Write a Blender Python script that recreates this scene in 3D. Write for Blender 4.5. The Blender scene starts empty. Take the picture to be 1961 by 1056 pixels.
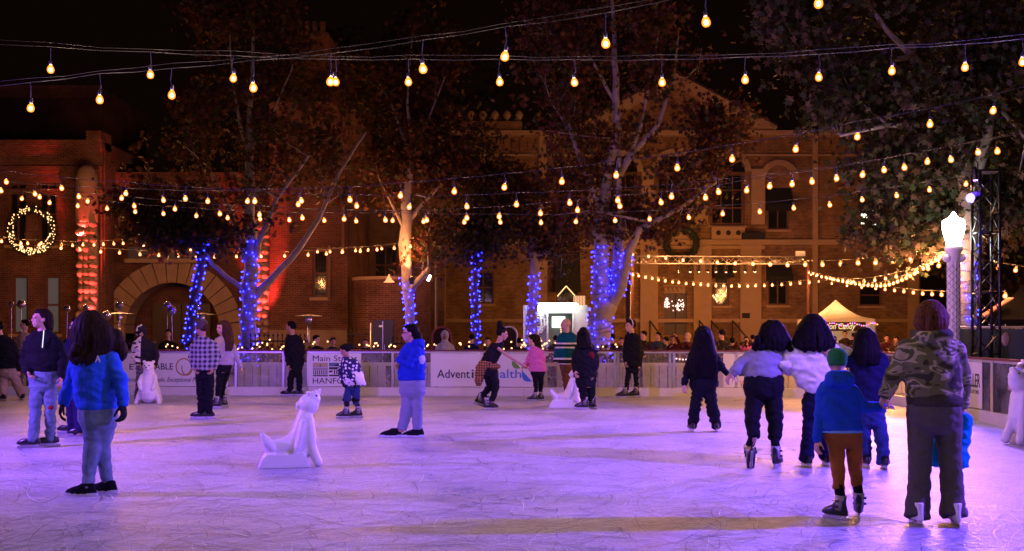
import bpy, math, random
import numpy as np
from mathutils import Vector, Matrix, noise
R = math.radians
PI = math.pi
rnd = random.Random(7)
scene = bpy.context.scene
C = scene.collection
# ---------------------------------------------------------------- camera numbers (photo 1961 x 1056)
F = 2200.0; CX = 980.5; HY = 634.0; CH = 1.47
def P(px, py, D):
    return Vector(((px - CX) * D / F, D, CH + (HY - py) * D / F))
def Dg(py):
    return CH * F / (py - HY)
def G(px, py):
    return P(px, py, Dg(py))

# ---------------------------------------------------------------- materials
MATS = {}
def nodes_of(name):
    m = bpy.data.materials.new(name); m.use_nodes = True
    nt = m.node_tree
    return m, nt, nt.nodes['Principled BSDF']
def mat(name, col, rough=0.7, metal=0.0, var=0.25, scale=9.0, bump=0.0, bscale=60.0, spec=None, sheen=0.0, trans=0.0, obj=True):
    """plain surface whose own colour wanders a little and with a fine bump"""
    if name in MATS: return MATS[name]
    m, nt, b = nodes_of(name)
    N, L = nt.nodes, nt.links
    b.inputs['Roughness'].default_value = rough
    b.inputs['Metallic'].default_value = metal
    if spec is not None: b.inputs['Specular IOR Level'].default_value = spec
    if sheen: b.inputs['Sheen Weight'].default_value = sheen
    if trans: b.inputs['Transmission Weight'].default_value = trans
    tc = N.new('ShaderNodeTexCoord')
    co = tc.outputs['Object']
    if var:
        n = N.new('ShaderNodeTexNoise'); n.inputs['Scale'].default_value = scale; n.inputs['Detail'].default_value = 5
        L.new(co, n.inputs['Vector'])
        mx = N.new('ShaderNodeMix'); mx.data_type = 'RGBA'
        mx.inputs[6].default_value = tuple(c * (1 - var) for c in col[:3]) + (1,)
        mx.inputs[7].default_value = tuple(min(1, c * (1 + var)) for c in col[:3]) + (1,)
        L.new(n.outputs['Fac'], mx.inputs[0]); L.new(mx.outputs[2], b.inputs['Base Color'])
    else:
        b.inputs['Base Color'].default_value = tuple(col[:3]) + (1,)
    if bump:
        n2 = N.new('ShaderNodeTexNoise'); n2.inputs['Scale'].default_value = bscale; n2.inputs['Detail'].default_value = 6
        L.new(co, n2.inputs['Vector'])
        bp = N.new('ShaderNodeBump'); bp.inputs['Strength'].default_value = bump; bp.inputs['Distance'].default_value = 0.02
        L.new(n2.outputs['Fac'], bp.inputs['Height']); L.new(bp.outputs[0], b.inputs['Normal'])
    MATS[name] = m
    return m
def emit(name, col, strength, sample=True):
    if name in MATS: return MATS[name]
    m, nt, b = nodes_of(name)
    b.inputs['Base Color'].default_value = (0.1, 0.1, 0.1, 1)
    b.inputs['Emission Color'].default_value = tuple(col) + (1,)
    b.inputs['Emission Strength'].default_value = strength
    m.cycles.emission_sampling = 'FRONT' if sample else 'NONE'
    MATS[name] = m
    return m
def fabric(name, col, var=0.22, rough=0.85, scale=14):
    return mat('fabric_' + name, col, rough, 0, var, scale, bump=0.35, bscale=45, spec=0.08, sheen=0.0)
def ramp(N, stops, interp='CONSTANT'):
    r = N.new('ShaderNodeValToRGB'); e = r.color_ramp; e.interpolation = interp
    while len(e.elements) < len(stops): e.elements.new(0.5)
    for el, (p, c) in zip(e.elements, stops):
        el.position = p; el.color = tuple(c) + (1,)
    return r
def brick(name, c1, c2, mortar, sx=0.22, sz=0.075, rough=0.9):
    if name in MATS: return MATS[name]
    m, nt, b = nodes_of(name); N, L = nt.nodes, nt.links
    b.inputs['Roughness'].default_value = rough; b.inputs['Specular IOR Level'].default_value = 0.2
    tc = N.new('ShaderNodeTexCoord'); sp = N.new('ShaderNodeSeparateXYZ'); L.new(tc.outputs['Object'], sp.inputs[0])
    ad = N.new('ShaderNodeMath'); ad.operation = 'ADD'; L.new(sp.outputs[0], ad.inputs[0]); L.new(sp.outputs[1], ad.inputs[1])
    cb = N.new('ShaderNodeCombineXYZ'); L.new(ad.outputs[0], cb.inputs[0]); L.new(sp.outputs[2], cb.inputs[1])
    br = N.new('ShaderNodeTexBrick'); L.new(cb.outputs[0], br.inputs['Vector'])
    br.inputs['Scale'].default_value = 1; br.inputs['Brick Width'].default_value = sx; br.inputs['Row Height'].default_value = sz
    br.inputs['Mortar Size'].default_value = 0.011; br.inputs['Mortar Smooth'].default_value = 0.3; br.inputs['Bias'].default_value = -0.1
    br.inputs['Color1'].default_value = tuple(c1) + (1,); br.inputs['Color2'].default_value = tuple(c2) + (1,); br.inputs['Mortar'].default_value = tuple(mortar) + (1,)
    n = N.new('ShaderNodeTexNoise'); n.inputs['Scale'].default_value = 0.9; n.inputs['Detail'].default_value = 8; n.inputs['Roughness'].default_value = 0.65
    L.new(tc.outputs['Object'], n.inputs['Vector'])
    rp = ramp(N, [(0.3, (0.45, 0.42, 0.4)), (0.7, (1.25, 1.2, 1.15))], 'LINEAR'); L.new(n.outputs['Fac'], rp.inputs[0])
    mx = N.new('ShaderNodeMix'); mx.data_type = 'RGBA'; mx.blend_type = 'MULTIPLY'; mx.inputs[0].default_value = 1
    L.new(br.outputs['Color'], mx.inputs[6]); L.new(rp.outputs[0], mx.inputs[7]); L.new(mx.outputs[2], b.inputs['Base Color'])
    bp = N.new('ShaderNodeBump'); bp.inputs['Strength'].default_value = 0.8; bp.inputs['Distance'].default_value = 0.02; bp.invert = True
    L.new(br.outputs['Fac'], bp.inputs['Height']); L.new(bp.outputs[0], b.inputs['Normal'])
    MATS[name] = m
    return m
def patterned(name, kind):
    if name in MATS: return MATS[name]
    m, nt, b = nodes_of(name); N, L = nt.nodes, nt.links
    b.inputs['Roughness'].default_value = 0.9; b.inputs['Specular IOR Level'].default_value = 0.2
    tc = N.new('ShaderNodeTexCoord')
    if kind == 'camo':
        mp = N.new('ShaderNodeMapping'); mp.inputs['Scale'].default_value = (1, 1, 1.9); L.new(tc.outputs['Object'], mp.inputs[0])
        a = N.new('ShaderNodeTexNoise'); a.inputs['Scale'].default_value = 4.8; a.inputs['Detail'].default_value = 2.0; a.inputs['Distortion'].default_value = 0.6
        L.new(mp.outputs[0], a.inputs['Vector'])
        r1 = ramp(N, [(0.0, (0.04, 0.038, 0.018)), (0.40, (0.12, 0.125, 0.05)), (0.49, (0.33, 0.31, 0.17)), (0.56, (0.065, 0.078, 0.03)), (0.64, (0.30, 0.28, 0.14))])
        L.new(a.outputs['Fac'], r1.inputs[0]); L.new(r1.outputs[0], b.inputs['Base Color'])
    elif kind == 'smallcamo':
        a = N.new('ShaderNodeTexNoise'); a.inputs['Scale'].default_value = 14; a.inputs['Detail'].default_value = 2
        L.new(tc.outputs['Object'], a.inputs['Vector'])
        r1 = ramp(N, [(0, (0.04, 0.04, 0.04)), (0.45, (0.22, 0.21, 0.19)), (0.6, (0.12, 0.12, 0.1))]); L.new(a.outputs['Fac'], r1.inputs[0]); L.new(r1.outputs[0], b.inputs['Base Color'])
    elif kind == 'daisy':
        v = N.new('ShaderNodeTexVoronoi'); v.inputs['Scale'].default_value = 17; v.inputs['Randomness'].default_value = 0.45; L.new(tc.outputs['Object'], v.inputs['Vector'])
        r1 = ramp(N, [(0, (0.6, 0.45, 0.08)), (0.12, (0.75, 0.75, 0.72)), (0.36, (0.02, 0.02, 0.07))]); L.new(v.outputs['Distance'], r1.inputs[0]); L.new(r1.outputs[0], b.inputs['Base Color'])
    elif kind in ('plaid', 'orangeplaid'):
        cols = ((0.30, 0.29, 0.28), (0.03, 0.03, 0.05)) if kind == 'plaid' else ((0.30, 0.13, 0.04), (0.04, 0.03, 0.02))
        sc = 16 if kind == 'plaid' else 26
        w1 = N.new('ShaderNodeTexWave'); w1.bands_direction = 'X'; w1.inputs['Scale'].default_value = sc / 6.28 * 1.6; w1.inputs['Distortion'].default_value = 1.5
        w2 = N.new('ShaderNodeTexWave'); w2.bands_direction = 'Z'; w2.inputs['Scale'].default_value = sc / 6.28 * 1.6; w2.inputs['Distortion'].default_value = 1.5
        for w in (w1, w2): L.new(tc.outputs['Object'], w.inputs['Vector'])
        mu = N.new('ShaderNodeMath'); mu.operation = 'ADD'; L.new(w1.outputs['Fac'], mu.inputs[0]); L.new(w2.outputs['Fac'], mu.inputs[1])
        r1 = ramp(N, [(0.25, cols[0]), (0.6, tuple(0.5 * (a_ + b_) for a_, b_ in zip(*cols))), (0.8, cols[1])], 'LINEAR')
        d = N.new('ShaderNodeMath'); d.operation = 'MULTIPLY'; d.inputs[1].default_value = 0.55; L.new(mu.outputs[0], d.inputs[0])
        L.new(d.outputs[0], r1.inputs[0]); L.new(r1.outputs[0], b.inputs['Base Color'])
    elif kind == 'denim' or kind == 'bluedenim':
        n = N.new('ShaderNodeTexNoise'); n.inputs['Scale'].default_value = 5; n.inputs['Detail'].default_value = 8; n.inputs['Roughness'].default_value = 0.7
        L.new(tc.outputs['Object'], n.inputs['Vector'])
        c = ((0.05, 0.085, 0.13), (0.19, 0.27, 0.36)) if kind == 'denim' else ((0.008, 0.016, 0.06), (0.025, 0.05, 0.15))
        r1 = ramp(N, [(0.3, c[0]), (0.72, c[1])], 'LINEAR'); L.new(n.outputs['Fac'], r1.inputs[0]); L.new(r1.outputs[0], b.inputs['Base Color'])
    elif kind == 'bwhoodie':
        mp = N.new('ShaderNodeMapping'); mp.inputs['Scale'].default_value = (0.7, 1, 2.6); L.new(tc.outputs['Object'], mp.inputs[0])
        n = N.new('ShaderNodeTexNoise'); n.inputs['Scale'].default_value = 7; n.inputs['Detail'].default_value = 1; L.new(mp.outputs[0], n.inputs['Vector'])
        sp = N.new('ShaderNodeSeparateXYZ'); L.new(tc.outputs['Object'], sp.inputs[0])
        gt = N.new('ShaderNodeMath'); gt.operation = 'LESS_THAN'; gt.inputs[1].default_value = -0.02; L.new(sp.outputs[0], gt.inputs[0])
        r1 = ramp(N, [(0, (0.01, 0.01, 0.012)), (0.47, (0.6, 0.57, 0.5))]); L.new(n.outputs['Fac'], r1.inputs[0])
        mx = N.new('ShaderNodeMix'); mx.data_type = 'RGBA'; mx.inputs[6].default_value = (0.01, 0.01, 0.014, 1)
        L.new(gt.outputs[0], mx.inputs[0]); L.new(r1.outputs[0], mx.inputs[7]); L.new(mx.outputs[2], b.inputs['Base Color'])
    elif kind == 'jersey':
        sp = N.new('ShaderNodeSeparateXYZ'); L.new(tc.outputs['Object'], sp.inputs[0])
        mr = N.new('ShaderNodeMapRange'); mr.inputs[1].default_value = 0.7; mr.inputs[2].default_value = 1.6; L.new(sp.outputs[2], mr.inputs[0])
        T = (0.0, 0.07, 0.085); Wt = (0.6, 0.6, 0.6); K = (0.01, 0.01, 0.015)
        r1 = ramp(N, [(0, Wt), (0.07, K), (0.16, Wt), (0.2, T), (0.42, T), (0.43, Wt), (0.47, K), (0.53, Wt), (0.57, T), (0.86, K)]); L.new(mr.outputs[0], r1.inputs[0]); L.new(r1.outputs[0], b.inputs['Base Color'])
    MATS[name] = m
    return m

# ---------------------------------------------------------------- mesh builder
def frame_of(d):
    d = d.normalized()
    a = Vector((0, 0, 1)) if abs(d.z) < 0.95 else Vector((0, 1, 0))
    x = d.cross(a).normalized(); y = x.cross(d).normalized()
    return x, y
class MB:
    def __init__(s): s.v = []; s.f = []; s.m = []; s.cur = 0
    def add(s, vs, fs):
        o = len(s.v); s.v.extend(tuple(v) for v in vs); s.f.extend(tuple(i + o for i in f) for f in fs); s.m.extend([s.cur] * len(fs)); return s
    def box(s, x0, x1, y0, y1, z0, z1):
        return s.add([(x0,y0,z0),(x1,y0,z0),(x1,y1,z0),(x0,y1,z0),(x0,y0,z1),(x1,y0,z1),(x1,y1,z1),(x0,y1,z1)],
                     [(0,3,2,1),(4,5,6,7),(0,1,5,4),(1,2,6,5),(2,3,7,6),(3,0,4,7)])
    def obox(s, c, size, rz=0.0, M=None):
        M = M or Matrix.Rotation(rz, 3, 'Z'); c = Vector(c); h = [q / 2 for q in size]
        vs = [c + M @ Vector((sx*h[0], sy*h[1], sz*h[2])) for sx, sy, sz in ((-1,-1,-1),(1,-1,-1),(1,1,-1),(-1,1,-1),(-1,-1,1),(1,-1,1),(1,1,1),(-1,1,1))]
        return s.add(vs, [(0,3,2,1),(4,5,6,7),(0,1,5,4),(1,2,6,5),(2,3,7,6),(3,0,4,7)])
    def bar(s, a, b, w, h=None):
        a, b = Vector(a), Vector(b); h = h or w; x, y = frame_of(b - a)
        vs = [p + x*(sx*w/2) + y*(sy*h/2) for p in (a, b) for sx, sy in ((-1,-1),(1,-1),(1,1),(-1,1))]
        return s.add(vs, [(0,1,2,3),(7,6,5,4),(0,4,5,1),(1,5,6,2),(2,6,7,3),(3,7,4,0)])
    def tube(s, pts, rad, n=8, dome=False, end=True):
        pts = [Vector(p) for p in pts]
        if not hasattr(rad, '__len__'): rad = [rad] * len(pts)
        rad = list(rad)
        if dome:
            d0 = (pts[0]-pts[1]).normalized(); d1 = (pts[-1]-pts[-2]).normalized(); r0, r1 = rad[0], rad[-1]
            pts = [pts[0]+d0*r0*.95, pts[0]+d0*r0*.6] + pts + ([pts[-1]+d1*r1*.6, pts[-1]+d1*r1*.95] if end else [])
            rad = [r0*.3, r0*.8] + rad + ([r1*.8, r1*.3] if end else [])
        vs = []; fs = []; m = len(pts); px = None
        for i, p in enumerate(pts):
            d = (pts[min(i+1, m-1)] - pts[max(i-1, 0)])
            if d.length < 1e-9: d = Vector((0,0,1))
            x, y = frame_of(d)
            if px is not None:
                dd = d.normalized(); x = px - dd * px.dot(dd)
                if x.length < 1e-6: x, _ = frame_of(d)
                x.normalize(); y = dd.cross(x).normalized() * -1
                y = x.cross(dd).normalized()
            px = x
            for k in range(n):
                a = 2*PI*k/n; vs.append(p + x*(math.cos(a)*rad[i]) + y*(math.sin(a)*rad[i]))
        for i in range(m-1):
            for k in range(n):
                fs.append((i*n+k, i*n+(k+1)%n, (i+1)*n+(k+1)%n, (i+1)*n+k))
        fs.append(tuple(range(n))[::-1]); fs.append(tuple((m-1)*n+k for k in range(n)))
        return s.add(vs, fs)
    def rings(s, rr, n=16):
        """horizontal ellipse stack: (centre, half x, half y)"""
        vs = []; fs = []; m = len(rr)
        for c, a_, b_ in rr:
            for k in range(n):
                a = 2*PI*k/n; vs.append((c[0]+math.cos(a)*a_, c[1]+math.sin(a)*b_, c[2]))
        for i in range(m-1):
            for k in range(n): fs.append((i*n+k, i*n+(k+1)%n, (i+1)*n+(k+1)%n, (i+1)*n+k))
        fs.append(tuple(range(n))[::-1]); fs.append(tuple((m-1)*n+k for k in range(n)))
        return s.add(vs, fs)
    def ell(s, c, r, M=None, n=14, m=9):
        c = Vector(c); vs = []; fs = []
        for i in range(m+1):
            t = PI*i/m
            for k in range(n):
                a = 2*PI*k/n; q = Vector((math.sin(t)*math.cos(a)*r[0], math.sin(t)*math.sin(a)*r[1], math.cos(t)*r[2]))
                vs.append(c + (M @ q if M else q))
        for i in range(m):
            for k in range(n): fs.append((i*n+k, (i+1)*n+k, (i+1)*n+(k+1)%n, i*n+(k+1)%n))
        return s.add(vs, fs)
    def lathe(s, prof, c=(0,0,0), n=16):
        return s.rings([((c[0], c[1], c[2]+z), r, r) for r, z in prof], n)
    def prism(s, poly, a, b, axis='y'):
        """polygon of (u, z) swept from a to b along an axis"""
        n = len(poly)
        if axis == 'y': vs = [(u, a, z) for u, z in poly] + [(u, b, z) for u, z in poly]
        elif axis == 'x': vs = [(a, u, z) for u, z in poly] + [(b, u, z) for u, z in poly]
        else: vs = [(u, z, a) for u, z in poly] + [(u, z, b) for u, z in poly]
        return s.add(vs, [tuple(range(n)), tuple(range(n, 2*n))[::-1]] + [(i, (i+1)%n + 0, (i+1)%n + n, i+n)[::-1] for i in range(n)])
    def mesh(s, name, mats=(), org=(0,0,0), smooth=False):
        me = bpy.data.meshes.new(name)
        ox, oy, oz = org
        me.from_pydata([(x-ox, y-oy, z-oz) for x, y, z in s.v], [], s.f)
        for m in mats: me.materials.append(m)
        if len(mats) > 1: me.polygons.foreach_set('material_index', s.m)
        if smooth: me.polygons.foreach_set('use_smooth', [True]*len(me.polygons))
        me.update()
        return me
def tag(o, label=None, cat=None, group=None, kind=None):
    if label: o['label'] = label
    if cat: o['category'] = cat
    if group: o['group'] = group
    if kind: o['kind'] = kind
    return o
def org_of(parent):
    return tuple(parent.get('_org', (0,0,0))) if parent is not None else (0,0,0)
ORG = {}
def link(name, me, parent=None, org=None):
    o = bpy.data.objects.new(name, me); C.objects.link(o)
    if parent is not None:
        o.parent = parent; ORG[o] = ORG[parent]
    else:
        o.location = org or (0,0,0); ORG[o] = tuple(org or (0,0,0))
    return o
def build(mb, name, mats, parent=None, org=None, smooth=False):
    if not isinstance(mats, (list, tuple)): mats = [mats]
    g = ORG[parent] if parent is not None else (org or (0,0,0))
    return link(name, mb.mesh(name, mats, g, smooth), parent, g)
def empty(name, org, label, cat, group=None):
    o = bpy.data.objects.new(name, None); C.objects.link(o); o.location = org; ORG[o] = tuple(org); o.empty_display_size = 0.2
    return tag(o, label, cat, group)
def shade(o): 
    o.data.polygons.foreach_set('use_smooth', [True]*len(o.data.polygons)); return o
def remeshed(mb, name, mats, voxel, smooth=2, org=(0,0,0), fold=0.0, ff=9.0, strand=0.0):
    me = mb.mesh('tmp', (), org); ob = bpy.data.objects.new('tmp', me); C.objects.link(ob)
    m = ob.modifiers.new('r', 'REMESH'); m.mode = 'VOXEL'; m.voxel_size = voxel; m.adaptivity = 0
    if smooth:
        q = ob.modifiers.new('s', 'SMOOTH'); q.factor = 0.5; q.iterations = smooth
    dg = bpy.context.evaluated_depsgraph_get()
    new = bpy.data.meshes.new_from_object(ob.evaluated_get(dg)); new.name = name
    bpy.data.objects.remove(ob); bpy.data.meshes.remove(me)
    if fold or strand:
        n = len(new.vertices); co = np.empty(n*3); new.vertices.foreach_get('co', co); co = co.reshape(-1, 3)
        no = np.empty(n*3); new.vertices.foreach_get('normal', no); no = no.reshape(-1, 3)
        seed = rnd.uniform(0, 50); nz = noise.noise
        d = np.empty(n)
        for i in range(n):
            x, y, z = co[i]
            if strand:
                w = nz((x*55+seed, y*55, z*3.5))*0.6 + nz((x*130, y*130+seed, z*7))*0.4
                d[i] = strand*w + fold*nz((x*ff, y*ff+seed, z*ff*0.6))
            else:
                a = 1 - abs(nz((x*ff*0.6+seed, y*ff*0.6, z*ff*1.5 + x*ff*0.5)))*2.4
                d[i] = fold*(a*0.75 + 0.5*nz((x*ff*2.2, y*ff*2.2+seed, z*ff*2.6)))
        co += no*d[:, None]
        new.vertices.foreach_set('co', co.ravel())
    new.materials.clear()
    for mm in (mats if isinstance(mats, (list, tuple)) else [mats]): new.materials.append(mm)
    new.polygons.foreach_set('use_smooth', [True]*len(new.polygons)); new.update()
    return new
def text_mesh(body, size, shear=0.0, bold=0.0):
    cu = bpy.data.curves.new('t', 'FONT'); cu.body = body; cu.size = size; cu.shear = shear; cu.extrude = 0.002; cu.offset = bold; cu.resolution_u = 3
    ob = bpy.data.objects.new('t', cu); C.objects.link(ob)
    dg = bpy.context.evaluated_depsgraph_get(); me = bpy.data.meshes.new_from_object(ob.evaluated_get(dg))
    bpy.data.objects.remove(ob); vs = [v.co.copy() for v in me.vertices]; fs = [tuple(p.vertices) for p in me.polygons]
    bpy.data.meshes.remove(me); return vs, fs
def put_text(mb, body, org, width=None, height=0.1, ux=Vector((1,0,0)), shear=0.0, bold=0.0):
    """lettering lying on a vertical plane: org = lower left corner, ux = reading direction"""
    vs, fs = text_mesh(body, 1.0, shear, bold)
    x0 = min(v.x for v in vs); x1 = max(v.x for v in vs); y1 = max(v.y for v in vs)
    sy = height / y1; sx = (width / (x1-x0)) if width else sy
    nrm = ux.cross(Vector((0,0,1)))
    mb.add([Vector(org) + ux*((v.x-x0)*sx) + Vector((0,0,1))*(v.y*sy) + nrm*(v.z) for v in vs], fs)
# ================================================================ PEOPLE
SKIN = {k: mat('skin_' + k, c, 0.55, 0, 0.08, 8, bump=0.08, spec=0.4) for k, c in
        dict(light=(0.48, 0.27, 0.19), mid=(0.36, 0.19, 0.12), brown=(0.16, 0.075, 0.045)).items()}
def hair_mat(name, col):
    m, nt, b = nodes_of('hair_' + name); N, L = nt.nodes, nt.links
    b.inputs['Roughness'].default_value = .6; b.inputs['Specular IOR Level'].default_value = .05
    tc = N.new('ShaderNodeTexCoord'); mp = N.new('ShaderNodeMapping'); mp.inputs['Scale'].default_value = (70, 70, 5); L.new(tc.outputs['Object'], mp.inputs[0])
    n = N.new('ShaderNodeTexNoise'); n.inputs['Scale'].default_value = 1; n.inputs['Detail'].default_value = 4; n.inputs['Distortion'].default_value = .4; L.new(mp.outputs[0], n.inputs['Vector'])
    r = ramp(N, [(.3, tuple(c*.35 for c in col)), (.7, tuple(c*1.8 for c in col))], 'LINEAR'); L.new(n.outputs['Fac'], r.inputs[0]); L.new(r.outputs[0], b.inputs['Base Color'])
    bp = N.new('ShaderNodeBump'); bp.inputs['Strength'].default_value = .7; bp.inputs['Distance'].default_value = .01; L.new(n.outputs['Fac'], bp.inputs['Height']); L.new(bp.outputs[0], b.inputs['Normal']); return m
HAIR = {k: hair_mat(k, c) for k, c in
        dict(black=(0.005, 0.004, 0.004), dark=(0.013, 0.007, 0.005), brown=(0.045, 0.021, 0.010), auburn=(0.07, 0.026, 0.011)).items()}
fb = fabric
BLACK = fb('black', (0.008, 0.008, 0.011), 0.4); NAVY = fb('navy', (0.008, 0.009, 0.035), 0.3)
BLUE = fb('bright_blue', (0.018, 0.09, 0.52), 0.15); ROYAL = fb('royal_blue', (0.012, 0.035, 0.36), 0.15); BOYBLUE = fb('steel_blue', (0.012, 0.065, 0.42), 0.2)
WHITE = fb('white', (0.72, 0.7, 0.7), 0.08); GREY = fb('heather_grey', (0.24, 0.25, 0.28), 0.12); PANTGREY = fb('sweatpant_grey', (0.20, 0.22, 0.30), 0.1)
CORD = fb('rust_corduroy', (0.27, 0.095, 0.018), 0.4, scale=5); CHAR = fb('charcoal', (0.085, 0.078, 0.062), 0.25); BEIGE = fb('beige', (0.3, 0.22, 0.17), 0.15)
PINK = fb('pink', (0.5, 0.12, 0.3), 0.12); CREAM = fb('cream', (0.38, 0.31, 0.2), 0.15); CARDI = fb('pale_cardigan', (0.33, 0.30, 0.32), 0.12)
GREEN = fb('green_knit', (0.02, 0.16, 0.055), 0.3, scale=60); BEANIE = fb('brown_knit', (0.07, 0.05, 0.045), 0.2); PURP = fb('dark_purple', (0.018, 0.012, 0.06), 0.3)
BROWNP = fb('brown_cloth', (0.13, 0.05, 0.04), 0.2); CYAN = fb('cyan_bag', (0.0, 0.22, 0.42), 0.15); CUFF = fb('turned_cuff', (0.17, 0.15, 0.14), 0.1)
MAROON = fb('maroon', (0.05, 0.008, 0.012), 0.2); OLIVE = fb('dark_olive', (0.02, 0.022, 0.014), 0.2); REDC = fb('dull_red', (0.2, 0.02, 0.02), 0.3)
SILVER = mat('silver_puffer', (0.42, 0.40, 0.5), 0.3, 0.5, 0.2, 20, bump=0.6, bscale=22)
CAMO = patterned('camouflage_cloth', 'camo'); SCAMO = patterned('small_camo', 'smallcamo'); DAISY = patterned('daisy_cloth', 'daisy')
PLAID = patterned('plaid_cloth', 'plaid'); OPLAID = patterned('orange_plaid', 'orangeplaid'); DENIM = patterned('denim', 'denim'); BDENIM = patterned('dark_denim', 'bluedenim')
BWH = patterned('split_hoodie', 'bwhoodie'); JERSEY = patterned('striped_jersey', 'jersey')
BOOTG = mat('boot_grey_plastic', (0.28, 0.27, 0.28), 0.35, 0.2, 0.2, 12); BOOTK = mat('boot_black_plastic', (0.01, 0.01, 0.012), 0.3, 0, 0.3, 12)
STEEL = mat('blade_steel', (0.6, 0.6, 0.62), 0.25, 1.0, 0.1); WBOOT = mat('white_boot', (0.7, 0.68, 0.7), 0.4, 0, 0.08); SOLEW = mat('white_sole', (0.55, 0.55, 0.6), 0.5, 0, 0.1)
EYE = mat('eye_dark', (0.02, 0.012, 0.01), 0.15, 0, 0); LENS = mat('spectacle_frame', (0.02, 0.02, 0.025), 0.3, 0, 0)

def yawM(deg, pitch=0.0, roll=0.0):
    """+Y is where the person looks; yaw 0 = away from the camera, 90 = towards the left of the photo, 180 = at the camera"""
    return Matrix.Rotation(R(deg), 3, 'Z') @ Matrix.Rotation(R(pitch), 3, 'X') @ Matrix.Rotation(R(roll), 3, 'Y')
def head_into(mb, c, h, M):
    """skull, jaw, nose, brows, lips, ears; h = head height"""
    k = h / 0.235
    def e(p, r, MM=None): mb.ell(Vector(c) + M @ (Vector(p)*k), [q*k for q in r], M if MM is None else M @ MM, 14, 10)
    e((0, -0.012, 0.030), (0.074, 0.092, 0.086)); e((0, 0.022, -0.035), (0.060, 0.068, 0.070)); e((0, 0.050, -0.082), (0.030, 0.030, 0.026))
    e((0, 0.078, 0.030), (0.050, 0.012, 0.012)); e((0, 0.090, -0.008), (0.011, 0.018, 0.030), Matrix.Rotation(R(20), 3, 'X')); e((0, 0.101, -0.024), (0.016, 0.014, 0.011))
    e((0, 0.082, -0.053), (0.024, 0.013, 0.007)); e((0, 0.079, -0.064), (0.021, 0.013, 0.007))
    for s in (-1, 1):
        e((s*0.036, 0.066, -0.018), (0.022, 0.018, 0.018)); e((s*0.077, -0.005, -0.008), (0.008, 0.020, 0.032))
def face_parts(par, c, h, M, glasses=False):
    k = h / 0.235
    for s in (-1, 1):
        mb = MB(); mb.ell(Vector(c) + M @ (Vector((s*0.031, 0.080, 0.010))*k), [0.0135*k, 0.009*k, 0.008*k], M, 8, 6); build(mb, 'eye', EYE, par, smooth=True)
    if glasses:
        mb = MB()
        for s in (-1, 1):
            pts = [Vector(c) + M @ (Vector((s*0.033 + 0.026*math.cos(a), 0.100, 0.008 + 0.021*math.sin(a)))*k) for a in [2*PI*i/12 for i in range(13)]]
            mb.tube(pts, 0.003, 5); mb.tube([Vector(c) + M @ (Vector((s*0.058, 0.098, 0.012))*k), Vector(c) + M @ (Vector((s*0.078, 0.0, 0.008))*k)], 0.003, 5)
        mb.tube([Vector(c) + M @ (Vector((-0.008, 0.104, 0.012))*k), Vector(c) + M @ (Vector((0.008, 0.104, 0.012))*k)], 0.003, 5)
        build(mb, 'glasses', LENS, par)
def hand_into(mb, wrist, d, palm, k=1.0, curl=0.55, side=1):
    """palm + four unequal bent fingers + thumb from the side of the palm; d = forearm direction, palm = palm normal"""
    d = Vector(d).normalized(); palm = Vector(palm); palm = (palm - d*palm.dot(d))
    if palm.length < 1e-4: palm = frame_of(d)[0]
    palm.normalize(); s = d.cross(palm).normalized()*side
    M = Matrix((s, palm, d)).transposed()
    w = Vector(wrist); mb.tube([w - d*0.03*k, w + d*0.02*k], [0.026*k, 0.027*k], 8, True)
    mb.ell(w + d*0.05*k, (0.042*k, 0.017*k, 0.052*k), M, 12, 8)
    for i, (off, ln) in enumerate(((-0.031, 0.058), (-0.010, 0.072), (0.011, 0.078), (0.031, 0.070))):
        p = w + d*0.088*k + s*off*k; a = curl*(0.35+0.1*i); pts = [p - d*0.02*k, p]
        for j, fr in enumerate((0.45, 0.3, 0.25)):
            a += curl*0.55; p = p + (d*math.cos(a) + palm*math.sin(a) + s*(off*1.5))*(ln*fr*k); pts.append(p)
        mb.tube(pts, [0.0105*k, 0.010*k, 0.0095*k, 0.009*k, 0.008*k], 7, True)
    p = w + d*0.025*k + s*0.030*k; pts = [w + d*0.02*k + s*0.015*k, p]
    for j, (aa, ln) in enumerate(((0.75, 0.036), (0.45, 0.032), (0.25, 0.024))):
        p = p + (d*math.cos(aa) + s*math.sin(aa) + palm*(0.3+curl*0.3)).normalized()*ln*k; pts.append(p)
    mb.tube(pts, [0.013*k, 0.013*k, 0.0115*k, 0.0105*k, 0.009*k], 7, True)
def levels(mb, T, lv, n=20):
    vs = []; fs = []; m = len(lv)
    for z, cy_, hl, hw in lv:
        for i in range(n):
            a = 2*PI*i/n; c_ = math.cos(a); vs.append(T((math.sin(a)*hw*(1 + .12*c_ - .10*c_*c_), cy_ + hl*(abs(c_)**.85)*(1 if c_ > 0 else -1), z)))
    for i in range(m-1):
        for k in range(n): fs.append((i*n+k, i*n+(k+1)%n, (i+1)*n+(k+1)%n, (i+1)*n+k))
    fs.append(tuple(range(n))[::-1]); fs.append(tuple((m-1)*n+k for k in range(n))); mb.add(vs, fs)
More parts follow.
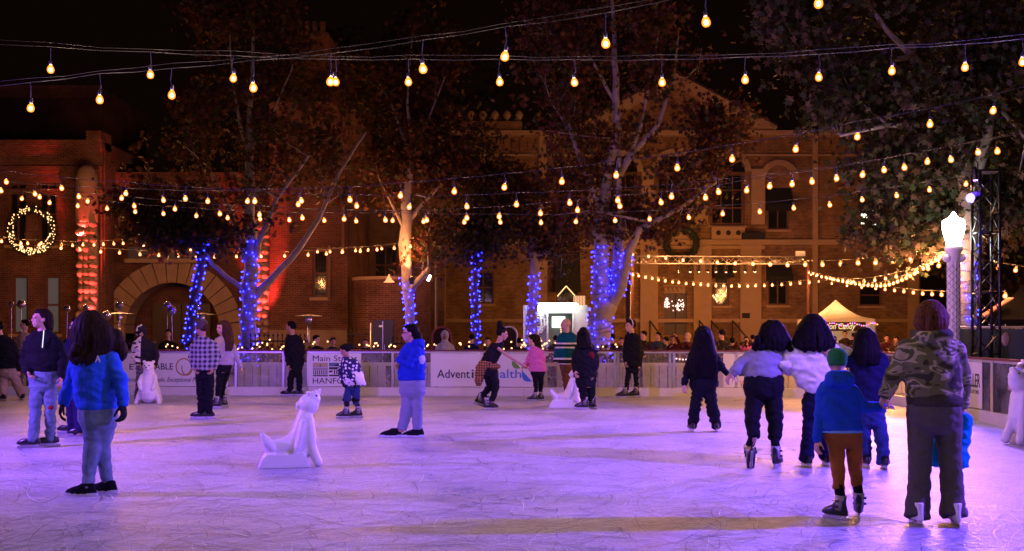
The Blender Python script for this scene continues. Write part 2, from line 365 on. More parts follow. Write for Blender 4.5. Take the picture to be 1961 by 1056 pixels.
def footwear(par, base, yaw, kind, k=1.0, pitch=0.0, anchor_only=False):
    """base = middle of the contact on the ice; toe points along yaw"""
    M = yawM(yaw, pitch); b = Vector(base)
    T = lambda p: b + M @ (Vector(p)*k)
    cov = kind == 'covered'
    if cov: kind = 'rental'
    if kind in ('rental', 'white'):
        up = BOOTG if kind == 'rental' else WBOOT; low = BOOTK if kind == 'rental' else WBOOT
        sh = MB(); levels(sh, T, ((.050, .020, .150, .043), (.075, .018, .150, .046), (.10, .010, .138, .045), (.125, -.012, .108, .042), (.15, -.035, .075, .042), (.19, -.048, .058, .045), (.235, -.052, .056, .047))[:(4 if cov else 9)] if kind == 'rental' else ((.050, .020, .150, .040), (.075, .018, .148, .042), (.10, .005, .130, .041), (.125, -.02, .10, .040), (.16, -.045, .060, .041), (.21, -.05, .054, .043)))
        me = remeshed(sh, 'ice_skate', low, 0.011, 2, ORG[par]); sk = link('ice_skate', me, par)
        if kind == 'rental' and not cov: cf = MB(); cf.tube([T((0, -0.035, 0.10)), T((0, -0.045, 0.17)), T((0, -0.05, 0.24))], [0.050*k, 0.050*k, 0.057*k], 14, False)
        if kind == 'rental' and not cov: build(cf, 'cuff', up, sk, smooth=True)
        bd = MB(); bd.obox(T((0, 0.01, 0.018)), (0.006*k, 0.30*k, 0.034*k), M=M); build(bd, 'blade', STEEL, sk)
        hd = MB(); hd.obox(T((0, 0.015, 0.041)), (0.022*k, 0.23*k, 0.020*k), M=M); build(hd, 'blade_holder', SOLEW if kind == 'rental' else WBOOT, sk)
        st = MB()
        for z, y0 in ((0.135, 0.01), (0.19, -0.0)):
            st.obox(T((0, y0-0.03, z)), (0.112*k, 0.07*k, 0.011*k), M=M); st.obox(T((0.06*(1 if yaw < 30 else -1), y0-0.05, z)), (0.02*k, 0.03*k, 0.02*k), M=M)
        if kind == 'rental' and not cov: build(st, 'buckle', BOOTK, sk)
        return T((0, -0.04, 0.17))
    sh = MB(); levels(sh, T, ((.012, .020, .150, .048), (.035, .020, .152, .050), (.055, .012, .140, .047), (.075, -.005, .115, .042), (.095, -.035, .078, .040), (.115, -.048, .058, .041)))
    me = remeshed(sh, 'shoe', BLACK if kind != 'brown' else BROWNP, 0.010, 2, ORG[par]); s = link('shoe', me, par)
    so = MB()
    n = 18; out = []
    for i in range(n):
        a = 2*PI*i/n; y = math.cos(a); out.append((math.sin(a)*(0.048+0.006*y), 0.020 + y*0.162))
    so.add([T((x, y, 0.002)) for x, y in out] + [T((x, y, 0.03)) for x, y in out], [tuple(range(n)), tuple(range(n, 2*n))[::-1]] + [(i, i+n, (i+1)%n+n, (i+1)%n) for i in range(n)])
    build(so, 'sole', SOLEW, s)
    return T((0, -0.04, 0.09))

def person(sp):
    """joints are read off the photograph and set in 3-D at the depth of the feet (plus dy metres)"""
    D0 = Dg(sp['base']) if 'base' in sp else sp['D']; s = F/D0; vox = sp.get('vox', 0.014); k = sp.get('k', 1.0)
    def J(t, dy=0.0):
        return P(t[0], t[1], D0 + dy)
    feet = sp['feet']; org = (J((sp['x'], HY)).x, D0, 0.0)
    ORGP = org
    skin = SKIN[sp.get('skin', 'light')]
    hx, hy, hh = sp['head'][:3]; hdy = sp['head'][3] if len(sp['head']) > 3 else 0.0
    H = hh/s; hc = J((hx, hy), hdy); HM = yawM(sp['yaw'], sp.get('hp', 0), sp.get('hr', 0))
    tor = [(J((x, y), q[0] if q else 0), hw/s, dp) for x, y, hw, dp, *q in sp['torso']]
    # --- continuous body
    b = MB(); head_into(b, hc, H, HM)
    nb = tor[0][0]; b.tube([hc - Vector((0,0,0.25*H)) - HM @ Vector((0, 0.03*k, 0)), nb + Vector((0,0,-0.02)), nb + Vector((0,0,-0.08))], [0.052*k, 0.055*k, 0.065*k], 10, True)
    b.rings([(c, max(w*0.80, .03), dpt*0.80) for c, w, dpt in tor], 14)
    hips = [(J((x, y)), hw/s, dp) for x, y, hw, dp in sp['hips']]
    b.rings([(c, w*0.85, dpt*0.85) for c, w, dpt in hips], 14)
    arms = sp['arms']; gl = sp.get('gloves')
    hands = []
    for ai, a in enumerate(arms):
        pts = [J(t[:2], t[3] if len(t) > 3 else 0) for t in a['p']]; rr = [t[2] for t in a['p']]
        b.tube(pts, [r*0.72 for r in rr[:-1]] + [min(rr[-1]*0.7, 0.03*k)], 10, True)
        d = (pts[-1] - pts[-2]).normalized()
        if a.get('hand', True):
            pal = a.get('palm') or (HM @ Vector((0, 0.3, 0)) + Vector((-1 if pts[-1].x > tor[1][0].x else 1, 0, 0)))
            e = pts[-1] + d*0.012; hands.append((e, a.get('hd') and Vector(a['hd']) or d, pal, a.get('curl', 0.6), 1 if ai == 0 else -1))
    legs = []
    for li, lg in enumerate(sp['legs']):
        ft = feet[li] if li < len(feet) else None
        pts = [J(t[:2], t[3] if len(t) > 3 else 0) for t in lg]; rr = [t[2] for t in lg]
        if ft:
            if len(ft) > 4 and ft[4] is not None: fb_ = J(ft[:2], ft[4])
            else:
                fb_ = G(ft[0], ft[1]); 
            fdy = fb_.y - D0; n = len(pts)
            pts = [Vector((p.x*(1+(fdy*(i/(n-1)))/p.y), p.y + fdy*i/(n-1), p.z)) if len(lg[i]) < 4 else p for i, p in enumerate(pts)]
        else: fb_ = None
        legs.append((pts, rr, ft, fb_))
        b.tube(pts, [r*0.68 for r in rr[:-1]] + [min(rr[-1]*.6, .04*k)], 10, True)
    if not gl:
        for h_ in hands: hand_into(b, h_[0], h_[1], h_[2], k, h_[3], h_[4])
    ankles = []
    for pts, rr, ft, fb_ in legs:
        if fb_ is not None:
            kk = k*(ft[5] if len(ft) > 5 else 1.0); M = yawM(ft[2], ft[6] if len(ft) > 6 else 0)
            top = fb_ + M @ Vector((0, -0.045*kk, (0.2 if ft[3] in ('rental', 'white') else 0.09)*kk))
            b.tube([pts[-1], top, fb_ + M @ Vector((0, -0.03, 0.08*kk)), fb_ + M @ Vector((0, 0.08*kk, 0.06*kk))], [0.036*k, 0.032*k, 0.03*k, 0.026*k], 8, True)
    me = remeshed(b, 'person', skin, min(vox, 0.010 if vox < 0.012 else 0.012), 1, org)
    o = link('person', me, None, org); tag(o, sp['label'], 'person', sp.get('group'))
    if sp.get('face', True): face_parts(o, hc, H, HM, sp.get('glasses', False))
    # --- trousers
    t = MB(); t.rings(hips, 16)
    for pts, rr, ft, fb_ in legs:
        pp, r_ = list(pts), [r*sp.get('lr', .88) for r in rr]
        if ft and ft[3] == 'covered': pp.append(fb_ + Vector((0, 0, .10*k)) + yawM(ft[2]) @ Vector((0, -.03, 0))); r_.append(max(r_[-1]*.95, .058*k))
        t.tube(pp, r_, 14, True, False)
    link('trousers', remeshed(t, 'trousers', sp['pants'], vox, 2, org, sp.get('pfold', 0.012)*k*1.35, 9), o)
    # --- top
    t = MB(); t.rings(tor, 18)
    if not sp.get('sleeveless'):
        for a in arms:
            pts = [J(q[:2], q[3] if len(q) > 3 else 0) for q in a['p']]; t.tube(pts, [q[2] for q in a['p']], 12, True)
    n0, n1 = tor[0][0], tor[1][0]
    if sp.get('hood'):
        back = HM @ Vector((0, -1, 0)); q = sp['hood']
        hc_ = n0 + back*0.06*k*q
        t.ell(hc_ + Vector((0,0,-0.02)), (0.12*k*q if abs(back.y) > .5 else 0.085*k*q, 0.09*k*q if abs(back.y) > .5 else 0.11*k*q, 0.075*k*q), None, 14, 9)
    link(sp.get('topname', 'sweatshirt'), remeshed(t, 'top', sp['top'], vox, 2, org, sp.get('fold', 0.014)*k*1.45, 8), o)
    if not sp.get('group') or 'onlook' not in sp['group'] and 'customers' not in sp['group']:
        c_, a_, b_ = tor[-1]; hb_ = MB(); hb_.rings([(c_ + Vector((0, 0, z_)), a_*q_, b_*q_) for z_, q_ in ((.055*k, .99), (.05*k, 1.045), (.0, 1.05), (-.012*k, .97))], 28); build(hb_, 'hem_band', sp.get('band', sp['top']), o, smooth=True)
        if not sp.get('sleeveless'):
            for a in arms:
                if not a.get('hand', True): continue
                p1_, p0_ = J(a['p'][-1][:2], a['p'][-1][3] if len(a['p'][-1]) > 3 else 0), J(a['p'][-2][:2], a['p'][-2][3] if len(a['p'][-2]) > 3 else 0); d_ = (p1_-p0_).normalized(); r_ = a['p'][-1][2]
                hb_ = MB(); hb_.tube([p1_ - d_*.015, p1_ - d_*.005, p1_ + d_*.04, p1_ + d_*.045], [r_*.9, r_*1.02, r_*.9, r_*.6], 14); build(hb_, 'cuff_band', sp.get('band', sp['top']), o, smooth=True)
    if sp.get('hoodup'):
        h = MB(); h.ell(hc + HM @ Vector((0, -0.03, 0.01)), (H*0.46, H*0.52, H*0.56), HM, 14, 10)
        h.ell(n0, (H*0.42, H*0.42, H*0.3), None); 
        hm = remeshed(h, 'hood', sp['hoodup'], vox, 2, org, 0.008*k, 12)
        link('hood', hm, o)
    # --- hair
    if sp.get('hair'):
        h = MB(); c = hc; q = H/0.235
        hs = sp.get('hs', 1.0)
        if not sp.get('hoodup'):
            h.ell(c + HM @ (Vector((0, -0.030, 0.040))*q), (0.086*q*hs, 0.098*q*hs, 0.092*q*hs), HM, 14, 10)
            h.ell(c + HM @ (Vector((0, 0.0, 0.085))*q), (0.066*q*hs, 0.08*q*hs, 0.045*q*hs), HM)
        if sp.get('hl'):
            rg = [(J((x, y), dy), hw/s, dp) for x, y, hw, dp, dy in sp['hl']]; h.rings([(c_, a_*.93, b_*.9) for c_, a_, b_ in rg], 18)
            c0_, a0_, b0_ = rg[0]; h.ell(c0_, (a0_*.97, b0_*.95, max(a0_*.75, .05)), None, 16, 10); pole = c0_ + Vector((0, 0, max(a0_*.72, .05)))
            nl = max(14, int(2*PI*max(a_ for _, a_, _ in rg)/.026)); hr2 = random.Random(int(hx))
            for j in range(nl):
                th = 2*PI*j/nl + hr2.uniform(-.08, .08); pt = [pole + Vector((math.cos(th)*a0_*.45, math.sin(th)*b0_*.45, -.008))]
                for c_, a_, b_ in rg: w_ = hr2.uniform(.95, 1.03); pt.append(c_ + Vector((math.cos(th)*a_*w_, math.sin(th)*b_*w_, hr2.uniform(-.006, .006))))
                e_ = pt[-1] + Vector((-math.cos(th)*.2*rg[-1][1], 0, -hr2.uniform(.0, .05)*k)); pt.append(e_)
                h.tube(pt, [.008*k] + [.015*k]*(len(pt)-3) + [.012*k, .005*k], 6, True)
        for x, y, rx, rz, dy in sp.get('hb', ()): h.ell(J((x, y), dy), (rx/s, rx/s, rz/s))
        link('hair', remeshed(h, 'hair', HAIR[sp['hair']], min(vox, .011), 1, org, sp.get('hfold', 0.003)*k, 14, 0.004*k), o)
    if sp.get('beanie'):
        h = MB(); q = H/0.235; cc = hc + HM @ (Vector((0, -0.01, 0.045))*q)
        for z, r in ((-0.045, .088), (-0.01, .094), (0.035, .092), (0.075, .078), (0.100, .05)): pass
        h.rings([(cc + Vector((0,0,z*q)), r*q, r*q*1.1) for z, r in ((-0.055, .084), (-0.03, .092), (0.02, .096), (0.07, .088), (0.10, .066), (0.115, .03))], 18)
        link('beanie', remeshed(h, 'beanie', sp['beanie'], 0.009, 1, org, 0.003, 40), o)
    if gl:
        for h_ in hands:
            h = MB(); hand_into(h, h_[0], h_[1], h_[2], k*1.18, h_[3], h_[4]); link('glove', remeshed(h, 'glove', gl, 0.008, 1, org), o)
    for pts, rr, ft, fb_ in legs:
        if fb_ is not None:
            if ft[3] in ('rental', 'covered'): mb = MB(); M = yawM(ft[2], ft[6] if len(ft) > 6 else 0); mb.tube([pts[-1] + Vector((0, 0, .03)), fb_ + M @ Vector((0, -.045*k, (.22 if ft[3] == 'rental' else .11)*k))], [.047*k, .047*k], 10, True); build(mb, 'sock', BLACK, o, smooth=True)
            footwear(o, fb_, ft[2], ft[3], k*(ft[5] if len(ft) > 5 else 1.0), ft[6] if len(ft) > 6 else 0.0)
    sp['_o'] = o; sp['_J'] = J; sp['_s'] = s; sp['_org'] = org; sp['_hc'] = hc; sp['_HM'] = HM; sp['_H'] = H
    return o

A = lambda *p, **k: dict(p=p, **k)
RT = 'rental'; CV = 'covered'
# 1 woman in camouflage -----------------------------------------------------------------
camo = dict(label='woman in a camouflage sweatshirt and charcoal trousers holding a blue bag, skating away', base=1000, x=1790, yaw=5, face=False, vox=0.012,
    head=(1782, 617, 58), torso=[(1782, 640, 16, .08), (1782, 648, 34, .10), (1780, 660, 52, .12), (1782, 690, 57, .15), (1787, 730, 55, .16), (1790, 758, 52, .165), (1790, 772, 50, .165)],
    hips=[(1790, 760, 49, .15), (1789, 785, 52, .17), (1789, 812, 51, .16), (1788, 830, 40, .12)],
    arms=[A((1738, 668, .075), (1716, 712, .07, .05), (1697, 752, .055, .10), palm=(1, 0, 0), curl=.9), A((1828, 668, .075), (1842, 720, .066, .04), (1843, 772, .05, .08), curl=1.0)],
    lr=1.0, legs=[[(1765, 805, .108), (1762, 865, .086), (1761, 915, .082), (1758, 958, .090), (1756, 986, .096)], [(1815, 805, .108), (1819, 865, .086), (1822, 915, .082), (1824, 955, .088), (1826, 983, .094)]],
    feet=[(1755, 1006, 4, 'white', None, .85), (1830, 1007, -8, 'white', None, .85)], pants=CHAR, top=CAMO, hood=1.15, hair='auburn', hs=1.02, fold=.008, pfold=.006,
    hl=[(1782, 592, 24, .10, 0), (1783, 606, 29, .12, -.02), (1783, 620, 30, .125, -.03), (1785, 633, 25, .10, -.05)])
person(camo)
cu = MB()
for q, r in (((1824, 972), .112), ((1824.5, 986), .116)): pass
J = camo['_J']; cu.rings([(J((1826, 988)), .104, .104), (J((1826, 980)), .108, .108), (J((1825, 972)), .102, .102)], 20); build(cu, 'turned_cuff', CUFF, camo['_o'], smooth=True)
cu = MB(); cu.rings([(J((1790, y)), w/camo['_s'], d) for y, w, d in ((777, 51.5, .17), (771, 52.5, .176), (762, 53.5, .176), (757, 52, .168))], 28); build(cu, 'rib_hem', fabric('dark_rib', (.05, .045, .03), .3, scale=50), camo['_o'], smooth=True)
# 2 boy with the green beanie
boy = dict(label='boy in a green beanie, blue hoodie and rust brown trousers beside the camouflage woman', base=994, x=1612, yaw=0, face=False, vox=0.011, k=.82,
    head=(1603, 698, 46), torso=[(1603, 722, 14, .05), (1603, 731, 27, .07), (1605, 745, 38, .09), (1607, 785, 40, .105), (1609, 815, 42, .11), (1609, 824, 42, .11)],
    hips=[(1610, 815, 40, .10), (1613, 832, 38, .11), (1617, 848, 34, .10), (1619, 857, 24, .08)],
    arms=[A((1577, 748, .052), (1572, 790, .046), (1566, 838, .036, -.03), curl=.5), A((1634, 748, .05), (1655, 782, .045), (1684, 778, .036, .05), palm=(0, 0, -1), curl=.5)],
    lr=1.0, pfold=.007, legs=[[(1601, 842, .068), (1604, 885, .057), (1606, 912, .048), (1606, 936, .046)], [(1635, 842, .068), (1637, 885, .057), (1640, 912, .048), (1641, 932, .046)]],
    feet=[(1602, 996, 38, RT), (1644, 990, -14, RT)], pants=CORD, top=BOYBLUE, hood=1.2, beanie=GREEN, fold=.011)
person(boy)
hm = MB(); hm.rings([(boy['_J']((1609, 823)), 42.8/boy['_s'], .117), (boy['_J']((1609, 828)), 43/boy['_s'], .118)], 24); build(hm, 'shirt_hem', fabric('light_blue_hem', (.15, .35, .6)), boy['_o'])
# 3 navy person
navy = dict(label='long haired person in a navy sweatshirt and blue jeans, arm round the friend in white', base=897, x=1665, yaw=0, face=False, vox=0.014,
    head=(1657, 650, 42), torso=[(1660, 668, 12, .06), (1661, 676, 26, .09), (1662, 690, 34, .12), (1664, 725, 33, .125), (1664, 760, 33, .125), (1663, 774, 31, .12)],
    hips=[(1664, 765, 30, .12), (1665, 785, 31, .125), (1666, 805, 28, .11), (1666, 815, 20, .09)],
    arms=[A((1640, 684, .062), (1622, 694, .056), (1600, 682, .045, -.05), palm=(0, 1, 0)), A((1686, 684, .062), (1701, 715, .056), (1703, 750, .045, -.04))],
    legs=[[(1652, 795, .085), (1655, 830, .076), (1658, 855, .066), (1658, 878, .065)], [(1680, 795, .085), (1688, 835, .08), (1691, 860, .075), (1691, 885, .075)]],
    feet=[(1656, 896, 5, CV), (1693, 899, -5, CV)], pants=BDENIM, top=NAVY, hair='black',
    hl=[(1657, 640, 18, .09, 0), (1658, 655, 22, .10, -.04), (1661, 678, 25, .09, -.08), (1662, 696, 20, .05, -.11)])
person(navy)
# 4 white sweatshirt
wh = dict(label='woman in an oversized white sweatshirt with long black hair leaning between two friends', base=895, x=1560, yaw=0, face=False, vox=0.014,
    head=(1558, 628, 44), torso=[(1558, 652, 18, .08), (1559, 661, 44, .11), (1559, 670, 58, .13), (1560, 685, 63, .15), (1560, 705, 52, .155), (1562, 722, 43, .15), (1568, 740, 37, .15), (1578, 758, 25, .13)],
    hips=[(1574, 745, 28, .12), (1568, 765, 31, .13), (1566, 790, 29, .12), (1565, 800, 20, .09)],
    arms=[A((1520, 678, .09), (1504, 694, .095), (1512, 708, .08, .1), hand=False), A((1604, 672, .07), (1628, 680, .06), (1640, 682, .05, .06), hand=False)],
    legs=[[(1553, 785, .10), (1552, 825, .088), (1547, 855, .082), (1544, 882, .085)], [(1580, 785, .10), (1582, 825, .086), (1580, 860, .08), (1580, 880, .08)]],
    feet=[(1545, 895, 8, CV), (1582, 893, 0, CV)], pants=NAVY, top=WHITE, fold=.018, hair='black',
    hl=[(1557, 616, 21, .10, 0), (1557, 628, 29, .12, -.03), (1558, 641, 34, .13, -.05), (1559, 654, 39, .13, -.08), (1560, 664, 38, .09, -.12), (1562, 670, 26, .05, -.14)])
person(wh)
# 5 grey sweatshirt, curly hair, one skate lifted
gr = dict(label='curly haired woman in a grey sweatshirt and black trousers lifting one skate behind her', base=894, x=1465, yaw=0, face=False, vox=0.014,
    head=(1482, 640, 40), torso=[(1478, 660, 13, .07), (1474, 668, 28, .10), (1468, 682, 35, .13), (1463, 700, 37, .14), (1461, 714, 37, .14), (1462, 722, 35, .135)],
    hips=[(1463, 708, 30, .13), (1463, 726, 38, .15), (1463, 745, 38, .15), (1463, 757, 35, .13), (1463, 764, 24, .1)],
    arms=[A((1446, 678, .07), (1424, 695, .066), (1406, 712, .055), hd=(-.6, 0, -.6)), A((1496, 676, .07), (1514, 688, .062), (1530, 690, .05, .1), hand=False)],
    legs=[[(1446, 765, .11), (1441, 800, .095, -.05), (1442, 822, .08, -.1), (1444, 838, .07, -.15)], [(1481, 765, .11), (1484, 805, .095), (1484, 830, .08), (1483, 841, .075)]],
    feet=[(1441, 884, 0, RT, -.25, 1.0, -68), (1488, 896, -28, RT)], pants=BLACK, top=GREY, fold=.016, hair='black', hs=1.05, hfold=.018,
    hl=[(1480, 627, 20, .10, 0), (1480, 641, 28, .12, -.02), (1482, 654, 30, .12, -.04), (1484, 664, 23, .08, -.08)], hb=[(1450+i*7.3, 652+14*abs(math.sin(i*1.9))+(4 if i > 5 else 0), 6+2*math.sin(i*2.3), 7+2.5*math.cos(i*1.7), -.12+.02*(i % 3)) for i in range(10)] + [(1446, 664, 7, 11, -.05), (1516, 660, 6, 10, 0), (1512, 670, 5, 6, 0)])
person(gr)
# 6 black clad, long hair, back view
bk = dict(label='person all in black with very long hair skating away alone with arms held out', base=826, x=1347, yaw=0, face=False, vox=0.016,
    head=(1347, 645, 31), torso=[(1347, 660, 9, .06), (1347, 668, 22, .09), (1347, 680, 29, .11), (1347, 710, 29, .12), (1348, 728, 27, .13), (1348, 739, 27, .13)],
    hips=[(1348, 728, 24, .12), (1348, 742, 25, .12), (1348, 750, 21, .1), (1348, 755, 14, .08)],
    arms=[A((1327, 683, .062), (1316, 710, .056), (1311, 734, .045, -.05)), A((1368, 683, .062), (1384, 708, .056), (1398, 718, .042, -.05))],
    lr=1.0, legs=[[(1337, 748, .09), (1332, 780, .075), (1329, 800, .07), (1325, 814, .07)], [(1358, 748, .09), (1364, 780, .078), (1368, 800, .075), (1371, 814, .07)]],
    feet=[(1324, 827, 6, CV), (1372, 827, -6, CV)], pants=BLACK, top=BLACK, hair='black', pfold=.02,
    hl=[(1347, 635, 15, .09, 0), (1347, 655, 20, .10, -.03), (1347, 680, 25, .09, -.09), (1347, 705, 25, .06, -.12), (1347, 720, 22, .04, -.13)])
person(bk)
# 7 blue sweatshirt woman, left foreground
bw = dict(label='woman in bright blue sweatshirt, jeans and black gloves, long dark hair over her face', base=944, x=180, yaw=95, vox=0.011, face=False, hp=-15,
    head=(168, 634, 50), torso=[(180, 662, 16, .09), (182, 672, 36, .13), (184, 690, 46, .16), (184, 720, 44, .18), (183, 750, 40, .18), (186, 772, 38, .18), (187, 781, 36, .175)],
    hips=[(188, 765, 33, .16), (187, 785, 37, .17), (187, 805, 36, .16), (186, 825, 26, .12)],
    arms=[A((150, 688, .06, .12), (136, 732, .062, .12), (123, 768, .05, .08), curl=.6, palm=(1, .3, 0)), A((214, 688, .066, -.06), (231, 730, .064, -.10), (235, 770, .05, -.12), curl=.6, palm=(-1, .2, 0))],
    lr=1.0, legs=[[(181, 812, .108), (178, 850, .082), (171, 893, .062), (169, 932, .05)], [(202, 812, .10), (194, 855, .078), (201, 893, .058), (206, 927, .048)]],
    feet=[(159, 950, 82, 'shoe', None, 1.0), (200, 944, 78, 'shoe', None, 1.0)], pants=DENIM, top=BLUE, fold=.011, pfold=.005, hair='dark', gloves=BLACK,
    hl=[(174, 614, 27, .12, 0), (177, 630, 38, .15, 0), (180, 650, 42, .17, 0), (178, 672, 41, .17, 0), (171, 684, 36, .16, -.03), (166, 692, 27, .12, -.08)], hb=[(230, 672, 15, 22, .05), (150, 678, 16, 24, -.12), (222, 655, 16, 26, .05)])
person(bw)
lg = MB(); q = bw['_J']((182, 694), -.185); put_text(lg, 'A', q, .05, .06, Vector((1, 0, 0)), 0, .01); build(lg, 'chest_print', WHITE, bw['_o'])
# 8 black quarter-zip, ripped jeans
zp = dict(label='girl in a black quarter-zip hoodie and ripped jeans skating towards the left', base=856, x=80, yaw=140, vox=0.013, hp=6,
    head=(77, 612, 37), torso=[(80, 634, 11, .07), (81, 641, 26, .10), (82, 655, 35, .13), (83, 680, 35, .14), (84, 700, 31, .135), (84, 710, 29, .13)],
    hips=[(84, 700, 27, .12), (84, 722, 28, .13), (83, 740, 27, .12), (82, 750, 18, .09)],
    arms=[A((55, 660, .066), (46, 690, .06), (54, 712, .048, -.12)), A((110, 660, .066), (121, 690, .06), (118, 720, .048, -.08))],
    legs=[[(71, 735, .095), (68, 785, .078), (66, 815, .07), (63, 840, .066)], [(97, 735, .095), (96, 785, .078), (97, 815, .07), (96, 840, .066)]],
    feet=[(58, 859, 95, CV), (93, 856, 110, CV)], pants=DENIM, top=BLACK, hair='dark', hl=[(84, 602, 15, .10, .05), (87, 615, 14, .10, .08), (90, 630, 10, .08, .08)])
person(zp)
o = zp['_o']; J = zp['_J']
z = MB(); z.tube([J((84, 633), -.145), J((83, 645), -.150), J((81, 666), -.165)], .006, 6); build(z, 'zip', emit('glowing_zip', (1, 1, 1), .9, False), o)  # the zip's bright shine is emission in its material
for (a_, b_, cc) in ((67, 783, CREAM), (97, 781, REDC)):
    z = MB(); z.ell(J((a_, b_), -.052), (.042, .03, .034)); build(z, 'knee_patch', cc, o, smooth=True)
# 9 navy jacket person behind
nv = dict(label='person in a navy jacket and glasses half hidden behind the woman in bright blue', base=832, x=146, yaw=100, vox=0.015, glasses=True,
    head=(148, 625, 32), torso=[(148, 645, 9, .07), (146, 652, 19, .10), (144, 668, 23, .13), (143, 700, 24, .14), (143, 725, 22, .14)],
    hips=[(143, 715, 20, .13), (144, 735, 22, .13), (145, 755, 20, .12)],
    arms=[A((128, 670, .06), (122, 700, .055), (120, 725, .045)), A((158, 670, .06), (160, 700, .055), (158, 725, .045))],
    legs=[[(140, 750, .10), (138, 785, .10), (141, 822, .085)], [(152, 750, .10), (153, 785, .10), (153, 825, .085)]],
    feet=[(131, 831, 88, CV), (152, 837, 95, CV)], pants=PURP, top=NAVY, hair='black')
person(nv)
# 10 left edge
le = dict(label='person in a dark jacket and beige trousers cut by the left edge', base=768, x=8, yaw=60, vox=0.018, face=False,
    head=(-3, 628, 22), torso=[(2, 643, 8, .07), (6, 652, 18, .11), (9, 668, 24, .14), (10, 690, 25, .15), (10, 705, 23, .15)],
    hips=[(12, 700, 20, .13), (16, 715, 20, .13), (18, 725, 17, .12)],
    arms=[A((-8, 660, .07), (-14, 685, .06), (-14, 705, .05)), A((26, 662, .07), (34, 688, .065), (36, 708, .05))],
    legs=[[(8, 725, .11), (6, 742, .10), (6, 758, .09)], [(28, 725, .11), (34, 740, .10), (40, 755, .09)]],
    feet=[(4, 769, 60, CV), (42, 767, 40, CV)], pants=BEIGE, top=BLACK, hair='black')
person(le)
# 11 blue hoodie, side view
bh = dict(label='woman in royal blue hoodie and grey sweatpants standing in profile with arms folded', base=836, x=788, yaw=92, vox=0.012, glasses=True,
    head=(785, 639, 34), torso=[(791, 657, 10, .08), (791, 664, 20, .12), (789, 680, 25, .17), (788, 700, 26, .18), (788, 718, 26, .18), (788, 727, 25, .17)],
    hips=[(789, 718, 22, .16), (789, 735, 25, .17), (790, 752, 25, .16), (790, 762, 20, .12)],
    arms=[A((797, 672, .068, -.17), (783, 699, .06, -.22), (766, 690, .048, -.15), palm=(0, 1, 0), hd=(-.2, 1, 0)), A((783, 672, .068, .15), (775, 697, .06, .15), (765, 702, .048, 0), palm=(0, 1, 0), hd=(0, -1, 0))],
    legs=[[(784, 752, .115), (780, 780, .098), (774, 805, .085), (769, 823, .075)], [(797, 752, .115), (798, 780, .092), (799, 805, .082), (799, 823, .073)]],
    feet=[(751, 837, 90, 'shoe', None, 1.05), (794, 837, 90, 'shoe', None, 1.05)], pants=PANTGREY, top=ROYAL, hood=1.15, hair='black', fold=.010, pfold=.007,
    hl=[(797, 640, 9, .07, 0), (802, 655, 7, .06, 0), (804, 668, 5, .04, 0)])
person(bh)
o = bh['_o']; J = bh['_J']
z = MB(); z.ell(J((804.5, 689), -.02), (.075, .13, .115)); build(z, 'back_print', fabric('print_lilac', (.4, .42, .6), .5, scale=40), o, smooth=True)
# 12 daisy child
dc = dict(label='child in a daisy patterned sweater and knee pads looking down at the ice', base=801, x=670, yaw=80, hp=-25, vox=0.013, k=.85,
    head=(661, 672, 24, -.03), torso=[(664, 684, 7, .05), (668, 689, 14, .08), (672, 700, 18, .11), (675, 715, 18, .12), (678, 728, 19, .125), (679, 738, 20, .13)],
    hips=[(675, 728, 16, .1), (675, 740, 16, .1), (675, 748, 13, .08)],
    arms=[A((660, 696, .045, -.1), (668, 712, .042, -.14), (676, 726, .036, -.14)), A((656, 696, .045, .06), (652, 712, .042, .04), (655, 728, .036, -.02))],
    legs=[[(668, 745, .072), (665, 760, .068), (664, 775, .055)], [(682, 745, .072), (682, 760, .068), (681, 775, .055)]],
    feet=[(659, 802, 85, RT), (682, 801, 100, RT)], pants=BDENIM, top=DAISY, skin='mid', hair='black', gloves=BLACK, hb=[(672, 664, 6, 6, 0)])
person(dc)
o = dc['_o']; J = dc['_J']
z = MB(); z.rings([(J((677, 713)), 18.6/dc['_s'], .125), (J((678, 726)), 20/dc['_s'], .135), (J((680, 737)), 22/dc['_s'], .14)], 20); build(z, 'white_hem', WHITE, o, smooth=True)
for q in ((664, 766), (681, 766)):
    z = MB(); z.ell(J(q), (.075, .075, .05)); build(z, 'knee_pad', BLACK, o, smooth=True)
# 13 black figure near the barrier
bm = dict(label='man in black skating along the barrier just left of the Main Street banner', base=758, x=562, yaw=75, vox=0.018, face=False,
    head=(557, 627, 22), torso=[(560, 641, 7, .07), (562, 647, 15, .11), (564, 665, 16, .13), (565, 685, 14, .13), (566, 700, 13, .13)],
    hips=[(566, 695, 12, .12), (566, 708, 13, .13), (566, 716, 11, .1)],
    arms=[A((551, 655, .06), (549, 678, .055), (552, 698, .045, -.1)), A((576, 655, .06), (579, 678, .055), (577, 700, .045))],
    legs=[[(561, 712, .09), (556, 728, .08), (556, 744, .07)], [(571, 712, .09), (573, 728, .08), (573, 744, .07)]],
    feet=[(550, 759, 80, CV), (571, 759, 80, CV)], pants=BLACK, top=BLACK, hair='black', skin='mid')
person(bm)
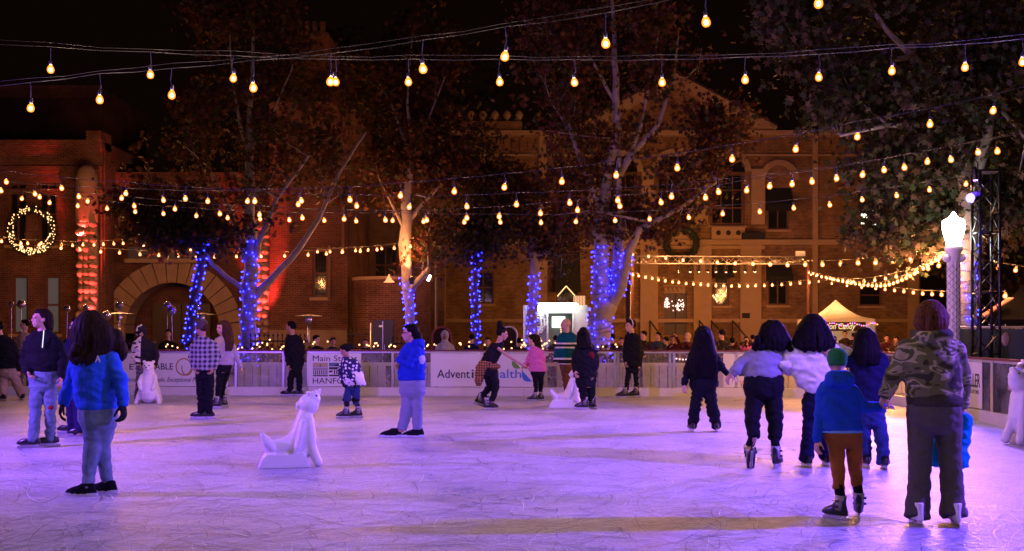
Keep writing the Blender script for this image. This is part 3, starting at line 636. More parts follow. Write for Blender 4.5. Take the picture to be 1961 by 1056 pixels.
# 14 cardigan girl
cg = dict(label='long haired girl in a pale open cardigan and black trousers beside the plaid boy', base=783, x=425, yaw=150, vox=0.015,
    head=(424, 629, 25), torso=[(427, 646, 8, .06), (428, 652, 17, .09), (430, 668, 18, .11), (431, 688, 17, .12), (432, 698, 17, .12)],
    hips=[(430, 690, 14, .1), (428, 705, 15, .11), (427, 714, 12, .1)],
    arms=[A((414, 662, .05), (410, 680, .045), (408, 697, .04)), A((444, 660, .05), (453, 683, .045), (461, 703, .036))],
    legs=[[(422, 710, .085), (420, 735, .07), (417, 765, .05)], [(434, 710, .085), (428, 735, .07), (422, 765, .05)]],
    feet=[(412, 783, 80, RT), (424, 781, 120, RT)], pants=BLACK, top=CARDI, hair='brown', hl=[(430, 622, 12, .08, .03), (436, 640, 10, .08, .0), (440, 658, 8, .06, -.08), (438, 670, 6, .04, -.1)])
person(cg)
z = MB(); z.rings([(cg['_J']((421, y), -.07), w/cg['_s'], .05) for y, w in ((648, 9), (660, 11), (680, 11), (692, 10))], 16); build(z, 'cream_top', CREAM, cg['_o'], smooth=True)
# 15 plaid boy
pb = dict(label='boy in a blurred plaid shirt, knit beanie and black trousers skating left', base=803, x=392, yaw=70, vox=0.015, face=False, k=.93,
    head=(386, 630, 27), torso=[(388, 645, 8, .07), (390, 652, 19, .10), (392, 668, 22, .13), (393, 690, 22, .14), (393, 708, 21, .14)],
    hips=[(392, 700, 17, .12), (392, 715, 18, .12), (392, 725, 15, .1)],
    arms=[A((371, 663, .055), (367, 686, .05), (372, 704, .04, -.1)), A((412, 663, .055), (417, 686, .05), (409, 704, .04, -.08))],
    legs=[[(384, 720, .085), (385, 750, .08), (386, 782, .066)], [(401, 720, .085), (401, 750, .08), (400, 782, .066)]],
    feet=[(381, 803, 85, CV), (399, 803, 75, CV)], pants=BLACK, top=PLAID, hair='brown', beanie=BEANIE, skin='mid')
person(pb)
# 16 split hoodie boy with the bear aid
sh = dict(label='youth in a hoodie half white print half black, pushing the white bear skating aid', base=771, x=275, yaw=-160, hp=-8, vox=0.016,
    head=(271, 636, 23), torso=[(273, 650, 8, .07), (274, 655, 18, .10), (275, 668, 21, .13), (275, 685, 20, .13), (275, 697, 18, .13)],
    hips=[(275, 690, 14, .11), (275, 705, 15, .11), (275, 714, 12, .1)],
    arms=[A((258, 663, .055), (256, 682, .052), (266, 698, .04, -.15)), A((293, 663, .055), (300, 682, .052), (297, 698, .04, -.1))],
    legs=[[(268, 712, .08), (266, 735, .07), (264, 755, .06)], [(283, 712, .08), (288, 735, .07), (290, 756, .06)]],
    feet=[(262, 769, -170, RT), (291, 771, -150, RT)], pants=SCAMO, top=BWH, hoodup=BWH, hair=None, skin='mid')
person(sh)
# 17 bending woman
bn = dict(label='topknot woman with an orange plaid shirt tied at her waist, reaching to the pink girl', base=785, x=940, yaw=-80, hp=-10, vox=0.015, sleeveless=True, face=True, topname='tee_shirt',
    head=(962, 640, 25), torso=[(955, 656, 9, .07), (950, 664, 14, .10), (943, 678, 16, .12), (936, 694, 15, .12), (934, 706, 14, .12)],
    hips=[(936, 698, 14, .12), (938, 712, 16, .13), (938, 722, 13, .1)],
    arms=[A((955, 668, .046, -.1), (975, 684, .038, -.1), (1002, 700, .03, -.05), palm=(0, 0, -1), curl=.3), A((936, 668, .046, .1), (924, 688, .038, .1), (938, 702, .03, 0))],
    legs=[[(944, 718, .095), (950, 738, .08), (942, 768, .055)], [(934, 718, .095), (938, 742, .075), (922, 762, .055)]],
    feet=[(938, 786, -85, RT), (919, 778, -80, RT, .15, 1.0, -18)], pants=BLACK, top=BLACK, hair='black', hb=[(957, 622, 7, 8, 0)], skin='mid')
person(bn)
J = bn['_J']; z = MB(); z.rings([(J((x, y), dy), w/bn['_s'], dp) for x, y, w, dp, dy in ((934, 692, 15, .13, 0), (928, 700, 15, .15, 0), (921, 712, 11, .14, 0), (918, 726, 8, .10, 0), (917, 738, 5, .05, 0))], 16)
z.ell(J((946, 702), -.05), (.12, .13, .05)); link('tied_shirt', remeshed(z, 'tied_shirt', OPLAID, .014, 2, bn['_org'], .02, 12), bn['_o'])
# 18 pink girl
pk = dict(label='small girl in a pink sweater and black leggings near the winged banner logo', base=769, x=1028, yaw=75, vox=0.015, k=.8,
    head=(1019, 652, 21), torso=[(1022, 664, 6, .05), (1024, 669, 12, .08), (1028, 682, 15, .10), (1029, 698, 16, .11), (1030, 711, 16, .11)],
    hips=[(1030, 703, 13, .1), (1030, 715, 14, .1), (1030, 722, 11, .08)],
    arms=[A((1017, 676, .04), (1010, 690, .036), (1004, 700, .03, -.05)), A((1040, 676, .04), (1042, 692, .036), (1041, 706, .03))],
    legs=[[(1025, 718, .07), (1026, 735, .06), (1027, 750, .045)], [(1036, 718, .07), (1036, 735, .06), (1035, 750, .045)]],
    feet=[(1021, 769, 85, RT), (1033, 768, 80, RT)], pants=BLACK, top=PINK, hair='dark', hl=[(1024, 648, 11, .07, .02), (1028, 660, 8, .06, .02), (1029, 668, 6, .05, .02)])
person(pk)
# 19 teal jersey
tj = dict(label='bald man in a teal striped hockey jersey and brown trousers standing at the barrier', base=763, x=1086, yaw=70, vox=0.017,
    head=(1083, 622, 23), torso=[(1085, 637, 8, .07), (1087, 643, 18, .11), (1089, 660, 21, .14), (1089, 680, 19, .14), (1088, 697, 18, .14)],
    hips=[(1087, 690, 15, .12), (1087, 703, 15, .12), (1087, 712, 12, .1)],
    arms=[A((1072, 650, .068), (1067, 672, .06), (1064, 690, .045)), A((1105, 650, .068), (1109, 672, .06), (1106, 690, .045))],
    legs=[[(1081, 708, .09), (1083, 728, .08), (1086, 748, .07)], [(1094, 708, .09), (1096, 728, .08), (1100, 746, .07)]],
    feet=[(1083, 763, 80, RT), (1108, 762, 80, RT)], pants=BROWNP, top=JERSEY, topname='jersey')
person(tj)
# 20 black hoodie kid
kh = dict(label='kid in a baggy black hoodie with a red graphic, right beside a white seal', base=785, x=1121, yaw=5, vox=0.015, face=False,
    head=(1117, 641, 26), torso=[(1119, 656, 9, .07), (1120, 663, 19, .10), (1121, 678, 23, .13), (1121, 700, 23, .14), (1121, 722, 22, .14)],
    hips=[(1122, 712, 20, .13), (1122, 730, 20, .13), (1122, 742, 17, .12)],
    arms=[A((1103, 675, .058), (1099, 695, .052), (1101, 710, .042, -.1)), A((1139, 675, .058), (1142, 698, .052), (1138, 716, .042, -.05))],
    legs=[[(1115, 735, .095), (1117, 755, .085), (1120, 768, .07)], [(1132, 735, .095), (1132, 755, .085), (1132, 768, .07)]],
    feet=[(1116, 785, 70, RT), (1133, 784, 40, RT)], pants=BLACK, top=BLACK, hair='black', hoodup=None, hl=[(1117, 638, 11, .08, 0), (1118, 652, 13, .09, -.03), (1120, 666, 14, .07, -.08)])
person(kh)
J = kh['_J']; z = MB(); z.ell(J((1131, 682), -.085), (.075, .05, .085)); build(z, 'graphic', fabric('red_graphic', (.10, .008, .008), .8, scale=30), kh['_o'], smooth=True)
# 21 headband man
hb = dict(label='young man in a long black jacket with a pale headband at the clear panels', base=762, x=1211, yaw=115, vox=0.015,
    head=(1207, 625, 24), torso=[(1210, 639, 8, .07), (1211, 644, 15, .10), (1212, 660, 17, .13), (1213, 685, 17, .14), (1213, 701, 16, .14)],
    hips=[(1212, 692, 13, .11), (1211, 705, 13, .11), (1211, 714, 11, .1)],
    arms=[A((1200, 655, .058), (1197, 675, .052), (1198, 692, .04, -.1)), A((1224, 655, .058), (1228, 677, .052), (1225, 697, .04))],
    legs=[[(1205, 710, .07), (1201, 730, .058), (1200, 746, .05)], [(1217, 710, .07), (1219, 730, .058), (1219, 746, .05)]],
    feet=[(1193, 763, 88, RT), (1214, 762, 88, RT)], pants=BLACK, top=BLACK, topname='jacket', hair='dark')
person(hb)
z = MB(); H_ = hb['_H']; q = [hb['_hc'] + hb['_HM'] @ (Vector((0.089*math.cos(a), -0.005 + 0.03*math.sin(a)*0, 0.03 + 0.10*math.sin(a)))*(H_/.235)) for a in [PI*i/12 for i in range(13)]]
z.tube(q, .012, 6); build(z, 'headband', WHITE, hb['_o'], smooth=True)
# 22 right edge puffer
pf = dict(label='person in a shiny silver puffer jacket leaning on the seal at the right edge', base=845, x=2000, yaw=70, vox=0.018, face=False,
    head=(2000, 640, 33), torso=[(2000, 660, 12, .08), (2001, 668, 26, .12), (2002, 690, 32, .16), (2002, 720, 32, .17), (2002, 745, 30, .16)],
    hips=[(2002, 735, 24, .14), (2002, 755, 25, .14), (2002, 768, 18, .1)],
    arms=[A((1978, 690, .08), (1958, 706, .075, -.02), (1942, 728, .055, -.05)), A((2026, 690, .08), (2032, 715, .07), (2026, 745, .055))],
    legs=[[(1992, 765, .1), (1985, 795, .085), (1982, 825, .07)], [(2012, 765, .1), (2012, 795, .085), (2012, 825, .07)]],
    feet=[(1974, 847, 80, RT), (2010, 847, 80, RT)], pants=BLACK, top=SILVER, topname='puffer_jacket', hair='dark', fold=.02)
person(pf)
# blue carrier bag held by the camouflage woman
J = camo['_J']; g = MB()
g.rings([(J((1845, 792), .12), 6/camo['_s'], .10), (J((1838, 800), .14), 22/camo['_s'], .12), (J((1822, 840), .15), 33/camo['_s'], .12), (J((1818, 870), .15), 36/camo['_s'], .12), (J((1820, 893), .15), 34/camo['_s'], .10)], 20)
bo = link('carrier_bag', remeshed(g, 'carrier_bag', CYAN, .012, 2, camo['_org'], .02, 9), None, camo['_org'])
tag(bo, 'bright blue carrier bag hanging in front of the woman in camouflage', 'bag')
hd = MB(); hd.tube([J((1835, 803), .13), J((1842, 785), .09), J((1849, 803), .13)], .006, 6); build(hd, 'handle', CYAN, bo)

# ---------------------------------------------------------------- onlookers behind the barrier (seen from the chest up)
def onlooker(px, hy, D, yaw, top, pants, hair, label, skin='light', hood=None, group='onlookers behind the barrier', longh=False, arm_up=False, w=1.0, beanie=None):
    s = F/D; u = lambda m: m*s
    X = lambda dx: px + u(dx); Y = lambda dz: hy + u(dz)       # metres down from the head centre
    gz = HY + CH*s; leg = gz - hy; 
    sc = leg/s/1.62                                           # body height scale
    q = lambda m: hy + leg*(m/1.62)
    side = abs(math.cos(R(yaw))) < .6; sw = (.16 if side else .21)*w*sc
    sp = dict(label=label, group=group, D=D, x=px, yaw=yaw, vox=.024, skin=skin, head=(px, hy, u(.235)), torso=[(px, q(.19), u(.07), .06), (px, q(.24), u(sw*.8), .09), (px, q(.34), u(sw), .13), (px, q(.6), u(sw*.92), .13), (px, q(.78), u(sw*.9), .13)],
        hips=[(px, q(.72), u(.15), .12), (px, q(.85), u(.16), .13), (px, q(.92), u(.12), .1)],
        arms=[A((X(-sw), q(.33), .055), (X(-sw-.05), q(.55), .05), (X(-sw*.7), q(.72) if not arm_up else q(.38), .04, -.15)),
              A((X(sw), q(.33), .055), (X(sw+.05), q(.55) if not arm_up else q(.2), .05), (X(sw*.7), q(.72) if not arm_up else q(-.1), .04, -.15))],
        legs=[[(X(-.09), q(.9), .085), (X(-.10), q(1.2), .07), (X(-.10), q(1.55), .06)], [(X(.09), q(.9), .085), (X(.10), q(1.2), .07), (X(.10), q(1.55), .06)]],
        feet=[(X(-.10), gz, yaw, 'shoe', 0), (X(.10), gz, yaw, 'shoe', 0)], pants=pants, top=top, hair=hair if not hood else None, hoodup=hood, beanie=beanie)
    if longh: sp['hl'] = [(px, hy, u(.10), .09, .03), (px, hy+u(.12), u(.12), .08, .05), (px, hy+u(.26), u(.11), .06, .06)]
    return person(sp)
GY = fabric('pale_grey_hoodie', (.3, .3, .32), .1); TAN = fabric('tan_hood', (.45, .33, .2), .1); DBROWN = fabric('dark_brown_coat', (.03, .018, .012), .3); SLATE = fabric('slate_jacket', (.03, .04, .05), .2)
OL = [
 (47, 622, 28, 110, BEIGE, BLACK, 'dark', 'onlooker with dark hair behind the barrier, just left of the black quarter-zip girl', {}),
 (212, 634, 29, 170, DBROWN, BLACK, 'brown', 'brown haired woman behind the barrier facing the rink by the blue woman', dict(longh=True)),
 (322, 640, 30, 190, BLACK, BLACK, 'black', 'onlooker in dark clothes behind the barrier by the silver balloons', {}),
 (607, 651, 29.5, -120, BLACK, BLACK, 'black', 'man with short dark hair in black behind the Main Street banner looking right', {}),
 (852, 643, 29, 180, GY, BLACK, None, 'man in a pale grey hoodie with the hood up watching from behind the long banner', dict(hood=GY, skin='brown')),
 (903, 648, 32, 10, NAVY, BLACK, 'black', 'dark jacketed onlooker by the blue lit thin trunk', {}),
 (934, 655, 30, 180, DBROWN, BLACK, 'black', 'onlooker in a brown coat behind the winged logo banner', {}),
 (995, 655, 33, 0, BLACK, BLACK, 'black', 'dark onlooker left of the food trailer door', {}),
 (1064, 650, 36, 0, SLATE, BLACK, 'dark', 'onlooker in a slate jacket waiting in front of the food trailer', {}),
 (1172, 648, 33, 20, BLACK, BLACK, 'black', 'onlooker in black beside the big blue lit tree', {}),
 (1190, 654, 36, 170, SLATE, BLACK, 'brown', 'pale faced onlooker between the tree and the metal pole', {}),
 (1232, 642, 35, 110, OLIVE, BLACK, 'dark', 'onlooker in a dark olive coat turned left, right of the metal pole', {}),
 (1260, 644, 37, 130, SLATE, BLACK, 'black', 'man in a shiny slate jacket holding a drink below the doorway', {}),
 (1289, 650, 37, 170, MAROON, BLACK, 'auburn', 'red haired woman in a maroon top raising one arm', dict(arm_up=True)),
 (1316, 645, 37, 140, MAROON, BLACK, None, 'onlooker in a maroon coat with a cream hood up', dict(hood=TAN)),
 (1382, 641, 35, 110, OLIVE, BLACK, 'black', 'onlooker in a dark cap and olive coat below the star lit window', dict(beanie=BLACK)),
 (1402, 655, 34, 0, BLACK, BLACK, 'black', 'onlooker in black with back turned below the wall vent', {}),
 (1429, 652, 37, 165, PINK, BLACK, 'dark', 'onlooker in a pink coat partly hidden by the grey sweatshirt woman', {}),
 (1618, 640, 44, 170, DBROWN, BLACK, 'black', 'customer in brown at the left of the candy tent counter', dict(group='customers at the candy tent')),
 (1634, 644, 45, 20, BLACK, BLACK, 'dark', 'customer in black at the middle of the candy tent counter', dict(group='customers at the candy tent')),
 (1698, 648, 40, 180, MAROON, BLACK, 'dark', 'woman in a maroon coat right of the candy tent', {}),
 (1338, 652, 39, 180, DBROWN, BLACK, 'dark', 'onlooker in a dark brown coat to the left of the very long haired skater', {}),

 (638, 655, 31, 200, SLATE, BLACK, 'dark', 'onlooker in slate between the daisy child and the man in black behind the banner', {}),
 (700, 657, 32, 180, BLACK, BLACK, 'brown', 'brown haired onlooker just left of the utility cabinet', {}),
 (1148, 655, 35, 150, DBROWN, BLACK, 'dark', 'onlooker in dark brown at the foot of the large forked sycamore', {}),
 (1220, 657, 40, 160, BEIGE, BLACK, 'brown', 'onlooker in a beige coat partly behind the headband man', {}),
 (1275, 652, 41, 60, GY, BLACK, 'dark', 'onlooker in pale grey below the courthouse doorway', {}),
 (1361, 656, 40, 150, CREAM, BLACK, 'auburn', 'onlooker in a cream top behind the very long haired skater', {}),
 (1441, 648, 42, 10, BLACK, BLACK, 'black', 'onlooker in black left of the curly haired woman', {}),
 (1529, 652, 41, 170, SLATE, BLACK, 'dark', 'onlooker in slate between the curly haired woman and the one in white', {}),
 (1598, 650, 47, 150, REDC, BLACK, 'dark', 'customer in dull red at the far left of the candy tent', dict(group='customers at the candy tent')),
 (1716, 652, 38, 150, DBROWN, BLACK, 'black', 'onlooker in a brown coat just left of the camouflage woman', {}),
]
for px, hy, D, yw, tp, pn, hr_, lb, kw in OL: onlooker(px, hy, D, yw, tp, pn, hr_, lb, **kw)
# ================================================================ ICE AND GROUND
def ice_material():
    m, nt, b = nodes_of('skated_ice'); N, L = nt.nodes, nt.links
    b.inputs['Roughness'].default_value = 0.5; b.inputs['Specular IOR Level'].default_value = 0.35
    tc = N.new('ShaderNodeTexCoord'); O = tc.outputs['Object']
    # snow / scraped patches
    n1 = N.new('ShaderNodeTexNoise'); n1.inputs['Scale'].default_value = 0.55; n1.inputs['Detail'].default_value = 10; n1.inputs['Roughness'].default_value = 0.72; n1.inputs['Distortion'].default_value = 0.5; L.new(O, n1.inputs['Vector'])
    n2 = N.new('ShaderNodeTexNoise'); n2.inputs['Scale'].default_value = 22; n2.inputs['Detail'].default_value = 8; n2.inputs['Roughness'].default_value = 0.8; L.new(O, n2.inputs['Vector'])
    r = ramp(N, [(0.32, (0.34, 0.36, 0.45)), (0.5, (0.60, 0.61, 0.67)), (0.68, (0.78, 0.78, 0.80))], 'LINEAR'); L.new(n1.outputs['Fac'], r.inputs[0])
    n3 = N.new('ShaderNodeTexNoise'); n3.inputs['Scale'].default_value = 75; n3.inputs['Detail'].default_value = 5; n3.inputs['Roughness'].default_value = 0.8; L.new(O, n3.inputs['Vector'])
    av = N.new('ShaderNodeMix'); av.data_type = 'FLOAT'; av.inputs[0].default_value = .5; L.new(n2.outputs['Fac'], av.inputs[2]); L.new(n3.outputs['Fac'], av.inputs[3])
    r2 = ramp(N, [(0.42, (0.62, 0.63, 0.66)), (0.58, (1.18, 1.18, 1.18))], 'LINEAR'); L.new(av.outputs[0], r2.inputs[0])
    mx = N.new('ShaderNodeMix'); mx.data_type = 'RGBA'; mx.blend_type = 'MULTIPLY'; mx.inputs[0].default_value = 1; L.new(r.outputs[0], mx.inputs[6]); L.new(r2.outputs[0], mx.inputs[7])
    L.new(mx.outputs[2], b.inputs['Base Color'])
    rr = N.new('ShaderNodeMapRange'); rr.inputs[1].default_value = .3; rr.inputs[2].default_value = .7; rr.inputs[3].default_value = 0.2; rr.inputs[4].default_value = 0.7; L.new(n1.outputs['Fac'], rr.inputs[0]); L.new(rr.outputs[0], b.inputs['Roughness'])
    bp = N.new('ShaderNodeBump'); bp.inputs['Strength'].default_value = 0.9; bp.inputs['Distance'].default_value = 0.022; L.new(av.outputs[0], bp.inputs['Height']); L.new(bp.outputs[0], b.inputs['Normal'])
    return m
def struct(o): return tag(o, kind='structure')
mb = MB(); mb.add([(-500, -80, -.02), (500, -80, -.02), (500, 700, -.02), (-500, 700, -.02)], [(0, 1, 2, 3)])
struct(build(mb, 'ground', mat('asphalt', (.045, .042, .04), .85, 0, .3, .8, bump=.3, bscale=30)))
# rink outline: far wall, rounded corner, right-hand wall
WL = Vector((-17.0, 26.9, 0)); 
def rink_path():
    pts = [Vector((-17.0, 26.75, 0)), Vector((5.2, 25.75, 0))]
    c = Vector((5.2 - .12, 23.2, 0)); r = 2.55
    for i in range(1, 9):
        a = R(87.4 - i*(87.4)/8); pts.append(Vector((c.x + r*math.cos(a), c.y + r*math.sin(a), 0)))
    pts += [Vector((7.62, 19.0, 0)), Vector((7.42, 13.0, 0)), Vector((7.35, 6.0, 0)), Vector((7.35, -6.0, 0))]
    return pts
RP = rink_path()
mb = MB(); o_ = RP + [Vector((-17, -6, 0))]; n_ = len(o_)
mb.add([(p.x, p.y, 0) for p in o_], [tuple(range(n_))[::-1]])
struct(build(mb, 'ice_rink_surface', ice_material()))

# skate cuts: thin curved strips of shaved snow and dark grooves lying on the ice
rk = random.Random(21); mb = MB()
for i in range(24000):
    y = 5.0 + 21.0*rk.random()**1.5; x = rk.uniform(-.52*y-1, min(7.0, .5*y+1)); r = rk.uniform(.25, 4)*rk.choice((-1, 1)); L_ = rk.uniform(.06, .35) if rk.random() < .6 else rk.uniform(.3, 1.2); a = rk.gauss(0, .7) if rk.random() < .6 else rk.uniform(0, 6.28); w = rk.uniform(.0018, .005); z = .002 + .004*rk.random(); n = 6; vs = []
    mb.cur = 0 if rk.random() < .38 else 1; px_, py_ = x, y
    for j in range(n+1):
        th = a + L_/r*j/n; ww = w*math.sin(PI*(j+.35)/(n+.7)); nx, ny = -math.sin(th), math.cos(th); vs += [(px_+nx*ww, py_+ny*ww, z), (px_-nx*ww, py_-ny*ww, z)]; px_ += math.cos(th)*L_/n; py_ += math.sin(th)*L_/n
    if max(v[0] for v in vs) > 7.25 or max(v[1] for v in vs) > 25.5: continue
    mb.add(vs, [(2*j, 2*j+1, 2*j+3, 2*j+2) for j in range(n)])
tag(build(mb, 'skate_cuts', [mat('shaved_snow', (.88, .88, .9), .8, 0, .08), mat('dark_groove', (.16, .17, .26), .4, 0, .2)]), kind='stuff')

# ================================================================ RINK BARRIER
PLASTIC = mat('white_plastic', (.62, .62, .62), .38, 0, .06, 6, bump=.03); KICK = mat('kick_plate', (.58, .57, .52), .5, 0, .14, 5, bump=.1)
ALU = mat('aluminium', (.55, .55, .56), .3, 1.0, .1, 20); CAP = mat('red_cap_rail', (.12, .01, .012), .5, 0, .2)
def glassy():
    m, nt, b = nodes_of('scratched_clear_panel'); N, L = nt.nodes, nt.links
    out = N['Material Output']; tr = N.new('ShaderNodeBsdfTransparent'); tr.inputs[0].default_value = (.93, .93, .95, 1)
    b.inputs['Base Color'].default_value = (.65, .65, .68, 1); b.inputs['Roughness'].default_value = .18; b.inputs['Specular IOR Level'].default_value = .9
    tc = N.new('ShaderNodeTexCoord'); n = N.new('ShaderNodeTexNoise'); n.inputs['Scale'].default_value = 3; n.inputs['Detail'].default_value = 9; n.inputs['Roughness'].default_value = .75; L.new(tc.outputs['Object'], n.inputs['Vector'])
    mr = N.new('ShaderNodeMapRange'); mr.inputs[1].default_value = .4; mr.inputs[2].default_value = .8; mr.inputs[3].default_value = .04; mr.inputs[4].default_value = .26; L.new(n.outputs['Fac'], mr.inputs[0])
    mx = N.new('ShaderNodeMixShader'); L.new(mr.outputs[0], mx.inputs[0]); L.new(tr.outputs[0], mx.inputs[1]); L.new(b.outputs[0], mx.inputs[2]); L.new(mx.outputs[0], out.inputs[0])
    return m
CLEAR = glassy()
def wall_at(px, i0=0):
    """point on the far wall line under photo column px"""
    a, b = RP[0], RP[1]; k = (px - CX)/F; t = (a.x - k*a.y)/((a.x - k*a.y) - (b.x - k*b.y)); return a + (b - a)*t
bar = empty('rink_barrier', (RP[1].x, RP[1].y, 0), 'low rink barrier of clear panels with a white kick plate and dark red cap rail', 'barrier')
kp = MB(); cap = MB(); rail = MB()
def seg_box(mb, a, b, z0, z1, off0, off1):
    d = (b - a).normalized(); nrm = Vector((-d.y, d.x, 0))
    q = [a + nrm*off0, b + nrm*off0, b + nrm*off1, a + nrm*off1]
    mb.add([(p.x, p.y, z0) for p in q] + [(p.x, p.y, z1) for p in q], [(0,3,2,1),(4,5,6,7),(0,1,5,4),(1,2,6,5),(2,3,7,6),(3,0,4,7)])
for i in range(len(RP)-1):
    a, b = RP[i], RP[i+1]; L_ = (b-a).length; n = max(1, round(L_/2.44)) if L_ > 2 else 1
    seg_box(cap, a, b, 1.005, 1.04, -.03, .07); seg_box(rail, a, b, .965, 1.0, -.012, .052)
    for j in range(n):
        p, q = a + (b-a)*(j/n), a + (b-a)*((j+1)/n); e = (q-p).normalized()*.004 if L_ > 2 else (q-p)*0
        seg_box(kp, p+e, q-e, 0.0, .19, -.035, .06)
build(kp, 'kick_plate', KICK, bar); build(cap, 'cap_rail', CAP, bar); build(rail, 'top_rail', ALU, bar)
mb = MB()
for i in range(len(RP)-1): seg_box(mb, RP[i], RP[i+1], .192, .964, .012, .02)
build(mb, 'clear_panel', CLEAR, bar)
posts = [wall_at(x) for x in (452, 543, 752, 1178, 1184, 1283, 1291, 1410, 1545)] + [RP[5], RP[9] + (RP[10]-RP[9])*.25, RP[10] + (RP[11]-RP[10])*.15, RP[10] + (RP[11]-RP[10])*.45, RP[10] + (RP[11]-RP[10])*.8]
for p in posts:
    mb = MB(); mb.box(p.x-.025, p.x+.025, p.y-.03, p.y+.07, .191, 1.0); build(mb, 'post', ALU, bar)

def on_wall(px0, px1, name, label, draw):
    """a board screwed to the ice side of the far wall between two photo columns"""
    a, b = wall_at(px0), wall_at(px1); d = (b-a).normalized(); nrm = Vector((d.y, -d.x, 0))
    t = empty(name, (a.x, a.y, .2), label, 'banner', 'advertising banners on the rink barrier')
    mb = MB(); seg_box(mb, a, b, .205, .96, -.024, -.013); build(mb, 'board', PLASTIC, t)
    draw(t, a + nrm*.0265, b + nrm*.0265, d, F/((a.y+b.y)/2)); return t
INK = mat('ink_navy', (.012, .012, .05), .6, 0, .1); INKB = mat('ink_blue', (.03, .16, .5), .6, 0, .1); INKG = mat('ink_green', (.10, .3, .03), .6, 0, .1); INKR = mat('ink_red', (.45, .03, .02), .6, 0, .1)
GOLD = mat('ink_gold', (.35, .20, .06), .5, 0, .1); INKK = mat('ink_black', (.012, .012, .014), .6, 0, .1); SAND = mat('ink_sand', (.4, .33, .16), .6, 0, .1); TEALI = mat('ink_teal', (.05, .14, .2), .6, 0, .1)
def wtext(t, body, base, d, s, x, y, w, h, m, shear=0, bold=.0, name='lettering'):
    """x,y = lower left in photo pixels measured on the wall"""
    mb = MB(); k = (x - CX)/F; tt = (base.x - k*base.y)/(k*d.y - d.x); p = base + d*tt
    z = CH + (HY - y)*p.y/F; put_text(mb, body, (p.x, p.y, z), w/s, h/s, d, shear, bold); return build(mb, name, m, t)
def wshape(t, base, d, s, polys, m, name, dz=0.0):
    mb = MB(); nrm = Vector((d.y, -d.x, 0))
    for poly in polys:
        vs = []
        for x, y in poly:
            k = (x - CX)/F; tt = (base.x - k*base.y)/(k*d.y - d.x); p = base + d*tt + nrm*dz; vs.append((p.x, p.y, CH + (HY-y)*p.y/F))
        n = len(vs); back = [(x - nrm.x*.004, y - nrm.y*.004, z) for x, y, z in vs]
        mb.add(vs + back, [tuple(range(n)), tuple(range(n, 2*n))[::-1]] + [(i, i+n, (i+1)%n+n, (i+1)%n) for i in range(n)])
    return build(mb, name, m, t)
def ringp(cx, cy, rx, ry, w, a0=0, a1=360, n=26):
    out = []
    for i in range(n):
        p, q = R(a0 + (a1-a0)*i/n), R(a0 + (a1-a0)*(i+1)/n)
        out.append([(cx+rx*math.cos(p), cy+ry*math.sin(p)), (cx+rx*math.cos(q), cy+ry*math.sin(q)), (cx+(rx-w)*math.cos(q), cy+(ry-w)*math.sin(q)), (cx+(rx-w)*math.cos(p), cy+(ry-w)*math.sin(p))])
    return out
def bA(t, a, b, d, s):
    wtext(t, 'E', a, d, s, 248, 708, 8, 11, INK, bold=.008); wtext(t, 'ABLE', a, d, s, 296, 708, 36, 12, INK, bold=.008)
    wtext(t, 'Exceptional People. Exceptional Performance', a, d, s, 240, 731, 182, 8.5, INK, shear=.3)
    wshape(t, a, d, s, ringp(352, 703, 16, 17, 2.6) + ringp(358, 705, 11, 15, 2.2, -60, 200), GOLD, 'ring_emblem')
on_wall(205, 437, 'banner', 'white banner with dark serif lettering and a gold ring emblem behind the plaid boy', bA)
def bB(t, a, b, d, s):
    wtext(t, 'Main Street', a, d, s, 599, 692, 86, 11, INKK); wtext(t, 'HANFORD', a, d, s, 599, 735, 84, 11, INKK)
    wshape(t, a, d, s, [[(599, 702), (628, 702), (628, 695), (599, 695)]], SAND, 'emblem_sky'); wshape(t, a, d, s, [[(630, 702), (662, 702), (662, 695), (630, 695)]], TEALI, 'emblem_sky')
    P_ = [[(612, 702), (615, 702), (613.5, 697)], [(599, 704), (628, 704), (628, 702.6), (599, 702.6)], [(599, 721), (628, 721), (628, 718.8), (599, 718.8)], [(599, 708), (628, 708), (628, 706), (599, 706)]]
    P_ += [[(600+i*3.6, 718), (601.8+i*3.6, 718), (601.8+i*3.6, 709), (600+i*3.6, 709)] for i in range(8)]
    P_ += [[(638, 702), (654, 702), (646, 697)], [(630, 708), (662, 708), (662, 703.4), (630, 703.4)], [(630, 721), (662, 721), (662, 718), (630, 718)]]
    P_ += [[(630, 713.5), (637, 713.5), (637, 710), (630, 710)], [(655, 713.5), (662, 713.5), (662, 710), (655, 710)]] + [[(639.5+i*4.4, 717), (642+i*4.4, 717), (642+i*4.4, 709), (639.5+i*4.4, 709)] for i in range(4)]
    wshape(t, a, d, s, P_, INKK, 'town_emblem', .003)
on_wall(588, 692, 'banner', 'white banner reading Main Street above a drawing of arcaded buildings', bB)
def bC(t, a, b, d, s):
    wtext(t, 'Advent', a, d, s, 837, 724, 63, 16, INK, bold=.008); wtext(t, 'i', a, d, s, 903, 724, 4.5, 16, INK, bold=.008); wtext(t, 'Health', a, d, s, 924, 724, 74, 16, INKB, bold=.008)
    wshape(t, a, d, s, [[(980, 691), (986, 694), (992, 699), (997, 706), (990, 706.5), (984, 705), (980.5, 700)]], INKG, 'green_petal')
    wshape(t, a, d, s, [[(998, 706), (1001, 698), (1007, 694), (1013, 693.5), (1013, 701), (1010, 706)]], INKR, 'red_petal')
    wshape(t, a, d, s, [[(999, 709), (1019, 731), (1010, 731.5), (1003, 729), (999.5, 722)]], INKB, 'blue_petal')
on_wall(825, 1021, 'banner', 'long white banner with blue lettering and a green, red and blue petal emblem', bC)
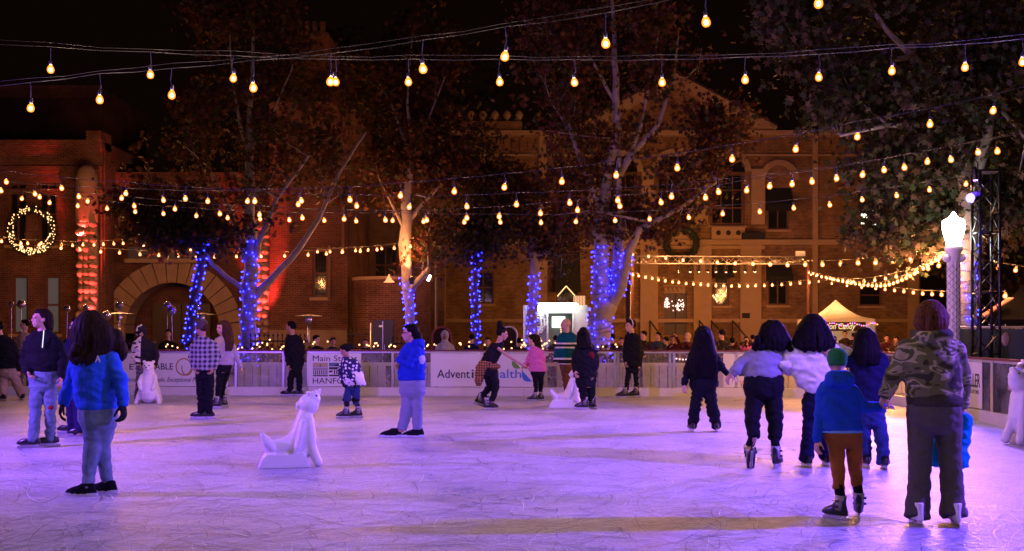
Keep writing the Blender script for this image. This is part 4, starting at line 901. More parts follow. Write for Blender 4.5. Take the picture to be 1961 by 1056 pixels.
def bD(t, a, b, d, s):
    wshape(t, a, d, s, [[(1414, 714), (1428, 714), (1428, 720), (1415, 721)], [(1414, 711), (1418, 706), (1420, 711), (1423, 706), (1425, 711), (1428, 708), (1428, 713), (1414, 713)], [(1430, 715), (1440, 714), (1440, 719), (1430, 720)]], INKK, 'ink_emblem')
    wtext(t, 'Wo', a, d, s, 1417, 741, 18, 12, REDC if 0 else INKR); wtext(t, 'T', a, d, s, 1424, 728, 6, 8, INKK)
on_wall(1385, 1462, 'banner', 'white banner with a black emblem over thin red letters behind the grey sweatshirt woman', bD)
# right-hand wall banner
a, b = RP[9], RP[10]
def side_pt(px):
    k = (px - CX)/F; t = (a.x - k*a.y)/((a.x - k*a.y) - (b.x - k*b.y)); return a + (b-a)*t
a, b = RP[10] + (RP[9]-RP[10])*0.999, RP[10]
a, b = RP[9], RP[10]
q0, q1 = side_pt(1810), side_pt(1883)
d = (q1-q0).normalized(); nrm = Vector((d.y, -d.x, 0))
t = empty('banner', (q0.x, q0.y, .2), 'white banner with tall condensed serif lettering on the right hand barrier', 'banner', 'advertising banners on the rink barrier')
mb = MB(); seg_box(mb, q0, q1, .205, .96, -.024, -.013); build(mb, 'board', PLASTIC, t)
L_ = (q1-q0).length; k0 = (1846-1810)/73.
mb = MB(); put_text(mb, 'K', Vector((0,0,.42)) + side_pt(1848) + nrm*.0265, (side_pt(1856)-side_pt(1848)).length, .36, d); put_text(mb, 'ELLER', Vector((0,0,.55)) + side_pt(1857) + nrm*.0265, (side_pt(1880)-side_pt(1857)).length, .22, d, 0, .01)
put_text(mb, 'MOTORS', Vector((0,0,.44)) + side_pt(1859) + nrm*.0265, (side_pt(1878)-side_pt(1859)).length, .06, d); build(mb, 'lettering', INKK, t)

# white slatted fence just behind the clear panels
SLAT = mat('weathered_white_board', (.6, .6, .62), .6, 0, .2, 3, bump=.2)
x0 = -9.0; k_ = 0
while x0 < 8.5:
    w = 2.35; y = RP[0].y + 1.1 + (RP[1].y - RP[0].y)*((x0+17)/22.2)
    t = empty('white_slat_panel', (x0+w/2, y, 0), 'white vertical board fence panels standing just behind the clear barrier', 'fence panel', 'white slat panels behind the barrier')
    mb = MB(); mb.box(x0, x0+w, y-.02, y+.02, .64, .72); build(mb, 'top_rail', SLAT, t)
    mb = MB()
    n = 12
    for i in range(n):
        if (k_*7 + i*5) % 11 == 0 and k_ % 2 == 0: continue
        xx = x0 + .02 + i*(w/n); mb.box(xx, xx+w/n-.018, y-.012-(i % 2)*.006, y+.012, .03, .638)
    build(mb, 'slats', SLAT, t)
    x0 += w + .06; k_ += 1

# ================================================================ SKATING AIDS (white plastic animals)
AIDW = mat('aid_white_plastic', (.72, .70, .70), .42, 0, .05, 4, bump=.04)
def seal(px, py, sc, label, flip=1, yaw=0):
    g = G(px, py); M = Matrix.Rotation(R(yaw), 3, 'Z')
    T = lambda x, y, z: g + M @ (Vector((x*flip, y, z))*sc)
    b = MB()
    poly = [(-.285, 0), (.27, 0), (.255, .05), (.225, .13), (.20, .155), (-.19, .155), (-.235, .11)]; n = len(poly)
    b.add([T(x, -.14, z) for x, z in poly] + [T(x, .14, z) for x, z in poly], [tuple(range(n)), tuple(range(n, 2*n))[::-1]] + [(i, i+n, (i+1)%n+n, (i+1)%n) for i in range(n)])
    b.tube([T(-.13, 0, .21), T(-.02, 0, .21), T(.10, 0, .24), T(.165, 0, .36), T(.195, 0, .48), T(.225, 0, .58)], [.085*sc, .10*sc, .12*sc, .105*sc, .092*sc, .082*sc], 18, True)
    for s in (-1, 1):
        b.tube([T(-.12, s*.04, .20), T(-.19, s*.075, .28), T(-.235, s*.085, .355)], [.06*sc, .05*sc, .025*sc], 10, True)
        b.tube([T(.19, s*.095, .47), T(.165, s*.12, .34), T(.13, s*.125, .22), T(.10, s*.12, .17)], [.034*sc, .036*sc, .034*sc, .025*sc], 10, True)
        b.tube([T(.25, s*.055, .54), T(.27, s*.06, .38), T(.285, s*.065, .24), T(.315, s*.085, .14), T(.35, s*.095, .055)], [.05*sc, .052*sc, .05*sc, .05*sc, .05*sc], 10, True)
        b.ell(T(.255, s*.07, .795), (.024*sc,)*3)
    b.ell(T(.235, 0, .34), (.085*sc, .10*sc, .23*sc)); b.tube([T(.20, 0, .17), T(.26, 0, .30), T(.245, 0, .5)], [.10*sc, .085*sc, .075*sc], 12, True)
    b.ell(T(.255, 0, .675), (.115*sc, .105*sc, .115*sc)); b.ell(T(.30, 0, .73), (.085*sc, .085*sc, .085*sc)); b.ell(T(.15, 0, .665), (.035*sc, .05*sc, .045*sc))
    b.tube([T(.32, .03, .74), T(.355, .035, .79), T(.385, .03, .835)], [.045*sc, .032*sc, .014*sc], 8, True); b.tube([T(.30, -.04, .75), T(.325, -.045, .815)], [.035*sc, .022*sc], 8, True)
    o = link('seal_skating_aid', remeshed(b, 'seal', AIDW, .010*sc, 2, tuple(g)), None, tuple(g))
    tag(o, label, 'skating aid', 'white animal skating aids')
    for s in (-1, 1): e = MB(); e.ell(T(.335, s*.070, .77), (.011*sc,)*3); build(e, 'eye', EYE, o, smooth=True)
    return o
seal(545, 895, 1.0, 'white plastic seal skating aid standing alone on the ice, head raised', 1, 14)
seal(1078, 781, .95, 'white plastic seal skating aid beside the kid in the baggy black hoodie', 1, -8)
seal(1984, 850, 1.2, 'white plastic seal skating aid under the silver puffer sleeve at the right edge', 1, 205)
g = G(285, 773); sc = 1.0
T = lambda x, y, z: g + Vector((x, y, z))
b = MB()
b.tube([T(0, 0, .20), T(0, .02, .40), T(0, .03, .58), T(0, .0, .66)], [.20, .185, .13, .11], 16, True); b.ell(T(0, -.02, .75), (.115, .11, .105)); b.ell(T(0, -.12, .72), (.05, .06, .042))
for s in (-1, 1):
    b.ell(T(s*.095, 0, .845), (.035, .025, .035)); b.tube([T(s*.12, -.02, .30), T(s*.19, -.06, .14), T(s*.235, -.09, .02)], [.07, .055, .045], 10, True); b.tube([T(s*.13, -.02, .56), T(s*.16, -.10, .42), T(s*.12, -.15, .30)], [.045, .05, .04], 10, True)
    b.tube([T(s*.14, .1, .3), T(s*.18, .18, .03)], [.06, .045], 10, True)
o = link('bear_skating_aid', remeshed(b, 'bear', AIDW, .014, 2, tuple(g)), None, tuple(g)); tag(o, 'white plastic bear skating aid pushed by the youth in the split hoodie', 'skating aid', 'white animal skating aids')
e = MB()
for x, z, r in ((-.045, .77, .014), (.045, .77, .014), (0, .735, .018)): e.ell(T(x, -.125 if x else -.18, z), (r, r, r))
build(e, 'face_marks', EYE, o, smooth=True)

# ================================================================ BUILDINGS
BRK = brick('red_brick', (.105, .034, .02), (.17, .062, .036), (.17, .13, .10)); BRKD = brick('dark_brick', (.075, .026, .018), (.11, .04, .026), (.12, .09, .075))
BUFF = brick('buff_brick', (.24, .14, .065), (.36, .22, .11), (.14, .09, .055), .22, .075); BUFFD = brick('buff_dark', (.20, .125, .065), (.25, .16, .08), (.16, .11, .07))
STONE = mat('sandstone', (.21, .145, .095), .9, 0, .3, 2.2, bump=.8, bscale=9); TRIM = mat('buff_trim', (.33, .22, .12), .85, 0, .15, 3, bump=.2, bscale=20)
ROUGH = mat('rock_faced_stone', (.30, .2, .15), .95, 0, .35, 3, bump=1.0, bscale=5); WOOD = mat('window_wood', (.10, .035, .02), .6, 0, .3, 10)
GLASS = mat('window_glass', (.012, .014, .016), .08, 0, .3, 2, spec=.8); DOORM = mat('door_dark', (.03, .012, .008), .5, 0, .3, 8); AWN = mat('dark_awning', (.012, .013, .013), .85, 0, .3, 4, bump=.3, bscale=20)
ROOF = mat('roof_dark', (.02, .018, .018), .8, 0, .3, 3)
def pane(mb, x0, x1, y, z0, z1): mb.add([(x0, y, z0), (x1, y, z0), (x1, y, z1), (x0, y, z1)], [(0, 1, 2, 3)])
def facade(mb, x0, x1, z0, z1, y, ops, rev=.25):
    """front wall with real holes: ops = list of (x0, x1, z0, z1)"""
    xs = sorted({x0, x1, *[v for o in ops for v in o[:2]]}); zs = sorted({z0, z1, *[v for o in ops for v in o[2:4]]})
    for i in range(len(xs)-1):
        for j in range(len(zs)-1):
            cx, cz = (xs[i]+xs[i+1])/2, (zs[j]+zs[j+1])/2
            if any(o[0] < cx < o[1] and o[2] < cz < o[3] for o in ops): continue
            pane(mb, xs[i], xs[i+1], y, zs[j], zs[j+1])
    for a, b, c, d in [o[:4] for o in ops]:
        mb.add([(a, y, c), (a, y, d), (a, y+rev, d), (a, y+rev, c)], [(0, 1, 2, 3)]); mb.add([(b, y, c), (b, y, d), (b, y+rev, d), (b, y+rev, c)], [(3, 2, 1, 0)])
        mb.add([(a, y, d), (b, y, d), (b, y+rev, d), (a, y+rev, d)], [(0, 1, 2, 3)]); mb.add([(a, y, c), (b, y, c), (b, y+rev, c), (a, y+rev, c)], [(3, 2, 1, 0)])
def window(par, x0, x1, z0, z1, y, lit=None, awn=0.0, bars=(1, 1), fr=.09, wood=None):
    wd = wood or WOOD
    f = MB(); f.box(x0, x0+fr, y+.12, y+.2, z0, z1); f.box(x1-fr, x1, y+.12, y+.2, z0, z1); f.box(x0+fr, x1-fr, y+.12, y+.2, z1-fr, z1); f.box(x0+fr, x1-fr, y+.12, y+.2, z0, z0+fr)
    for i in range(1, bars[0]+1):
        xx = x0 + (x1-x0)*i/(bars[0]+1)
        if bars[0]: f.box(xx-.03, xx+.03, y+.13, y+.19, z0+fr, z1-fr)
    for i in range(1, bars[1]+1):
        zz = z0 + (z1-z0)*i/(bars[1]+1); f.box(x0+fr, x1-fr, y+.125, y+.195, zz-.035, zz+.035)
    w = build(f, 'window', wd, par)
    p = MB(); p.box(x0, x1, y+.205, y+.22, z0, z1); build(p, 'pane', lit or GLASS, w)
    s = MB(); s.box(x0-.1, x1+.1, y-.08, y+.1, z0-.12, z0-.002); build(s, 'sill', TRIM, w)
    if awn:
        a = MB(); a.prism([(y-.003, z1+.05), (y-.003, z1-awn), (y-.75, z1-awn), (y-.65, z1-awn+.25)], x0-.1, x1+.1, 'x'); build(a, 'awning', AWN, par)
    return w
# ---- left brick building -------------------------------------------------
LB = empty('brick_building', (-14, 46, 0), 'dark red brick building with rock faced piers and a great sandstone arch', 'building')
def XZ(px, py, D): p = P(px, py, D); return p.x, p.z
Y1 = 45.0
x_l, zt = XZ(-140, 270, Y1); x_r, _ = XZ(196, 270, Y1)
def op(px0, py0, px1, py1, D): a, zb = XZ(px0, py1, D); b, zt_ = XZ(px1, py0, D); return (a, b, zb, zt_)
ops = [op(22, 528, 53, 640, Y1), op(84, 528, 114, 640, Y1), op(14, 350, 50, 470, Y1), op(72, 350, 108, 470, Y1)]
mb = MB(); facade(mb, x_l, x_r, -.02, zt, Y1, ops); mb.box(x_l, x_r, Y1+.3, Y1+6, -.02, zt-.01)
build(mb, 'wall', BRK, LB)
mb = MB()
for k, (h, o) in enumerate(((.0, .12), (.22, .06), (1.02, .10), (1.9, .05))): mb.box(x_l, x_r+.02, Y1-.001-o, Y1+.01-.002, zt-.2-h, zt-h+.02)
build(mb, 'cornice', BRK, LB)
for x, o_ in enumerate(ops): window(LB, *o_, Y1, lit=emit('dim_grey_window', (.30, .34, .34), .10, False) if x < 2 else None, bars=(0, 1) if x < 2 else (1, 1))
mb = MB(); a, _ = XZ(168, 0, Y1); b, zc = XZ(196, 252, Y1); mb.box(a, b, Y1-.16, Y1+1, zt-.3, zc); build(mb, 'corner_block', BRK, LB)
# rock faced round pier (left) and its twin behind the sycamore
def pier(pc, pw, ptop, D, name='stone_pier'):
    x, z1 = XZ(pc, ptop, D); r = pw/2*D/F; rg = []
    z = 0.0; rr = random.Random(int(pc))
    rows = MB(); zz = 0
    while zz < z1:
        h = .32; k = 4
        for i in range(3):
            w = r*2/3; xx = x - r + i*w; e = rr.uniform(-.05, .06)
            rows.ell((xx+w/2+rr.uniform(-.04, .04), D-.3-e, zz+h/2), (w*.62, .26+e, h*.47), None, 10, 6)
        zz += h
    rows.box(x-r*.96, x+r*.96, D-.32, D+.2, 0, z1)
    o = build(rows, name, ROUGH, LB, smooth=True); return x, z1
pier(172, 34, 432, Y1-.3); 
mb = MB(); x, _ = XZ(176, 0, Y1); r = .42; mb.lathe([(r*.9, XZ(0, 430, Y1)[1]), (r, XZ(0, 425, Y1)[1]), (r, XZ(0, 345, Y1)[1]), (r*.8, XZ(0, 330, Y1)[1]), (r*.45, XZ(0, 321, Y1)[1])], (x, Y1-.55, 0), 20); build(mb, 'turret', STONE, LB, smooth=True)
# arch part
Y2 = 46.5
ax, az = XZ(332, 633, Y2); ri = 91*Y2/F; ro = 133*Y2/F; x0, _ = XZ(192, 0, Y2); x1, zt2 = XZ(516, 330, Y2)
mb = MB(); facade(mb, x0, x1, -.02, zt2, Y2, [(ax-ri, ax+ri, -.02, az+ri)], rev=1.2)
n = 20
for s in (-1, 1):
    arc = [(ax + s*ri*math.cos(R(90*i/n)), az + ri*math.sin(R(90*i/n))) for i in range(n+1)]
    for (u, v), (u2, v2) in zip(arc[:-1], arc[1:]): mb.add([(u, Y2+.002, v), (u2, Y2+.002, v2), (u2, Y2+.002, az+ri), (u, Y2+.002, az+ri)], [(0, 1, 2, 3)])
mb.box(x0, x1, Y2+1.3, Y2+6, -.02, zt2-.02); build(mb, 'wall', BRKD, LB)
mb = MB(); nv_ = 17
for i in range(nv_):
    a0, a1 = R(-4 + 188*i/nv_ + .45), R(-4 + 188*(i+1)/nv_ - .45); e = rnd.uniform(0, .05)
    q = []
    for k in range(5): a_ = a0 + (a1-a0)*k/4; q.append((ax + ro*math.cos(a_), az + ro*math.sin(a_)))
    for k in range(5): a_ = a1 + (a0-a1)*k/4; q.append((ax + ri*math.cos(a_), az + ri*math.sin(a_)))
    mb.prism(q, Y2-.16-e, Y2+1.0)
build(mb, 'arch', STONE, LB)
mb = MB()
for s in (-1, 1): 
    for k in range(4): mb.box(min(ax+s*ri, ax+s*ro), max(ax+s*ri, ax+s*ro), Y2-.2-.02*(k % 2), Y2+1.0, k*.36, k*.36+.35)
build(mb, 'arch_base', STONE, LB)
mb = MB(); mb.box(ax-1.2, ax-.02, Y2+1.15, Y2+1.25, 0, 2.6); mb.box(ax+.02, ax+1.2, Y2+1.15, Y2+1.25, 0, 2.6); build(mb, 'door', DOORM, LB)
pier(500, 34, 430, Y2-.2)
# right wing of the brick building and its tower
Y3 = 46.0; x0, zt3 = XZ(516, 195, Y3); x1, _ = XZ(666, 0, Y3)
o1 = op(598, 478, 628, 570, Y3)
mb = MB(); facade(mb, x0, x1, -.02, zt3, Y3, [o1]); mb.box(x0, x1, Y3+.3, Y3+8, -.02, zt3-.02); build(mb, 'wall', BRK, LB)
window(LB, *o1, Y3, bars=(0, 1)); 
mb = MB(); mb.box(x0, x1, Y3-.14, Y3-.004, 0, XZ(0, 632, Y3)[1]); build(mb, 'plinth', STONE, LB)
mb = MB(); mb.box(*[XZ(q, 0, Y3)[0] for q in (628, 634)], Y3-.1, Y3-.003, XZ(0, 575, Y3)[1], XZ(0, 470, Y3)[1]); mb.box(*[XZ(q, 0, Y3)[0] for q in (655, 661)], Y3-.14, Y3-.003, XZ(0, 478, Y3)[1], XZ(0, 330, Y3)[1]); build(mb, 'downpipe', WOOD, LB)
Y4 = 49.0; xa, zt4 = XZ(556, 62, Y4); xb, _ = XZ(628, 0, Y4); mb = MB(); mb.box(xa, xb, Y4, Y4+3.5, 8, zt4)
for k in range(5): mb.box(xa+k*(xb-xa)/5, xa+(k+.55)*(xb-xa)/5, Y4-.05, Y4+.3, zt4+.002, zt4+.45)
build(mb, 'tower', BRK, LB)
Y5 = 49.5; xa, zt5 = XZ(-140, 168, Y5); xb, _ = XZ(195, 0, Y5); mb = MB(); mb.box(xa, xb, Y5, Y5+6, 6, zt5); build(mb, 'upper_storey', BRKD, LB)
mb = MB(); mb.box(xa, xb, Y5-.2, Y5-.003, zt5-.5, zt5+.05); build(mb, 'upper_cornice', BRKD, LB)
# sign board above the arch
t = empty('sign_board', (XZ(310, 0, 44.9)[0], 46.1, XZ(0, 497, 46.1)[1]), 'long pale sign board with an orange swirl above the stone arch', 'sign')
a, zb = XZ(247, 497, 46.1); b, zt_ = XZ(392, 474, 46.1); mb = MB(); mb.box(a, b, 46.0, 46.08, zb, zt_); build(mb, 'board', mat('sign_dark_blue', (.04, .05, .10), .6, 0, .2), t)
mb = MB(); mb.box(a-.05, b+.05, 45.7, 46.1, zb-.16, zb-.004); build(mb, 'ledge', STONE, t)
mb = MB(); mb.tube([(XZ(282+i*7, 493-12*math.sin(PI*i/12)-3*math.sin(i*1.7), 45.98)[0], 45.985, XZ(0, 493-12*math.sin(PI*i/12)-3*math.sin(i*1.7), 45.98)[1]) for i in range(13)], .035, 6); build(mb, 'orange_swirl', mat('orange_paint', (.6, .16, .04), .5, 0, .1), t)
# low curved brick wall between the two buildings
t = empty('curved_brick_wall', (XZ(745, 0, 44)[0], 44, 0), 'low rounded brick annexe between the brick building and the courthouse', 'wall')
xc, zt6 = XZ(745, 536, 44); rad = 76*44/F; mb = MB()
mb.rings([((xc, 45.2, z), rad, 1.5) for z in (-.02, zt6)], 40); build(mb, 'wall', BRK, t); mb = MB(); mb.rings([((xc, 45.2, z), rad+.06, 1.56) for z in (zt6, zt6+.12)], 40); build(mb, 'coping', TRIM, t)
xa, zt7 = XZ(640, 300, 53); xb, _ = XZ(850, 0, 53); t = empty('rear_wall', ((xa+xb)/2, 53, 0), 'tall dark rear wall in the gap behind the low rounded annexe', 'wall')
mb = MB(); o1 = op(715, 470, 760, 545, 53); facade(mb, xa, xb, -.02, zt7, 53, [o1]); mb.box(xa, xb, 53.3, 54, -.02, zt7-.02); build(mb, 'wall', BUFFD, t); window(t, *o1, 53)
# ---- courthouse ----------------------------------------------------------
YC = 60.0
CHs = empty('courthouse', (XZ(1290, 0, YC)[0], YC, 0), 'buff brick neoclassical courthouse with a pediment, arched upper windows and a belt course', 'building')
PX = lambda x: XZ(x, 0, YC)[0]
PZ = lambda y: XZ(0, y, YC)[1]
ops = []; wins = []
def W(px0, py0, px1, py1, **k): o = op(px0, py0, px1, py1, YC); ops.append(o); wins.append((o, k))
for c in (1187, 1290, 1393): W(c-33, 330, c+33, 432, bars=(2, 2), fr=.14)
LITW = emit('lit_office_window', (1, .93, .72), 2.2, True)
W(1470, 362, 1511, 440, awn=1.15); W(1647, 362, 1688, 434, lit=LITW, awn=1.1)
W(1368, 500, 1397, 586, awn=.9, bars=(0, 1)); W(1471, 508, 1510, 585, awn=.85); W(1646, 545, 1690, 586, bars=(0, 1)); W(905, 520, 945, 582); W(1065, 490, 1107, 582, awn=1.9)
W(905, 330, 945, 420); W(985, 330, 1025, 420); W(1065, 330, 1105, 420)
door_op = op(1272, 560, 1316, 642, YC); ops.append(door_op)
mb = MB(); facade(mb, PX(840), PX(1762), -.02, PZ(262), YC, ops, rev=.3); mb.box(PX(840), PX(1762), YC+.5, YC+16, -.02, PZ(262)-.02)
mb.add([(PX(840), YC, -.02), (PX(840), YC+.5, -.02), (PX(840), YC+.5, PZ(262)), (PX(840), YC, PZ(262))], [(0, 1, 2, 3)]); mb.add([(PX(1762), YC, -.02), (PX(1762), YC+.5, -.02), (PX(1762), YC+.5, PZ(262)), (PX(1762), YC, PZ(262))], [(3, 2, 1, 0)])
build(mb, 'wall', BUFF, CHs)
for o_, k in wins: window(CHs, *o_, YC, **k)
# projecting centre bay frame, pilasters, belt courses
mb = MB()
for c, w in ((1242, 17), (1344, 17), (1436, 20)): mb.box(PX(c-w), PX(c+w), YC-.28, YC-.003, .9, PZ(462))
for c, w in ((1137, 12), (1240, 12), (1342, 12), (1450, 13)): mb.box(PX(c-w), PX(c+w), YC-.25, YC-.003, PZ(430), PZ(325))
for c, w in ((1560, 5), (1748, 10), (846, 8), (1040, 8)): mb.box(PX(c-w), PX(c+w), YC-.16, YC-.002, .9, PZ(262))
build(mb, 'pilaster', TRIM, CHs)
mb = MB(); 
mb.box(PX(838), PX(1764), YC-.32, YC-.001, PZ(470), PZ(460)); mb.box(PX(1110), PX(1462), YC-.36, YC-.0005, PZ(478), PZ(471.5)); mb.box(PX(838), PX(1764), YC-.2, YC-.0015, PZ(618), PZ(611))
mb.box(PX(838), PX(1766), YC-.5, YC-.0012, PZ(262), PZ(253)); mb.box(PX(838), PX(1764), YC-.12, YC-.0018, PZ(300), PZ(296)); build(mb, 'belt_course', TRIM, CHs)
mb = MB(); x = 846
while x < 1760:
    mb.box(PX(x), PX(x+8), YC-.1, YC-.002, PZ(290), PZ(268)); x += 15
build(mb, 'dentils', BUFF, CHs)
mb = MB()
for c, r, ztop in ((1187, 44, 330), (1290, 44, 330), (1393, 44, 330), (1491, 38, 345)):
    cx_, cz_ = PX(c), PZ(ztop); ro_ = r*YC/F; ri_ = (r-11)*YC/F; q = [(cx_+ro_*math.cos(R(a_)), cz_+ro_*math.sin(R(a_))) for a_ in range(0, 181, 10)] + [(cx_+ri_*math.cos(R(a_)), cz_+ri_*math.sin(R(a_))) for a_ in range(180, -1, -10)]
    mb = MB(); mb.prism(q, YC-.22, YC-.004); build(mb, 'window_arch', TRIM, CHs)
mb = MB()
for c in (1187, 1290, 1393):
    mb = MB(); r_ = 33*YC/F; mb.prism([(PX(c)+r_*math.cos(R(a_)), PZ(330)+r_*math.sin(R(a_))) for a_ in range(0, 181, 12)], YC-.05, YC-.006); build(mb, 'fan_light', GLASS, CHs)
for c in (1187, 1290, 1393):
    mb = MB(); mb.box(PX(c-32), PX(c+32), YC-.3, YC-.1, PZ(459), PZ(435)); s_ = build(mb, 'spandrel_panel', TRIM, CHs)
    mb = MB()
    for k in (-19, 0, 19): mb.prism([(PX(c+k)+.13*math.cos(2*PI*i/14), PZ(447)+.13*math.sin(2*PI*i/14)) for i in range(14)], YC-.31, YC-.301)
    build(mb, 'round_holes', AWN, s_)
mb = MB(); hw_ = 192; A0, A1, B0 = PX(1290-hw_), PX(1290+hw_), PX(1290); zb, za = PZ(251), PZ(146)
mb.prism([(A0+.7, zb), (A1-.7, zb), (B0, za-.5)], YC-.2, YC+8); build(mb, 'pediment', BUFF, CHs)
mb = MB()
for s in (-1, 1): mb.prism([(B0, za), (B0, za-.55), (B0+s*(A1-B0-1.0), zb), (B0+s*(A1-B0), zb), (B0+s*(A1-B0), zb+.12)], YC-.75, YC-.2)
build(mb, 'raking_cornice', TRIM, CHs)
mb = MB(); 
for s in (-1, 1): mb.prism([(B0, za+.03), (B0+s*(A1-B0), zb+.15), (B0+s*(A1-B0), zb+.2), (B0, za+.1)], YC-.8, YC+8)
build(mb, 'roof', ROOF, CHs)
mb = MB(); mb.box(PX(1040), PX(1100), YC-.9, YC-.35, PZ(459.8), PZ(453)); build(mb, 'flower_box', AWN, CHs); mb = MB(); mb.box(PX(1418), PX(1460), YC-.7, YC-.33, PZ(459.5), PZ(448)); build(mb, 'flower_box', AWN, CHs)
# left wing parapet with urn balls
mb = MB(); mb.box(PX(838), PX(1000), YC-.3, YC+8, PZ(250)-.1, PZ(234)); build(mb, 'parapet', BUFF, CHs)
mb = MB()
for i in range(7): mb.lathe([(.12, 0), (.08, .1), (.16, .2), (.22, .36), (.16, .52), (.05, .6)], (PX(856+i*23), YC, PZ(234)+.003), 10)
build(mb, 'parapet_balls', TRIM, CHs)
# door, panel above, steps, rails
mb = MB(); a_, b_, c_, d_ = door_op; mb.box(a_, a_+.1, YC+.1, YC+.25, c_, d_); mb.box(b_-.1, b_, YC+.1, YC+.25, c_, d_); mb.box(a_+.101, b_-.101, YC+.1, YC+.25, d_-.12, d_); dr = build(mb, 'door', DOORM, CHs)
mb = MB(); mb.box(a_+.1, (a_+b_)/2-.02, YC+.15, YC+.2, c_, d_-.121); mb.box((a_+b_)/2+.02, b_-.1, YC+.15, YC+.2, c_, d_-.121); build(mb, 'leaf', DOORM, dr)
mb = MB(); mb.box(PX(1270), PX(1311), YC-.12, YC-.004, PZ(562), PZ(546)); pn = build(mb, 'name_panel', TRIM, CHs)
mb = MB()
for i, xx in enumerate((1275, 1283, 1291, 1300)): mb.tube([(PX(xx)+.12*math.cos(t_/3), YC-.13, PZ(554)+.13*math.sin(t_/3)) for t_ in range(0, 15)], .025, 5)
build(mb, 'carved_scrolls', BUFFD, pn)
mb = MB(); mb.box(PX(1419), PX(1434), YC-.29, YC-.2805, PZ(610), PZ(600)); build(mb, 'wall_vent', AWN, CHs)
t = empty('stone_steps', (PX(1292), YC-2, 0), 'flight of steps with dark handrails up to the courthouse door', 'steps')
mb = MB()
for k in range(6): mb.box(PX(1255), PX(1330), YC-.35-(6-k)*.32, YC-.34, k*.16+.001, (k+1)*.16)
build(mb, 'steps', STONE, t)
for c in (1243, 1337, 1360, 1400):
    mb = MB(); mb.tube([(PX(c), YC-.4, 2.0), (PX(c)+.5, YC-2.4, .95)], .035, 6); mb.tube([(PX(c)+.5, YC-2.4, 0), (PX(c)+.5, YC-2.4, .95)], .03, 6); mb.tube([(PX(c), YC-.4, 0), (PX(c), YC-.4, 2.0)], .03, 6); build(mb, 'handrail', AWN, t)
# wreaths
def wreath(px, py, D, r_o, r_i, label, lights=0, leaf=True):
    c = P(px, py, D); R_ = (r_o+r_i)/2*D/F; r = (r_o-r_i)/2*D/F
    t = empty('wreath', tuple(c), label, 'wreath'); mb = MB(); rr = random.Random(int(px))
    if leaf:
        for i in range(900):
            a_ = rr.uniform(0, 2*PI); b_ = rr.uniform(0, 2*PI); q = r*math.sqrt(rr.random()); p = c + Vector(((R_+q*math.cos(b_))*math.cos(a_), q*math.sin(b_), (R_+q*math.cos(b_))*math.sin(a_)))
            d = Vector((rr.gauss(0, 1), rr.gauss(0, 1), rr.gauss(0, 1))).normalized(); x, y = frame_of(d); L_ = .12
            mb.add([p, p+d*L_+x*.03, p+d*L_*1.3, p+d*L_-x*.03], [(0, 1, 2, 3)])
        n = 40; mb.tube([c + Vector((R_*math.cos(2*PI*i/n), 0, R_*math.sin(2*PI*i/n))) for i in range(n+1)], r*.7, 8)
    else: n = 40; mb.tube([c + Vector((R_*math.cos(2*PI*i/n), 0, R_*math.sin(2*PI*i/n))) for i in range(n+1)], .03, 8)
    build(mb, 'greenery' if leaf else 'ring_frame', mat('wreath_green', (.012, .02, .008), .8, 0, .4, 9), t)
    if lights:
        m = emit('warm_mini_light', (1, .5, .2), 3.2, False); mb = MB()
        for i in range(lights):
            a_ = rr.uniform(0, 2*PI); 
            if rr.random() < .35: a_ = rr.gauss(-PI/2, .8)
            q = rr.uniform(-r, r); p = c + Vector(((R_+q)*math.cos(a_), -r*.9, (R_+q)*math.sin(a_))); mb.ell(p, (.021,)*3, None, 6, 4)
        o = build(mb, 'mini_lights', m, t); tag(o, kind='stuff')
    return t
wreath(63, 442, Y1-.25, 47, 34, 'round wreath of warm white mini lights glowing on the brick wall', 210)
wreath(1305, 467, YC-.65, 37, 20, 'large dark evergreen wreath hanging on the courthouse belt course', 0)
# lit star-like decorations seen in windows and doorway
def dots(pts, D, label, m, r=.03, name='window_lights', cat='lights'):
    t0 = P(*pts[0], D); t = empty(name, tuple(t0), label, cat); mb = MB()
    for q in pts: mb.ell(P(*q, D), (r,)*3, None, 6, 4)
    mb2 = MB(); mb2.tube([P(*q, D+.02) for q in pts], .006, 4); build(mb2, 'wire', AWN, t); tag(build(mb, 'mini_lights', m, t), kind='stuff')
WM = MATS['warm_mini_light']
rr = random.Random(3)
dots([(1068 + i*1.9 if i < 9 else 1085 + (i-9)*1.9, 567 - i*2.2 if i < 9 else 549 + (i-9)*2.1) for i in range(18)], YC-.9, 'small lit gable outline in the courthouse window above the trailer', WM)
dots([(1364 + abs(i % 3-1)*2 + i*.9, 566 + i*1.2) for i in range(11)], YC-.05, 'small lit tree outline in the window right of the doorway', WM)
PKM = emit('pink_mini_light', (1, .5, .42), 4.0, False)
dots([(1275 + rr.gauss(3, 3), 580 + rr.uniform(-9, 9)) for _ in range(26)], YC+.08, 'cluster of pinkish mini lights in the left leaf of the doorway', PKM)
dots([(1297 + rr.gauss(2, 5), 584 + rr.uniform(-10, 11)) for _ in range(34)], YC+.08, 'cluster of pinkish mini lights in the right leaf of the doorway', PKM)
